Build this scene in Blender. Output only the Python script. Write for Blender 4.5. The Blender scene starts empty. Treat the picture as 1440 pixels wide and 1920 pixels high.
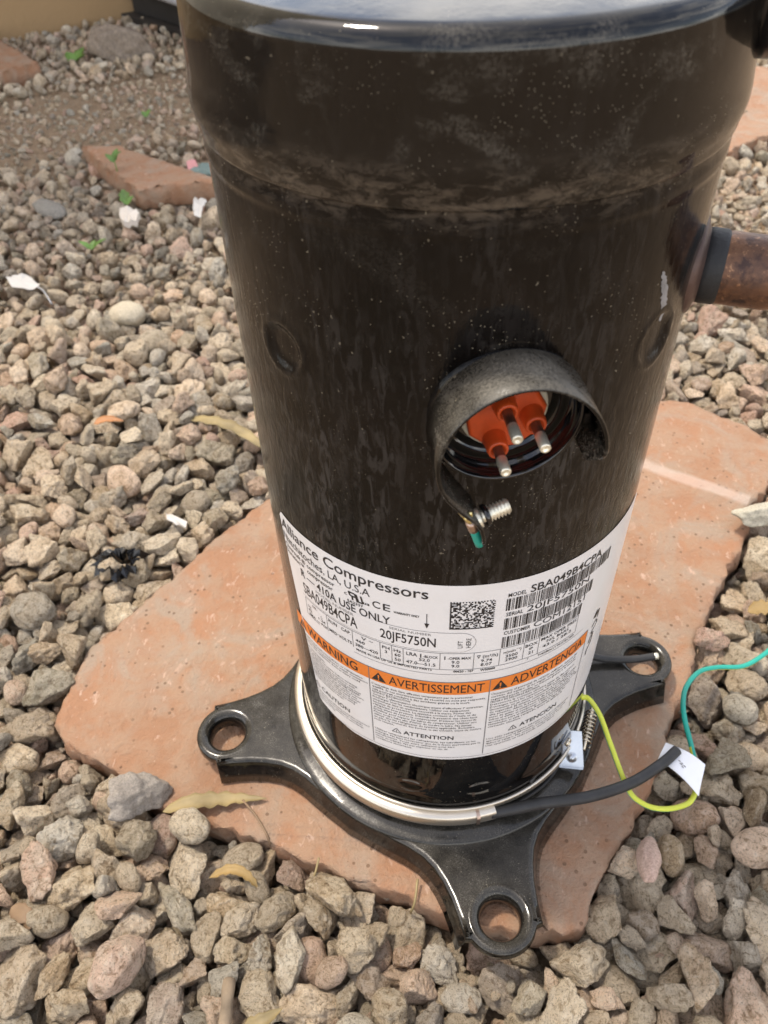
import bpy, bmesh, math, random
import numpy as np
from mathutils import Vector, Matrix
from mathutils.geometry import tessellate_polygon

# ------------------------------------------------------------------ camera, world, sun, exposure
SC = bpy.context.scene
COL = SC.collection
MM = 0.001
CAM_TH, CAM_ROLL, CAM_YAW, FPX = 0.7843232956539956, -0.042896058560504824, -0.11111679343364682, 1502.7998191006777
CAM_O = np.array([0.0, -278.04284, 439.83534])
PW, PH = 1440, 1920
_f = np.array([math.sin(CAM_YAW)*math.cos(CAM_TH), math.cos(CAM_YAW)*math.cos(CAM_TH), -math.sin(CAM_TH)])
_r = np.array([math.cos(CAM_YAW), -math.sin(CAM_YAW), 0.0])
_u = np.cross(_r, _f)
CR = _r*math.cos(CAM_ROLL) + _u*math.sin(CAM_ROLL)
CU = -_r*math.sin(CAM_ROLL) + _u*math.cos(CAM_ROLL)
cam_d = bpy.data.cameras.new('camera')
cam = bpy.data.objects.new('camera', cam_d)
COL.objects.link(cam)
cam.matrix_world = Matrix(((CR[0], CU[0], -_f[0], CAM_O[0]*MM), (CR[1], CU[1], -_f[1], CAM_O[1]*MM),
                           (CR[2], CU[2], -_f[2], CAM_O[2]*MM), (0, 0, 0, 1)))
cam_d.sensor_fit = 'HORIZONTAL'
cam_d.sensor_width = 36.0
cam_d.lens = FPX/PW*36.0
cam_d.clip_start = 0.02
cam_d.clip_end = 300.0
cam_d.dof.use_dof = True
cam_d.dof.focus_distance = 0.335
cam_d.dof.aperture_fstop = 25.0
SC.camera = cam

SUN_V = Vector((-0.34, 0.18, 0.923)).normalized()          # from the ground towards the sun
W = bpy.data.worlds.new('World')
SC.world = W
W.use_nodes = True
wn = W.node_tree
sky = wn.nodes.new('ShaderNodeTexSky')
sky.sky_type = 'NISHITA'
sky.sun_disc = False
sky.sun_elevation = math.asin(SUN_V.z)
sky.sun_rotation = math.atan2(SUN_V.x, SUN_V.y)
sky.air_density = 1.0
sky.dust_density = 2.5
sky.ozone_density = 1.0
bg = wn.nodes['Background']
bg.inputs['Strength'].default_value = 0.15
haze_mix = wn.nodes.new('ShaderNodeMix')                   # thin high cloud whitens the blue
haze_mix.data_type = 'RGBA'
wtc = wn.nodes.new('ShaderNodeTexCoord')
cl = wn.nodes.new('ShaderNodeTexNoise'); cl.inputs['Scale'].default_value = 2.6; cl.inputs['Detail'].default_value = 7; cl.inputs['Roughness'].default_value = .62; cl.inputs['Distortion'].default_value = .5
cmap = wn.nodes.new('ShaderNodeMapping'); cmap.inputs['Scale'].default_value = (1, 1, 2.2); cmap.inputs['Location'].default_value = (0.0, 0.0, 0.0)
wn.links.new(wtc.outputs['Generated'], cmap.inputs['Vector']); wn.links.new(cmap.outputs[0], cl.inputs['Vector'])
cr = wn.nodes.new('ShaderNodeValToRGB')                     # thin broken cloud
cr.color_ramp.elements[0].position = .45; cr.color_ramp.elements[0].color = (.12, .12, .12, 1)
cr.color_ramp.elements[1].position = .61; cr.color_ramp.elements[1].color = (.75, .75, .75, 1)
wn.links.new(cl.outputs['Fac'], cr.inputs[0]); wn.links.new(cr.outputs[0], haze_mix.inputs[0])
wsep = wn.nodes.new('ShaderNodeSeparateXYZ'); wramp = wn.nodes.new('ShaderNodeValToRGB')
wn.links.new(wtc.outputs['Generated'], wsep.inputs[0]); wn.links.new(wsep.outputs['Z'], wramp.inputs[0])
wramp.color_ramp.elements[0].color = (1.0, .95, .88, 1)     # haze is brightest towards the horizon
wramp.color_ramp.elements[1].color = (.38, .36, .34, 1)
wramp.color_ramp.elements[1].position = .85
wmul = wn.nodes.new('ShaderNodeVectorMath'); wmul.operation = 'SCALE'; wmul.inputs['Scale'].default_value = 19.0
wn.links.new(wramp.outputs[0], wmul.inputs[0]); wn.links.new(wmul.outputs[0], haze_mix.inputs[7])
wn.links.new(sky.outputs[0], haze_mix.inputs[6])
wn.links.new(haze_mix.outputs[2], bg.inputs['Color'])
sun_d = bpy.data.lights.new('sun', 'SUN')
sun_d.energy = 1.9
sun_d.angle = math.radians(4.5)
sun_d.color = (1.0, 0.91, 0.77)
sun = bpy.data.objects.new('sun', sun_d)
COL.objects.link(sun)
sun.rotation_euler = SUN_V.to_track_quat('Z', 'Y').to_euler()
SC.view_settings.view_transform = 'Standard'
SC.view_settings.look = 'None'
SC.view_settings.exposure = 0.84
SC.view_settings.gamma = 1.0
SC.view_settings.use_curve_mapping = False

# ------------------------------------------------------------------ helpers
def at(px, py, z=0.0):
    "the point (mm) of the level plane z that photo pixel px, py looks at; used once to survey where things stand"
    d = _f + CR*(px-PW/2)/FPX - CU*(py-PH/2)/FPX
    t = (z-CAM_O[2])/d[2]
    return CAM_O + t*d

def tag(o, label=None, cat=None, group=None, kind=None):
    if label: o['label'] = label
    if cat: o['category'] = cat
    if group: o['group'] = group
    if kind: o['kind'] = kind
    return o

def empty(name, loc=(0, 0, 0)):
    o = bpy.data.objects.new(name, None)
    o.empty_display_size = 0.02
    o.location = Vector(loc)*MM
    COL.objects.link(o)
    return o

def link(name, me, parent=None):
    o = bpy.data.objects.new(name, me)
    COL.objects.link(o)
    if parent is not None:
        o.parent = parent
        o.matrix_parent_inverse = Matrix.Translation(-parent.location) if parent.parent is None else Matrix()
    return o

def mesh(name, verts, faces, mat, parent=None, smooth=True, mats=None, midx=None):
    "verts in millimetres, world coordinates"
    me = bpy.data.meshes.new(name)
    me.from_pydata([(float(v[0])*MM, float(v[1])*MM, float(v[2])*MM) for v in verts], [], [tuple(int(i) for i in f) for f in faces])
    for m in (mats or [mat]): me.materials.append(m)
    if midx is not None: me.polygons.foreach_set('material_index', np.array(midx, dtype=np.int32))
    me.polygons.foreach_set('use_smooth', [smooth]*len(me.polygons))
    me.update()
    return link(name, me, parent)

class MB:
    def __init__(s): s.v = []; s.f = []; s.m = []
    def add(s, v, f, m=0):
        b = len(s.v)
        s.v += [tuple(x) for x in v]
        s.f += [tuple(i+b for i in q) for q in f]
        s.m += [m]*len(f)
        return s
    def build(s, name, mat, parent=None, smooth=True, mats=None):
        return mesh(name, s.v, s.f, mat, parent, smooth, mats, s.m if mats else None)

def lathe(prof, n, M=None, closed=False, a0=0.0, a1=2*math.pi):
    "profile of (radius, height) pairs round the local z axis; M maps local mm to world mm"
    full = abs(a1-a0-2*math.pi) < 1e-6
    k = n if full else n+1
    V = []; F = []
    for i in range(k):
        a = a0+(a1-a0)*i/n
        for r, z in prof: V.append((r*math.cos(a), r*math.sin(a), z))
    m = len(prof)
    for i in range(n):
        j = (i+1) % k
        for q in range(m if closed else m-1):
            q2 = (q+1) % m
            F.append((i*m+q, j*m+q, j*m+q2, i*m+q2))
    if M is not None: V = [tuple(M @ Vector(v)) for v in V]
    return V, F

def frame(o, z, x=None):
    "matrix with local z along z, origin o (mm)"
    z = Vector(z).normalized()
    x = Vector(x) if x is not None else (Vector((0, 0, 1)) if abs(z.z) < .9 else Vector((1, 0, 0)))
    x = (x - z*x.dot(z)).normalized()
    y = z.cross(x)
    return Matrix(((x.x, y.x, z.x, o[0]), (x.y, y.y, z.y, o[1]), (x.z, y.z, z.z, o[2]), (0, 0, 0, 1)))

def catmull(P, n):
    P = [np.array(p, float) for p in P]
    P = [2*P[0]-P[1]] + P + [2*P[-1]-P[-2]]
    out = []
    for i in range(1, len(P)-2):
        for t in np.linspace(0, 1, n, endpoint=False):
            a, b, c, d = P[i-1], P[i], P[i+1], P[i+2]
            out.append(.5*((2*b)+(-a+c)*t+(2*a-5*b+4*c-d)*t*t+(-a+3*b-3*c+d)*t**3))
    out.append(P[-2])
    return out

def tube(P, rad, n=8, sides=14, caps=True):
    "returns verts, faces, and for each face its angle index"
    C = catmull(P, n)
    V = []; F = []; A = []
    up = np.array([0, 0, 1.0])
    x = None
    for i, p in enumerate(C):
        t = C[min(i+1, len(C)-1)]-C[max(i-1, 0)]
        t = t/np.linalg.norm(t)
        if x is None: x = np.cross(t, up)
        x = x-t*(x@t); x /= np.linalg.norm(x)
        y = np.cross(t, x)
        r = rad(i/(len(C)-1)) if callable(rad) else rad
        for k in range(sides):
            a = 2*math.pi*k/sides
            V.append(p+r*(math.cos(a)*x+math.sin(a)*y))
    for i in range(len(C)-1):
        for k in range(sides):
            F.append((i*sides+k, i*sides+(k+1) % sides, (i+1)*sides+(k+1) % sides, (i+1)*sides+k)); A.append((i/(len(C)-1), k))
    if caps:
        F.append(tuple(range(sides))[::-1]); A.append((0, -1))
        F.append(tuple((len(C)-1)*sides+k for k in range(sides))); A.append((1, -1))
    return V, F, A

def box(c, s, M=None, bev=0.0):
    "bevelled box, centre c, size s, in mm"
    bm = bmesh.new()
    bmesh.ops.create_cube(bm, size=1.0)
    for v in bm.verts: v.co = Vector((v.co.x*s[0], v.co.y*s[1], v.co.z*s[2]))
    if bev: bmesh.ops.bevel(bm, geom=list(bm.edges), offset=bev, segments=2, affect='EDGES')
    for v in bm.verts: v.co = v.co + Vector(c)
    if M is not None: bm.transform(M)
    bm.verts.ensure_lookup_table()
    V = [tuple(v.co) for v in bm.verts]; F = [tuple(v.index for v in f.verts) for f in bm.faces]
    bm.free()
    return V, F

# ------------------------------------------------------------------ materials
class NT:
    def __init__(s, name):
        s.mat = bpy.data.materials.new(name); s.mat.use_nodes = True
        s.t = s.mat.node_tree; s.b = s.t.nodes['Principled BSDF']
        s.tc = s.t.nodes.new('ShaderNodeTexCoord')
    def n(s, kind, **k):
        x = s.t.nodes.new('ShaderNode'+kind)
        for a, b in k.items(): setattr(x, a, b)
        return x
    def l(s, a, b): s.t.links.new(a, b)
    def coord(s, scale=(1, 1, 1), src='Object', add=None):
        m = s.n('Mapping'); m.inputs['Scale'].default_value = scale
        s.l(s.tc.outputs[src] if isinstance(src, str) else src, m.inputs['Vector'])
        if add is not None: s.l(add, m.inputs['Location'])
        return m.outputs[0]
    def noise(s, v, scale, detail=4, rough=.55, dist=0.0):
        x = s.n('TexNoise'); x.inputs['Scale'].default_value = scale; x.inputs['Detail'].default_value = detail
        x.inputs['Roughness'].default_value = rough; x.inputs['Distortion'].default_value = dist
        s.l(v, x.inputs['Vector']); return x.outputs['Fac']
    def vor(s, v, scale, feature='F1', out='Distance'):
        x = s.n('TexVoronoi'); x.feature = feature; x.inputs['Scale'].default_value = scale
        s.l(v, x.inputs['Vector']); return x.outputs[out]
    def ramp(s, f, stops):
        x = s.n('ValToRGB'); e = x.color_ramp.elements
        while len(e) < len(stops): e.new(.5)
        for q, (p, c) in zip(e, stops):
            q.position = p
            q.color = (c, c, c, 1) if not isinstance(c, (tuple, list)) else (*c, 1)
        s.l(f, x.inputs[0]); return x.outputs[0]
    def mix(s, f, a, b, mode='MIX'):
        x = s.n('Mix'); x.data_type = 'RGBA'; x.blend_type = mode
        for v, i in ((f, 0), (a, 6), (b, 7)):
            if isinstance(v, (int, float)): x.inputs[i].default_value = v if i == 0 else (v, v, v, 1)
            elif isinstance(v, (tuple, list)): x.inputs[i].default_value = (*v, 1)
            else: s.l(v, x.inputs[i])
        return x.outputs[2]
    def math(s, op, a, b=0.0, clamp=False):
        x = s.n('Math'); x.operation = op; x.use_clamp = clamp
        for i, v in enumerate((a, b)):
            if isinstance(v, (int, float)): x.inputs[i].default_value = v
            else: s.l(v, x.inputs[i])
        return x.outputs[0]
    def bump(s, h, strength=.3, dist=.001, prev=None):
        x = s.n('Bump'); x.inputs['Strength'].default_value = strength; x.inputs['Distance'].default_value = dist
        s.l(h, x.inputs['Height'])
        if prev is not None: s.l(prev, x.inputs['Normal'])
        return x.outputs[0]
    def set(s, **k):
        names = dict(color='Base Color', rough='Roughness', metal='Metallic', ior='IOR', coat='Coat Weight', coatr='Coat Roughness',
                     coatior='Coat IOR', normal='Normal', spec='Specular IOR Level', trans='Transmission Weight', sheen='Sheen Weight')
        for a, v in k.items():
            i = s.b.inputs[names[a]]
            if isinstance(v, (int, float)): i.default_value = v
            elif isinstance(v, (tuple, list)): i.default_value = (*v, 1) if a == 'color' else v
            else: s.l(v, i)
        return s.mat
    def up(s):
        g = s.n('NewGeometry'); x = s.n('SeparateXYZ'); s.l(g.outputs['Normal'], x.inputs[0]); return x.outputs['Z']

def simple(name, color, rough=.5, metal=0.0, bump=0.0, bscale=400, var=0.0, **k):
    m = NT(name); c = m.coord()
    nz = m.noise(c, bscale, 5)
    col = color
    if var: col = m.mix(m.ramp(m.noise(c, bscale*.12, 4), [(.3, 0.0), (.7, 1.0)]), tuple(x*(1-var) for x in color), tuple(min(1, x*(1+var)) for x in color))
    if bump: m.set(normal=m.bump(nz, bump, .0006))
    m.set(rough=m.math('MULTIPLY_ADD', nz, .15) if False else rough)
    return m.set(color=col, metal=metal, **k)

def black_paint(name, streak=1.0, dust=.3, specks=1.0, ior=1.36, fine=620, smudge=.6):
    m = NT(name)
    gz = m.n('SeparateXYZ'); m.l(m.tc.outputs['Object'], gz.inputs[0])
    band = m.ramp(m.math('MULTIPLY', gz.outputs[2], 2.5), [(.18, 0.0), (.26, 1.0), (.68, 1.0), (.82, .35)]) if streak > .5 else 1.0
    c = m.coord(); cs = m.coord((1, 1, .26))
    st = m.noise(cs, 400, 4, .6, .7)                       # vertical streaks: distorted gravel reflections painted into the colour
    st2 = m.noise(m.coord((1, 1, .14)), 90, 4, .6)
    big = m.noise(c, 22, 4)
    refl_streaks = m.math('MULTIPLY', m.ramp(st, [(.46, 0.0), (.60, 1.0)]), m.ramp(st2, [(.38, .15), (.62, 1.0)]))
    refl_streaks = m.math('MULTIPLY', refl_streaks, band)
    body = m.mix(m.math('MULTIPLY', refl_streaks, 1.0*streak, True), (.0016, .0016, .0017), (.033, .030, .028))
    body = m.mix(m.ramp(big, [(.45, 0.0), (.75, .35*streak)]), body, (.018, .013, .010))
    # fine dust and mineral specks
    sp = m.math('LESS_THAN', m.vor(c, fine), .12)
    pick = m.ramp(m.noise(c, 45, 3), [(.50, 0.0), (.66, 1.0)])
    spk = m.math('MULTIPLY', m.math('MULTIPLY', sp, pick), specks, True)
    sp2 = m.ramp(m.noise(c, 520, 2, .5), [(.735, 0.0), (.75, 1.0)])
    spk = m.math('MAXIMUM', spk, m.math('MULTIPLY', sp2, specks*.45))
    smu = m.math('MULTIPLY', m.ramp(m.noise(m.coord((1, 1, 1.6)), 38, 4, .6, .5), [(.52, 0.0), (.66, 1.0)]), m.ramp(m.noise(c, 900, 4, .8), [(.42, 0.0), (.62, 1.0)]))
    upz = m.ramp(m.up(), [(.15, 0.0), (.95, 1.0)])
    grain = m.ramp(m.noise(c, 1500, 3, .7), [(.42, .45), (.60, 1.0)])
    dn = m.math('MULTIPLY', m.math('MULTIPLY', upz, grain), m.math('MULTIPLY', m.ramp(m.noise(c, 60, 6, .7), [(.35, .35), (.7, 1.0)]), dust, True))
    col = m.mix(dn, body, (.165, .148, .120))
    col = m.mix(m.math('MULTIPLY', smu, .35*smudge, True), col, (.16, .145, .12))
    seam = m.math('ABSOLUTE', m.math('SUBTRACT', gz.outputs[2], .3545))             # dirt caught along the seam of the cap
    seam = m.math('MULTIPLY', m.ramp(m.math('MULTIPLY', seam, 60.0), [(.15, 1.0), (.62, 0.0)]), m.ramp(m.noise(m.coord((1, 1, 2.5)), 110, 5, .75, .5), [(.46, 0.0), (.62, 1.0)]))
    col = m.mix(m.math('MULTIPLY', seam, .55), col, (.125, .10, .075))
    col = m.mix(spk, col, (.30, .26, .19))
    rough = m.math('ADD', m.math('MULTIPLY', refl_streaks, .22*streak), m.math('MULTIPLY', dn, .9))
    rough = m.math('ADD', rough, m.math('MULTIPLY', spk, .5), True)
    rough = m.math('ADD', rough, m.math('MULTIPLY', smu, .20*smudge), True)
    rough = m.math('MAXIMUM', rough, .045)
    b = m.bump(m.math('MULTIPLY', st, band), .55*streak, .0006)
    b = m.bump(m.noise(c, 70, 2), .05, .002, b)
    return m.set(color=col, rough=rough, normal=b, ior=ior)

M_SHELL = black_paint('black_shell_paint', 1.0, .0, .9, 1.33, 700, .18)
M_CAP = black_paint('black_cap_paint', .10, .02, .6, 1.47, 900, 1.0)
M_PLATE = black_paint('black_plate_paint', .06, .42, .8, 1.45)
M_FENCE = black_paint('dusty_black_steel', .1, 1.35, 1.6, 1.4, 1100, 2.2)
M_CUP = simple('gloss_black_enamel', (.004, .004, .0045), .08, ior=1.6)
M_DARK = simple('matt_dark_rubber', (.022, .021, .021), .55, bump=.25, bscale=900, var=.3)
M_SUCTION = simple('black_plastic_fitting', (.006, .006, .007), .25, bump=.1, bscale=600)
M_ORANGE_T = simple('orange_red_silicone', (.52, .065, .010), .40, bump=.15, bscale=900, var=.25)
M_PIN = simple('plated_steel_pin', (.80, .76, .62), .36, .75, bump=.3, bscale=1500, var=.2)
M_PIN_DARK = simple('darker_pin_base', (.28, .25, .21), .4, 1.0, bump=.3, bscale=1500)  # darker tone for the inner length of each pin
M_CERAMIC = simple('ivory_ceramic', (.60, .55, .42), .4)
M_CHROME = simple('bright_steel_band', (.66, .60, .51), .40, 1.0, bump=.12, bscale=500, var=.06)
M_ZINC = simple('zinc_plated_steel', (.50, .53, .58), .36, 1.0, bump=.15, bscale=700, var=.08)
M_SPRING = simple('spring_steel', (.55, .48, .38), .25, 1.0)
M_BRASS = simple('tinned_brass', (.85, .74, .36), .28, 1.0, var=.15)
M_COPPERTIP = simple('crimped_barrel', (.50, .37, .30), .4, 1.0, var=.3, bump=.3)
M_GREEN = simple('green_wire_insulation', (.014, .31, .24), .42, var=.15)
M_YELLOW = simple('yellow_wire_insulation', (.56, .60, .055), .42, var=.12)
M_PAPER = simple('white_paper', (.80, .80, .82), .65, bump=.25, bscale=250)
M_LABEL = NT('white_label_stock')
_c = M_LABEL.coord()
M_LABEL = M_LABEL.set(color=M_LABEL.mix(M_LABEL.ramp(M_LABEL.noise(_c, 30, 6, .7), [(.45, 0.0), (.8, .5)]), (.74, .725, .72), (.62, .58, .54)), rough=.33, coat=.25, coatr=.15,
                      normal=M_LABEL.bump(M_LABEL.noise(_c, 55, 3), .10, .0008))
M_INK = simple('black_ink', (.018, .017, .019), .4)
M_INKG = simple('grey_ink', (.14, .13, .13), .45)
M_INKO = simple('orange_ink', (.72, .20, .030), .42, var=.08)
M_LINE = simple('grey_rule_ink', (.16, .155, .16), .45)

def copper():
    m = NT('oxidised_copper'); c = m.coord()
    a = m.noise(c, 60, 6, .7); b_ = m.noise(c, 420, 6, .75)
    col = m.mix(m.ramp(a, [(.35, 0.0), (.65, 1.0)]), (.12, .070, .052), (.25, .13, .075))
    col = m.mix(m.ramp(b_, [(.58, 0.0), (.70, .7)]), col, (.70, .38, .20))
    col = m.mix(m.ramp(m.noise(c, 180, 5), [(.50, 0.0), (.62, .8)]), col, (.05, .034, .034))
    return m.set(color=col, metal=.75, rough=m.ramp(b_, [(.3, .55), (.7, .30)]), normal=m.bump(b_, .5, .0006))
M_COPPER = copper()

def terracotta():
    m = NT('terracotta_flagstone'); c = m.coord()
    big = m.noise(c, 9, 6, .6, .4); mid = m.noise(c, 45, 6, .65); fine = m.noise(c, 420, 5, .7)
    col = m.mix(m.ramp(big, [(.35, 0.0), (.65, 1.0)]), (.325, .180, .106), (.375, .196, .112))
    col = m.mix(m.ramp(mid, [(.42, 0.0), (.58, .7)]), col, (.36, .245, .165))
    greyp = m.math('MULTIPLY', m.ramp(m.noise(c, 24, 5, .6, .8), [(.48, 0.0), (.64, .85)]), m.ramp(big, [(.35, .3), (.55, 1.0)]))
    col = m.mix(greyp, col, (.34, .27, .205))
    flecks = m.math('MULTIPLY', m.ramp(m.noise(m.coord((1, .5, 1)), 210, 4, .65, .6), [(.60, 0.0), (.66, .9)]), m.ramp(m.noise(c, 40, 3), [(.42, .1), (.60, 1.0)]))
    col = m.mix(flecks, col, (.52, .36, .27))
    pits = m.math('MULTIPLY', m.math('LESS_THAN', m.vor(c, 150), .16), m.ramp(m.noise(c, 26, 3), [(.47, 0.0), (.54, 1.0)]))
    col = m.mix(m.math('MULTIPLY', pits, .7), col, (.13, .075, .045))
    col = m.mix(m.ramp(fine, [(.35, .22), (.6, 0.0)]), col, (.30, .165, .10))
    # a pale line of old mortar rubbed across the right half
    pa, pb = at(1200, 868, -18), at(1400, 938, -18)
    L = math.hypot(pb[0]-pa[0], pb[1]-pa[1]); ux, uy = (pb[0]-pa[0])/L, (pb[1]-pa[1])/L
    g = m.n('SeparateXYZ'); m.l(c, g.inputs[0])
    dx = m.math('SUBTRACT', g.outputs[0], float(pa[0])*MM); dy = m.math('SUBTRACT', g.outputs[1], float(pa[1])*MM)
    al = m.math('ADD', m.math('MULTIPLY', dx, ux), m.math('MULTIPLY', dy, uy)); ac = m.math('ABSOLUTE', m.math('SUBTRACT', m.math('MULTIPLY', dx, uy), m.math('MULTIPLY', dy, ux)))
    ac = m.math('ADD', ac, m.math('MULTIPLY', m.math('SUBTRACT', mid, .5), .012))
    line = m.math('MULTIPLY', m.math('MULTIPLY', m.ramp(m.math('MULTIPLY', ac, 100.0), [(.40, 1.0), (.80, 0.0)]), m.math('GREATER_THAN', al, -.02)), m.math('LESS_THAN', al, L*MM*1.02))
    col = m.mix(m.math('MULTIPLY', line, .42), col, (.62, .50, .43))
    h = m.math('SUBTRACT', m.math('ADD', m.math('MULTIPLY', mid, 1.5), m.math('MULTIPLY', fine, .5)), m.math('MULTIPLY', pits, 1.0))
    return m.set(color=col, rough=.82, spec=.25, normal=m.bump(h, .9, .0032))
M_SLAB = terracotta()

def stone_mat(name, joined):
    m = NT(name)
    if joined:
        a = m.n('Attribute', attribute_name='lp'); base = a.outputs['Vector']
        tn = m.n('Attribute', attribute_name='tone').outputs['Color']
        sep = m.n('SeparateColor'); m.l(tn, sep.inputs[0]); r1, r2, r3 = sep.outputs[0], sep.outputs[1], sep.outputs[2]
    else:
        base = m.tc.outputs['Object']
        oi = m.n('ObjectInfo'); sep = m.n('SeparateColor'); m.l(oi.outputs['Color'], sep.inputs[0]); r1, r2, r3 = sep.outputs[0], sep.outputs[1], sep.outputs[2]
    cx = m.n('CombineXYZ'); m.l(m.math('MULTIPLY', r1, 37.0), cx.inputs[0]); m.l(m.math('MULTIPLY', r2, 53.0), cx.inputs[1]); m.l(m.math('MULTIPLY', r3, 71.0), cx.inputs[2])
    va = m.n('VectorMath'); va.operation = 'ADD'; m.l(base, va.inputs[0]); m.l(cx.outputs[0], va.inputs[1])
    v = va.outputs[0]
    hue = m.ramp(r1, [(.0, (.42, .39, .29)), (.12, (.76, .62, .44)), (.25, (.62, .54, .40)), (.40, (.86, .74, .55)),
                      (.54, (.82, .60, .45)), (.66, (.50, .48, .40)), (.74, (.74, .71, .62)), (.82, (.95, .84, .63)), (.90, (.80, .54, .42)), (.96, (.38, .36, .31)), (1.0, (.80, .66, .46))])
    hue = m.mix(m.ramp(r2, [(0, 0.0), (1, .35)]), hue, (.60, .52, .39))
    big = m.noise(v, 1.2, 5, .65, .5); mid = m.noise(v, 3.4, 6, .72, .8); fine = m.noise(v, 12, 5, .85, .4)
    sc = m.n('VectorMath'); sc.operation = 'SCALE'; m.l(hue, sc.inputs[0]); m.l(m.math('ADD', m.math('MULTIPLY', r2, .46), .92), sc.inputs['Scale']); hue = sc.outputs[0]
    def times(c_, k):
        return m.mix(1.0, c_, k, 'MULTIPLY')
    other = m.mix(r3, times(hue, (.74, .66, .56)), m.mix(.5, hue, (.92, .86, .72)))       # a second mineral in the same stone
    col = m.mix(m.ramp(big, [(.44, 0.0), (.55, .85)]), hue, other)
    col = m.mix(m.ramp(mid, [(.38, .85), (.48, 0.0)]), col, times(col, (.46, .40, .33)))
    col = m.mix(m.ramp(mid, [(.55, 0.0), (.66, .6)]), col, m.mix(.55, col, (.95, .90, .80)))
    col = m.mix(m.ramp(fine, [(.39, .75), (.47, 0.0)]), col, times(col, (.34, .30, .26)))
    col = m.mix(m.ramp(fine, [(.55, 0.0), (.66, .55)]), col, m.mix(.6, col, (.95, .92, .84)))
    col = times(col, (.99, .945, .91))
    h = m.math('ADD', m.math('MULTIPLY', mid, 1.0), m.math('MULTIPLY', fine, .45))
    return m.set(color=col, rough=.85, spec=.25, normal=m.bump(h, 1.0, .0065))
M_STONE = stone_mat('granite_chipping', False)
M_STONES = stone_mat('granite_chippings_mass', True)

def soil():
    m = NT('brown_soil'); c = m.coord()
    n1 = m.noise(c, 14, 6, .65); n2 = m.noise(c, 130, 6, .75)
    col = m.mix(n1, (.27, .19, .12), (.42, .315, .215))
    col = m.mix(m.ramp(n2, [(.4, .6), (.6, 0.0)]), col, (.13, .088, .055))
    pe = m.noise(c, 95, 2)
    edge = m.ramp(m.vor(c, 110), [(.16, 1.0), (.30, 0.0)])
    col = m.mix(m.math('MULTIPLY', edge, .6), col, m.mix(m.math('MULTIPLY', pe, 1.0), (.28, .23, .17), (.48, .42, .34)))
    return m.set(color=col, rough=.95, spec=.1, normal=m.bump(m.math('ADD', n2, m.math('MULTIPLY', edge, .5)), .8, .006))
M_SOIL = soil()

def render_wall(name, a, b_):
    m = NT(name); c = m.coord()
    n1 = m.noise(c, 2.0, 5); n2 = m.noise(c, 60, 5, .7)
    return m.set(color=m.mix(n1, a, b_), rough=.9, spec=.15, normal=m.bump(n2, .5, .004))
M_WALL = render_wall('beige_rendered_wall', (.84, .75, .56), (.88, .80, .62))
M_WALL_SHADE = render_wall('brown_wall_shade', (.34, .225, .115), (.40, .27, .145))  # shade on the lower wall, put into its colour
M_LEAF = simple('dry_straw_leaf', (.27, .205, .095), .6, bump=.4, bscale=300, var=.35)
M_LEAFB = simple('brown_dead_leaf', (.20, .13, .075), .65, bump=.4, bscale=300, var=.3)
M_LEAFO = simple('orange_dry_leaf', (.34, .15, .055), .6, var=.2)
M_LEAFY = simple('yellow_fallen_leaf', (.30, .20, .075), .65, bump=.3, bscale=300, var=.2)
M_TORN = simple('torn_white_paper', (.50, .48, .45), .7, bump=.3, bscale=250)
M_WEED = simple('fresh_green_leaf', (.10, .19, .035), .5, var=.3)
M_TWIG = simple('grey_brown_bark', (.20, .15, .10), .85, bump=.9, bscale=500, var=.4)
M_BURNT = simple('melted_black_plastic', (.008, .008, .009), .22, bump=.5, bscale=400)
M_PIPE = simple('grey_painted_pipe', (.36, .36, .37), .5)
M_PINK = simple('faded_pink_plastic', (.62, .28, .27), .6)
M_TEAL = simple('grey_green_plastic', (.16, .22, .20), .35)
M_SHELLW = simple('white_broken_tile', (.62, .56, .49), .55, bump=.4, bscale=200)
M_ROCK = None

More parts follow.
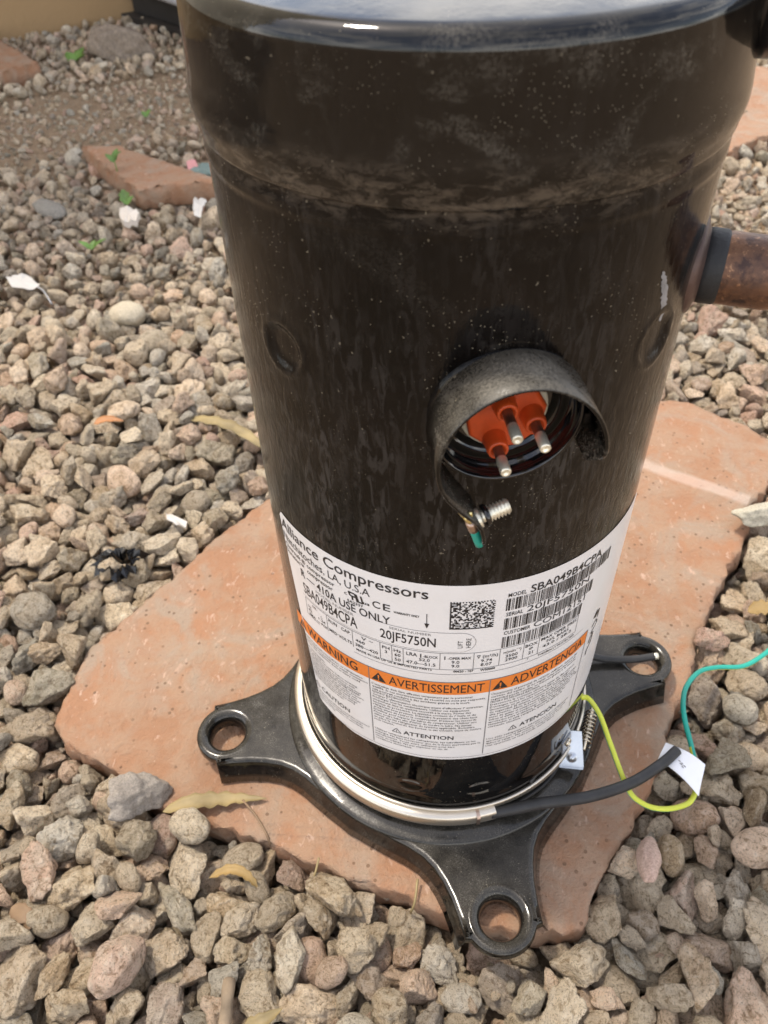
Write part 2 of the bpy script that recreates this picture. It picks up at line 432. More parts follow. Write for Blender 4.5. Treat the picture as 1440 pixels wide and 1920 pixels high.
# every stone of the near gravel: shape, size (mm x 10), place (x, y in mm, z in half mm), turn (w x y z, x 49); the ones that show largest first
STONES = [
17,170,-160,-163,-19,23,18,-32,-23,32,170,-213,-172,-44,32,-3,3,-37,14,152,79,-144,-52,47,13,-5,-3,25,163,158,-156,-52,29,2,21,-34,4,153,-60,-173,-45,45,16,10,0,
33,165,117,-100,-62,7,31,36,7,18,141,-87,-172,-32,44,-2,5,-20,16,170,-183,-78,-40,26,-12,-39,-10,4,149,-54,-118,-39,9,8,26,39,20,150,134,-148,-40,22,30,-20,-25,
23,158,153,-56,-60,42,-11,-15,-18,33,170,-203,-123,-48,45,-1,-16,-12,23,170,-299,62,-36,15,-47,-1,3,9,170,-144,-107,-56,9,-42,21,-10,22,169,-219,-95,-44,26,-31,3,-27,
15,139,-74,-152,-26,25,-8,-12,39,32,127,-142,-154,-44,3,48,10,3,9,125,66,-164,-51,40,1,-8,27,24,170,174,22,-58,24,22,4,-36,26,136,-173,-100,-32,15,-34,-27,17,
7,159,144,-129,-69,19,9,-8,43,34,123,-184,-146,-33,5,6,1,48,1,129,93,-120,-50,4,-33,35,-8,35,170,181,-77,-39,10,6,-47,-5,10,160,-220,-118,-31,35,25,-19,-13,
18,167,-13,-132,-82,31,15,-11,33,34,117,-37,-145,-35,44,-4,-4,-22,7,133,39,-154,-70,13,8,-45,10,25,163,-265,1,-42,46,-6,4,15,35,155,151,-20,-53,2,37,-32,4,
23,133,-142,-89,-27,40,27,-7,-4,11,144,-110,-102,-48,12,0,45,-15,14,127,3,-145,-76,9,17,39,24,22,119,-134,-180,-41,30,-21,-11,31,8,144,170,-39,-56,0,-44,-17,14,
17,116,-207,-145,-29,6,-46,-3,14,9,148,-138,-130,-40,13,-9,-38,26,20,149,118,-128,-68,42,0,-5,-25,4,140,-265,-30,-39,28,-40,-6,3,11,112,17,-161,-67,12,46,9,-5,
7,142,32,-140,-89,34,-35,-4,-1,17,152,-269,-49,-55,49,-2,-1,1,16,112,-85,-129,-44,17,-17,29,-32,2,128,-182,-181,-42,39,25,-16,4,24,118,51,-159,-53,31,-23,-6,30,
18,124,-153,-179,-45,4,19,-18,-41,12,119,-104,-178,-41,2,16,19,42,21,122,-32,-158,-57,20,33,-30,6,7,119,162,-134,-53,36,-13,25,-19,16,109,-103,-135,-47,35,-30,-4,17,
25,136,175,-24,-38,8,5,-48,7,18,139,-225,-153,-23,24,42,5,-4,35,117,134,-82,-51,2,34,-35,-4,26,152,204,35,-60,14,-4,-43,18,17,151,-63,-153,-55,32,-11,-31,18,
7,107,-7,-160,-55,40,-28,-1,6,15,112,-196,-171,-42,27,-13,31,-23,26,145,-205,-154,-62,45,13,-15,-4,23,130,190,10,-30,11,-11,-8,-46,8,135,-240,-87,-55,42,-1,23,-10,
22,144,-164,-145,-49,45,4,-13,15,7,116,-119,-144,-53,33,-6,-32,17,17,100,-51,-158,-31,45,-13,-13,8,22,126,-21,-173,-44,35,-10,-33,-1,15,118,119,-155,-43,18,21,34,-21,
4,105,163,-116,-50,35,17,-2,29,29,140,97,-148,-73,47,-3,-6,-13,5,170,-273,197,-26,42,23,-2,-12,11,131,-163,-88,-62,34,3,-16,31,0,128,-169,-137,-22,15,17,41,-13,
14,115,107,-92,-40,40,18,-20,5,25,107,130,-116,-47,12,-34,23,-23,22,100,-89,-151,-38,14,-36,28,-10,2,118,-108,-163,-44,11,44,3,18,28,163,177,-124,-37,5,-41,-24,12,
10,131,136,-103,-59,2,39,17,24,8,170,-200,240,-35,28,31,20,-17,27,120,-257,-80,-41,2,43,-23,-7,34,170,194,-37,-57,9,17,-43,14,21,170,-241,67,-60,8,-10,-42,-22,
30,117,141,-39,-61,13,-3,-42,-22,9,154,238,151,-52,14,-26,38,11,35,161,191,-16,-66,4,0,49,4,6,156,-110,-129,-68,17,5,-9,45,14,140,182,2,-57,14,33,22,-25,
35,101,-98,-118,-41,25,5,-21,36,30,159,182,55,-70,34,24,-3,26,8,119,-238,-120,-47,12,20,29,-32,25,100,-106,-150,-47,7,10,-30,-37,14,89,90,-156,-55,10,8,-4,47,
15,94,148,-108,-46,23,-23,37,0,27,128,169,-103,-64,36,10,-6,31,0,113,102,-138,-57,24,26,-34,-2,17,101,-198,-105,-31,12,35,15,28,20,170,267,477,-43,41,17,-14,14,
32,107,-81,-107,-66,43,-17,14,5,0,119,-41,-123,-65,2,-48,-3,-7,30,97,-62,-132,-42,19,13,22,37,25,117,-130,-107,-73,14,43,4,18,21,127,-309,113,-23,27,-35,5,19,
35,93,-169,-120,-29,8,42,-16,-17,10,144,175,-58,-67,41,5,21,15,2,129,201,58,-43,7,45,-17,8,23,140,-208,181,-41,3,9,16,-45,25,125,-257,30,-33,35,20,20,-19,
6,118,185,-54,-45,23,28,8,31,1,85,113,-122,-50,46,8,-9,-13,17,170,-248,93,-66,35,-15,-1,-31,24,139,-288,114,-36,42,15,18,8,35,85,49,-137,-78,2,-7,-46,14,
34,167,143,-156,-83,41,-21,-7,-14,4,121,147,-89,-70,48,-3,-3,7,11,170,-301,291,-24,8,40,28,-2,12,170,-376,226,-20,30,36,-7,14,20,146,217,113,-72,6,-45,-15,11,
15,84,-42,-169,-43,32,-13,7,-34,12,136,-246,130,-33,7,8,-48,-5,14,125,-257,67,-32,14,25,-27,-30,7,153,-358,219,-33,15,-19,-42,9,27,127,183,64,-32,11,17,-44,-8,
25,145,-340,156,-28,2,-49,2,0,13,170,-274,269,-32,1,-11,46,12,18,86,-13,-144,-62,46,-7,-1,16,16,106,-276,30,-38,4,5,-48,-6,30,170,-181,-114,-56,27,18,-27,25,
27,103,-124,-161,-53,30,12,37,0,24,149,-333,117,-37,10,17,41,-17,19,120,152,-79,-51,36,15,28,9,8,142,-293,31,-55,22,25,36,2,34,122,-137,-161,-74,28,-4,-32,23,
28,130,92,-128,-71,4,-22,-44,1,15,130,165,-9,-65,5,-13,-14,45,9,133,-261,220,-27,24,0,16,-40,19,119,-176,-167,-43,41,26,7,5,19,99,-162,-110,-50,1,-46,-13,11,
4,145,-13,-153,-84,39,-27,12,6,24,126,-234,104,-41,26,-18,33,17,30,110,-162,-124,-51,22,-4,43,5,10,156,-176,-177,-75,9,-8,-31,36,30,127,-220,132,-27,1,-18,45,-3,
14,93,107,-162,-62,35,28,18,5,21,112,-152,-130,-64,31,-12,-8,35,20,165,-402,283,-40,2,-39,-29,1,11,99,-285,-4,-39,11,-22,-41,10,26,121,-255,102,-36,6,43,14,17,
27,125,-219,-55,-62,17,-35,-1,-30,10,108,-180,-125,-27,28,21,-27,20,1,115,135,-44,-91,3,-31,29,24,22,155,-377,330,-5,2,-36,33,7,22,147,-331,186,-27,29,-11,-7,38,
32,150,-214,226,-44,36,29,-17,-5,2,135,198,77,-48,48,-9,2,4,17,112,-236,-49,-76,42,8,-23,-4,1,121,-75,-137,-50,11,10,-37,-28,10,140,257,351,-45,10,-38,-28,-9,
22,146,-185,210,-34,8,35,-34,3,34,151,-319,383,-16,27,13,-29,26,26,88,-215,-76,-44,42,-11,16,-16,8,136,287,377,-31,18,-45,5,-5,26,124,-185,160,-36,0,-16,-45,9,
28,119,126,-145,-69,32,28,2,24,14,124,-272,130,-27,25,30,16,25,5,170,-309,407,-22,6,-43,-23,4,31,120,162,-76,-74,23,7,3,43,12,143,-195,-98,-56,37,31,4,-7,
25,139,-332,317,-20,25,33,7,25,29,135,-309,156,-26,27,-1,2,41,14,96,100,-100,-74,4,-34,21,28,17,141,-158,-164,-64,21,-3,-24,-37,16,135,-347,270,-26,14,-1,12,45,
24,161,-327,90,-62,25,-26,-6,-32,18,170,-411,359,-25,28,25,-14,-28,16,149,-361,428,-25,17,39,12,-21,6,169,-47,-145,-70,17,37,-15,-23,0,142,-99,-106,-65,15,-7,46,-7,
2,148,19,-169,-93,10,-6,6,47,26,168,270,383,-56,45,-3,8,-18,23,105,166,14,-95,0,-11,48,1,15,170,-201,146,-53,10,18,2,-44,5,101,-29,-142,-73,4,-32,36,-7,
19,113,-260,-67,-54,38,1,7,-30,8,156,290,360,-62,45,-13,4,-15,15,127,-236,175,-26,38,-1,-1,-31,25,134,-361,297,-24,9,-47,-7,-3,25,170,-249,347,-19,6,43,-20,-12,
24,138,-291,95,-55,3,48,9,2,25,145,123,-78,-79,4,21,43,11,19,140,-202,129,-38,20,21,27,28,33,121,-276,177,-36,24,-30,-29,-8,7,109,-226,-73,-60,44,-3,-17,12,
19,90,105,-128,-55,25,1,29,30,24,113,-234,152,-27,33,-6,-35,-3,17,136,-181,238,-54,23,-38,-19,-10,18,153,247,185,-61,29,-22,-2,33,21,126,-282,230,-28,19,-22,14,37,
13,152,54,-147,-95,0,-20,43,-11,15,127,70,-136,-78,2,3,32,-37,9,137,-2,-178,-65,26,-14,26,-30,20,170,-249,324,-29,16,-45,1,-13,25,134,-394,375,-12,23,17,0,40,
26,123,-206,-86,-72,6,12,40,24,23,105,213,54,-57,16,12,44,3,25,145,-295,337,-40,27,-40,-8,5,21,140,-235,-141,-67,9,10,46,-8,6,134,-217,126,-51,15,43,-10,16,
34,98,133,-65,-73,17,-40,-13,18,4,139,286,458,-48,13,6,28,38,29,139,117,-140,-91,1,4,-15,47,25,150,-267,365,-18,38,5,11,-29,24,120,-217,-139,-50,35,-32,10,-6,
7,92,224,101,-62,21,28,4,34,4,114,-324,207,-23,15,27,-7,-37,13,107,-248,-44,-68,16,43,6,17,22,118,-231,254,-16,46,-3,-15,-5,26,103,-80,-166,-57,39,22,-9,18,
9,145,-374,273,-28,44,-18,0,-10,20,133,-249,201,-31,38,-13,-9,26,27,87,-206,-184,-74,19,3,13,-43,17,158,-272,111,-62,21,-8,37,-23,7,99,81,-158,-74,40,-16,-10,21,
5,60,128,-129,-47,2,-39,-29,8,31,115,176,-81,-73,25,27,20,25,20,150,-315,279,-42,14,39,-26,4,16,118,-402,309,-25,12,-24,-38,16,14,151,-275,415,-32,20,-18,2,-41,
28,131,247,436,-49,26,-38,14,-11,24,123,-422,340,-22,20,-40,14,15,11,118,-207,289,-34,3,-12,-35,-32,16,140,-89,-144,-71,12,-28,-34,18,3,133,-226,168,-43,18,32,33,1,
7,86,11,-135,-97,47,1,5,12,27,103,32,-156,-94,23,12,0,42,22,170,-316,146,-59,6,26,-38,14,12,151,-258,293,-41,1,21,-27,35,14,153,-221,94,-66,4,-21,42,13,
8,101,229,114,-57,9,39,-3,-28,22,161,-428,407,-35,27,3,-32,26,17,101,-282,160,-33,31,27,22,16,1,127,-247,245,-27,36,5,27,-18,20,123,-236,412,-28,15,-45,-12,1,
21,131,-223,113,-70,21,-5,35,-27,25,145,-196,196,-56,11,-48,-1,4,13,106,-132,-149,-68,35,34,0,-7,0,99,-30,-121,-92,2,-15,-25,39,21,106,-303,104,-44,20,28,33,-11,
34,87,153,-112,-67,9,40,26,-9,19,83,-114,-115,-60,12,1,31,36,35,99,-138,-96,-80,22,-1,11,-43,28,143,-200,-63,-64,30,19,-24,23,31,142,-234,308,-30,8,-23,40,15,
27,134,-208,335,-33,5,-24,42,4,33,109,-265,149,-36,38,-30,3,-10,30,145,53,-171,-77,42,-12,-7,-21,26,89,-282,84,-48,43,-18,5,14,28,127,-422,315,-29,22,19,18,-35,
13,170,-408,408,-18,43,-15,17,-2,28,121,-309,198,-27,41,-12,24,1,9,114,-72,-122,-66,15,30,14,-33,21,64,178,-104,-47,3,-36,-31,-11,0,170,-343,287,-42,14,7,-39,25,
33,140,-291,442,-26,25,-32,-12,-25,6,130,-249,162,-35,5,18,-45,8,24,123,-228,390,-34,11,0,43,-20,24,142,94,-166,-81,9,-20,32,-30,24,146,188,-97,-62,4,-17,-37,27,
14,93,-127,-177,-68,18,-23,35,-17,26,73,115,-78,-57,20,5,43,-10,34,129,-358,262,-51,42,-3,2,26,31,170,-189,307,-24,9,45,-16,0,0,105,-32,-138,-58,9,47,-1,8,
25,122,-249,301,-15,38,10,-6,-29,11,111,-213,313,-28,18,7,-44,-7,4,112,-157,199,-29,19,-38,-8,22,11,143,-171,258,-34,11,-10,42,-20,2,114,2,-162,-85,37,9,30,-3,
32,111,145,-74,-74,17,3,-25,-38,17,73,-117,-167,-64,3,-35,-34,2,22,121,277,410,-45,16,-36,-28,5,21,121,-324,362,-32,4,-32,36,9,20,90,-283,45,-46,8,40,-16,-21,
0,84,-243,-107,-49,3,-16,45,-10,22,123,-161,187,-52,26,-36,-12,16,24,115,257,412,-39,31,-30,-14,18,12,126,-283,255,-22,26,-1,19,37,15,135,-260,20,-62,18,-18,-12,-40,
0,128,-257,121,-43,0,15,43,-18,3,88,82,-168,-59,0,14,14,-45,34,72,122,-62,-72,32,22,30,5,35,104,249,200,-47,19,-3,-8,-44,17,126,-320,472,-39,16,-40,-22,10,
25,113,-236,238,-29,15,-19,26,-34,32,89,-258,-53,-77,2,-13,47,-2,8,110,-311,185,-43,11,-20,-43,-8,30,112,232,125,-54,22,-25,-17,-31,17,101,-333,138,-33,32,-23,-20,21,
23,67,-234,-105,-36,38,7,30,8,25,113,-175,176,-41,1,38,-25,17,10,123,-257,-70,-77,3,-25,41,10,22,144,-187,-135,-65,35,28,-16,-13,23,135,-445,391,-35,29,-12,-3,38,
28,157,-368,471,-46,9,5,-48,6,23,135,-246,392,-39,3,32,-16,-34,34,102,102,-114,-71,33,20,28,11,34,86,143,-145,-57,29,-34,19,-6,32,105,-326,260,-33,26,10,3,-40,
28,118,-272,52,-54,7,-40,22,-18,12,102,-243,-132,-39,14,2,-16,44,15,109,-267,-13,-64,17,-20,-37,-19,11,130,-180,-156,-65,39,-23,17,-5,27,137,-351,354,-28,6,-2,-47,12,
27,125,-216,153,-45,5,41,-23,12,26,55,-128,-128,-58,2,17,46,-2,6,170,-350,110,-50,25,18,34,17,1,107,-263,-31,-75,9,-28,-9,38,14,100,-266,95,-56,21,44,4,-4,
9,77,-244,-60,-78,34,4,34,-11,28,148,212,361,-55,12,18,7,44,0,137,-473,428,-35,26,2,-2,-41,7,122,-381,309,-34,33,0,-24,27,20,128,-376,257,-40,0,-36,-32,-9,
23,105,-375,384,-20,20,-22,-37,12,34,115,-352,321,-26,27,-34,20,-12,5,106,-202,-73,-58,29,30,11,-24,22,123,-167,209,-37,17,30,19,-30,29,139,-389,456,-34,33,-2,-16,32,
5,114,-296,234,-36,10,29,-14,36,35,114,-295,378,-23,0,-34,35,3,20,88,-118,-184,-52,14,-17,-39,19,1,96,-303,138,-43,27,-17,27,-26,7,104,-206,166,-45,21,43,-8,2,
28,86,199,3,-52,9,-11,-25,-39,30,85,220,84,-66,29,16,20,30,10,89,-305,27,-48,27,20,-17,-32,9,120,-300,81,-39,18,-18,23,35,16,86,-278,-20,-43,43,11,21,1,
11,131,-292,188,-50,8,-31,-36,-8,15,81,1,-131,-96,37,8,-24,-19,13,119,117,-168,-59,8,-31,15,34,8,129,-264,307,-36,37,30,10,-3,5,132,-34,-186,-34,24,1,11,41,
23,93,-315,230,-25,22,39,-3,-19,31,128,-317,309,-28,41,25,-8,4,32,105,-197,260,-34,48,4,6,-3,7,97,207,109,-92,25,1,-32,28,4,100,165,-93,-78,47,9,8,-2,8,170,-477,476,-60,5,36,33,-4,
29,141,-343,234,-49,26,-26,-12,31,4,116,-323,290,-24,20,-22,-2,39,13,101,-298,206,-42,40,18,-3,22,30,93,227,394,-50,41,5,-16,21,33,94,236,370,-45,42,23,5,-6,
33,117,-288,398,-27,24,7,-37,-20,16,137,-264,447,-30,36,15,-15,-25,0,108,-222,192,-30,12,46,-7,9,34,67,-136,-139,-66,24,-6,6,-42,18,95,-251,-98,-73,8,-38,-29,-5,
26,124,253,370,-61,28,11,-38,-8,20,97,-174,193,-50,17,-43,10,13,29,161,-217,252,-39,16,-30,29,-21,2,106,63,-156,-72,18,27,23,29,35,73,166,-70,-57,10,-44,13,13,
15,120,310,438,-48,11,-32,36,-2,0,100,17,-149,-95,25,26,-33,6,0,62,158,-71,-41,8,-44,-15,13,14,111,-343,203,-34,3,-15,39,26,24,119,-351,481,-37,2,46,17,-1,
35,93,-313,173,-32,47,-7,8,-9,4,131,-290,77,-77,7,-38,-30,-7,10,130,157,-35,-76,2,12,47,4,24,167,-373,332,-43,40,13,-8,-24,16,125,-487,450,-43,15,26,-18,-34,
17,126,-348,464,-52,37,-3,-31,-6,33,133,-248,231,-56,32,-10,-28,-23,13,83,-213,-110,-58,18,38,-11,23,24,88,-302,46,-63,43,7,7,-21,0,127,-229,210,-40,29,-17,-25,26,
5,62,-31,-171,-62,1,-41,-22,14,18,101,-277,350,-30,12,5,-43,19,29,90,-251,52,-59,10,38,23,17,14,111,-241,289,-31,9,-20,-14,42,7,136,-365,179,-56,41,9,-24,-6,
30,80,-311,39,-57,21,6,6,43,0,170,-247,451,-40,17,-42,1,-19,34,114,-454,420,-37,29,-30,22,-14,21,95,-302,319,-26,46,-2,13,-11,17,104,-207,349,-23,4,47,11,5,
8,88,-189,282,-36,32,22,24,-18,2,154,228,95,-92,31,-3,8,37,16,156,-354,145,-61,14,45,14,4,26,159,-198,305,-58,13,-3,-22,-41,28,100,279,318,-62,10,-43,8,20,
17,135,-367,411,-48,22,-42,-2,11,8,142,-314,214,-47,36,-4,-16,29,0,86,-322,102,-51,3,-13,-45,12,24,104,-280,-44,-27,19,-9,-33,-29,5,98,-227,353,-32,32,4,-33,16,
26,79,-302,9,-48,27,-6,-34,21,20,98,-288,129,-31,29,-23,-10,-30,21,99,-305,259,-41,26,30,25,13,27,118,-219,273,-27,34,-20,-9,-28,27,115,-231,335,-36,4,-35,-13,-31,
0,170,-353,387,-56,7,22,43,-1,35,110,-235,-121,-78,41,13,1,23,28,150,205,72,-68,5,47,-1,14,16,120,-291,482,-52,16,20,-35,23,10,110,-364,202,-50,17,2,21,41,
15,90,-321,55,-40,9,-25,41,-1,10,127,-260,422,-22,2,-31,-26,28,13,150,-159,-120,-82,18,8,8,-44,21,90,-336,106,-57,34,-6,-3,35,34,106,-323,70,-49,24,23,-35,-6,
31,118,-291,141,-49,20,30,-8,32,11,99,-255,-23,-67,8,-29,-18,34,13,112,-361,398,-35,12,-24,17,38,28,91,-320,332,-24,3,25,-36,-22,22,122,-318,126,-31,22,-41,11,11,
19,124,-276,-66,-52,44,11,-9,16,21,75,-188,-168,-59,12,1,44,-18,0,98,-373,366,-25,1,16,46,4,11,88,-225,296,-24,48,-6,6,9,10,154,-240,481,-28,37,-28,12,10,
1,104,206,-3,-76,15,34,27,17,11,97,247,477,-59,22,-17,24,32,24,133,-434,339,-42,46,4,14,-10,33,122,-349,309,-49,40,27,7,-5,11,106,-293,13,-68,30,-28,-2,-27,
19,170,-423,427,-28,2,17,43,17,7,98,-291,172,-42,36,10,21,-24,10,107,-259,-23,-97,48,-5,-9,-5,21,121,142,-111,-90,18,35,29,4,6,133,-89,-121,-70,10,-43,21,4,
25,104,-13,-173,-73,24,34,-15,-22,5,116,203,50,-82,47,7,1,-10,2,138,261,405,-68,42,-8,-17,17,4,145,-249,115,-62,12,2,38,-28,4,82,-127,-123,-74,11,-10,-46,6,
5,98,281,341,-61,6,31,23,-29,7,100,148,-20,-86,0,48,-5,10,17,125,-237,195,-46,27,7,-32,-24,20,64,153,-41,-54,32,-4,22,29,10,113,220,136,-94,30,-14,31,-20,
20,103,230,359,-54,11,34,-32,11,9,105,309,475,-64,18,-30,35,3,15,80,-276,97,-41,16,-41,14,-15,21,87,-268,165,-39,41,5,22,14,6,82,-123,-93,-77,1,1,-13,-47,
11,91,-250,-110,-65,41,14,9,-22,32,170,-233,369,-54,17,-1,-22,40,8,153,290,479,-56,12,27,36,-16,5,94,-389,219,-61,28,-38,5,-14,4,100,-241,214,-46,5,39,29,6,
26,86,-95,-161,-55,1,-18,-45,7,4,142,-400,335,-37,1,-25,41,9,30,120,-275,339,-50,13,11,-24,-39,17,95,226,415,-53,20,-33,-24,-18,28,114,293,423,-56,48,-1,7,-9,
32,99,-427,298,-47,15,-36,26,-13,10,112,-293,-16,-46,2,3,-48,7,8,106,-291,320,-45,37,-4,16,28,8,121,-121,-166,-87,2,-18,3,-45,31,106,127,-58,-93,14,-3,25,-39,
33,158,-330,51,-68,42,-18,0,-17,8,110,236,150,-90,11,2,40,-26,1,119,-357,368,-38,37,17,24,-14,23,110,-392,430,-43,41,-4,-25,10,2,95,-349,180,-43,13,25,-38,11,
13,133,-217,403,-37,26,-27,19,-25,8,77,-365,247,-39,20,23,21,-32,22,95,-346,421,-45,19,12,-18,-40,7,85,-230,116,-42,21,-32,-29,-11,25,149,-30,-165,-90,15,-8,3,46,
25,118,275,332,-69,24,-28,18,27,5,121,-282,303,-48,13,6,19,43,3,73,126,-157,-64,24,-26,24,23,30,97,212,94,-78,33,1,1,36,0,123,-359,344,-32,26,-2,16,39,
25,131,-209,-196,-53,27,-7,-31,-26,5,76,196,0,-71,15,-19,17,39,24,143,216,10,-51,29,-18,-27,22,14,126,230,451,-57,23,-3,22,37,25,106,-344,132,-43,9,-34,9,-33,
1,91,275,433,-49,44,17,-11,9,18,123,-449,354,-28,23,-13,0,-41,35,111,-443,371,-31,20,3,43,13,30,95,-393,251,-39,18,-3,20,-41,9,90,-294,152,-45,13,-45,-7,11,
23,141,-268,481,-57,22,-31,19,24,2,124,-247,431,-32,25,-8,28,-31,25,105,-231,439,-38,37,-11,28,-9,4,88,-141,-173,-68,31,36,-11,-9,30,89,-165,-105,-66,1,7,-46,-16,
30,124,-45,-128,-90,34,34,3,-7,14,138,116,-157,-89,17,-1,25,39,8,91,-357,160,-41,14,8,-39,24,30,123,-108,-155,-75,41,4,1,26,2,99,237,398,-56,24,-12,33,24,
8,93,-264,51,-67,29,-22,15,-29,18,154,-279,248,-50,28,1,-32,-25,0,118,-237,-67,-87,31,-38,-1,-1,0,134,233,351,-65,39,2,-11,-28,1,107,-459,388,-24,17,35,30,2,
22,101,-411,448,-39,14,-39,3,-27,24,93,-372,195,-60,4,-44,8,-19,25,85,-423,392,-28,0,-28,24,32,5,96,-410,463,-36,10,13,7,-46,33,116,-372,166,-39,23,13,9,-40,
2,79,-338,175,-38,41,-20,11,-15,14,123,-347,439,-49,21,11,33,27,30,68,-226,236,-27,29,20,14,31,26,170,-320,115,-77,26,27,31,-7,27,128,-133,-119,-94,30,-3,6,38,
8,170,-162,245,-70,2,-5,48,10,27,144,-141,-132,-88,39,29,-3,-7,23,95,-59,-128,-69,9,27,-9,-39,32,100,242,428,-71,44,4,-15,-16,10,98,-224,-127,-67,3,37,-29,-13,
0,118,-205,-136,-76,14,-26,-39,3,17,103,-244,150,-58,25,-16,-37,-13,1,111,-243,361,-34,3,-11,-18,44,3,96,-332,241,-43,43,-20,12,-4,31,120,-277,145,-44,33,-19,4,-31,
33,128,-231,291,-52,12,-19,6,43,24,91,175,39,-66,35,-27,-21,-3,0,98,-256,275,-41,6,45,9,17,23,106,156,-119,-92,19,-28,-32,16,7,156,-338,362,-57,22,12,-18,38,
6,93,151,-139,-93,20,40,-9,17,34,158,-398,206,-53,4,24,13,41,19,127,-346,193,-53,18,15,-35,25,15,111,-290,355,-41,36,2,32,10,26,115,-148,-147,-75,25,-17,-38,-8,
22,115,141,-171,-46,8,-1,-16,46,17,73,155,4,-87,2,-14,35,31,3,99,-474,455,-46,30,16,33,12,20,123,-234,-157,-48,1,14,-47,3,26,74,263,335,-57,27,12,38,-8,
18,78,-312,351,-35,35,13,28,15,7,90,-283,61,-67,27,17,-26,-27,14,88,-271,67,-57,13,-19,35,-25,6,91,-264,243,-33,3,13,47,0,14,80,-211,199,-35,26,15,36,13,
0,108,-248,-54,-92,25,28,28,13,3,134,-147,-176,-92,0,1,48,8,33,170,238,128,-89,5,-45,19,-5,32,130,-376,226,-64,12,5,25,-40,32,113,-339,267,-55,21,-7,-10,43,
8,117,-319,263,-56,47,15,2,1,22,113,-282,451,-49,33,8,-27,23,0,112,-265,-96,-68,21,-44,-1,-4,24,88,-270,190,-61,31,-27,-26,1,11,128,-174,-196,-60,20,15,-2,-42,
20,110,282,439,-55,34,18,4,-30,22,103,-449,473,-49,47,-14,-1,-6,1,91,-322,164,-38,45,7,2,-19,13,79,-304,362,-36,26,11,7,-40,23,70,-208,252,-17,2,44,10,-19,
30,85,227,373,-61,32,34,-1,16,16,63,-275,75,-57,32,-35,-6,10,31,119,-206,114,-60,3,-32,-14,-34,20,94,-238,-58,-100,2,42,-25,-2,27,83,164,-135,-99,9,-7,9,47,
7,136,213,403,-57,12,-31,11,-34,7,152,269,349,-80,22,-29,17,29,35,117,-323,230,-52,19,22,-37,11,18,170,-268,395,-56,24,31,-23,19,11,157,264,445,-62,12,-15,0,-45,
25,111,-191,178,-55,10,33,11,33,12,135,178,-147,-40,16,10,12,44,6,88,153,-100,-62,37,-31,-7,-2,2,115,-357,238,-50,25,-33,-16,20,3,108,-330,444,-46,8,3,4,48,
25,99,-301,162,-48,47,11,4,9,17,68,-261,63,-54,37,7,-19,-25,25,66,-405,263,-35,25,-12,-39,10,21,84,-390,324,-27,27,-22,20,28,15,83,-345,253,-49,37,-12,-12,27,
31,96,-250,373,-30,43,22,-2,6,30,118,-291,24,-96,31,-5,-5,37,23,128,226,72,-88,42,11,17,15,32,121,-192,-181,-92,46,-13,6,9,2,133,-194,-163,-88,8,28,38,10,
23,152,-157,224,-63,19,30,25,-23,1,101,125,-110,-87,28,-13,-24,-30,28,137,178,-142,-69,5,27,-40,-9,5,105,-327,199,-56,10,-6,25,-40,28,92,-275,18,-59,32,7,17,33,
4,112,-254,-83,-74,25,21,21,-30,16,100,320,480,-70,25,2,10,41,15,170,-407,389,-37,45,4,-14,-12,4,63,-318,61,-82,11,43,10,-18,14,95,-313,99,-68,36,31,3,-11,
34,112,-225,185,-64,40,19,9,18,19,88,171,-23,-85,14,-22,40,-11,20,86,247,405,-55,3,-11,-43,20,4,104,300,461,-66,43,14,-18,-4,17,80,-392,219,-36,16,-18,-32,28,
4,60,200,53,-63,14,42,-20,3,8,83,241,338,-57,29,39,5,7,32,115,-411,479,-45,18,-38,14,-20,11,100,-334,378,-35,7,28,7,-39,29,93,-234,230,-54,19,-38,-24,5,
17,93,-211,372,-39,38,25,14,12,24,128,-270,-91,-94,5,-49,-2,2,12,81,-151,-162,-97,17,8,-31,-33,0,100,38,-170,-97,20,-1,-10,-44,14,116,190,38,-92,21,-7,4,43,
29,84,-327,158,-54,14,-45,1,13,15,118,-293,277,-53,34,23,9,-25,14,137,-301,434,-47,15,4,-45,10,17,104,237,163,-73,17,-39,-22,9,26,102,-318,247,-52,25,-32,-27,-2,
27,109,-315,463,-56,21,-12,-1,43,5,76,251,337,-65,6,-12,43,-20,9,116,-452,445,-55,19,4,-45,1,26,85,-380,289,-40,5,11,-6,-47,19,100,-337,470,-45,28,-31,-8,-24,
31,170,-169,277,-33,13,16,37,-24,32,112,-288,425,-40,36,6,-5,33,0,76,-267,137,-44,42,-2,-25,0,27,87,-257,180,-54,28,-12,9,-37,12,108,-228,-142,-96,23,37,22,0,
28,170,-83,-115,-94,1,-14,47,3,10,149,-258,244,-64,22,31,-19,24,16,129,-143,-190,-71,14,-46,2,8,23,54,44,-160,-101,49,2,2,-3,16,136,263,315,-68,17,-17,-36,-22,
13,148,-302,377,-49,48,-6,5,1,19,162,-271,38,-70,2,42,15,-20,33,81,-197,211,-58,45,14,13,-7,0,110,-461,460,-56,4,-48,0,-11,16,98,-392,316,-47,13,-31,-31,18,
3,93,-266,176,-58,31,-6,2,-37,30,85,-217,-68,-74,2,47,-9,9,20,81,-38,-118,-79,22,-4,-24,37,6,125,-431,357,-29,35,-10,-7,33,13,111,-423,462,-50,27,19,16,32,
4,117,-386,189,-51,41,17,19,-11,5,73,-359,456,-46,9,29,-4,-38,7,85,-308,236,-41,6,20,41,16,13,88,-257,157,-52,15,5,-2,46,14,61,-202,-173,-82,27,31,16,22,
10,129,-188,256,-59,17,-27,-19,32,25,86,205,346,-49,12,33,26,-21,10,87,209,384,-49,17,-22,37,-16,6,87,231,432,-55,7,-38,-29,5,16,99,-253,472,-35,17,-1,16,43,
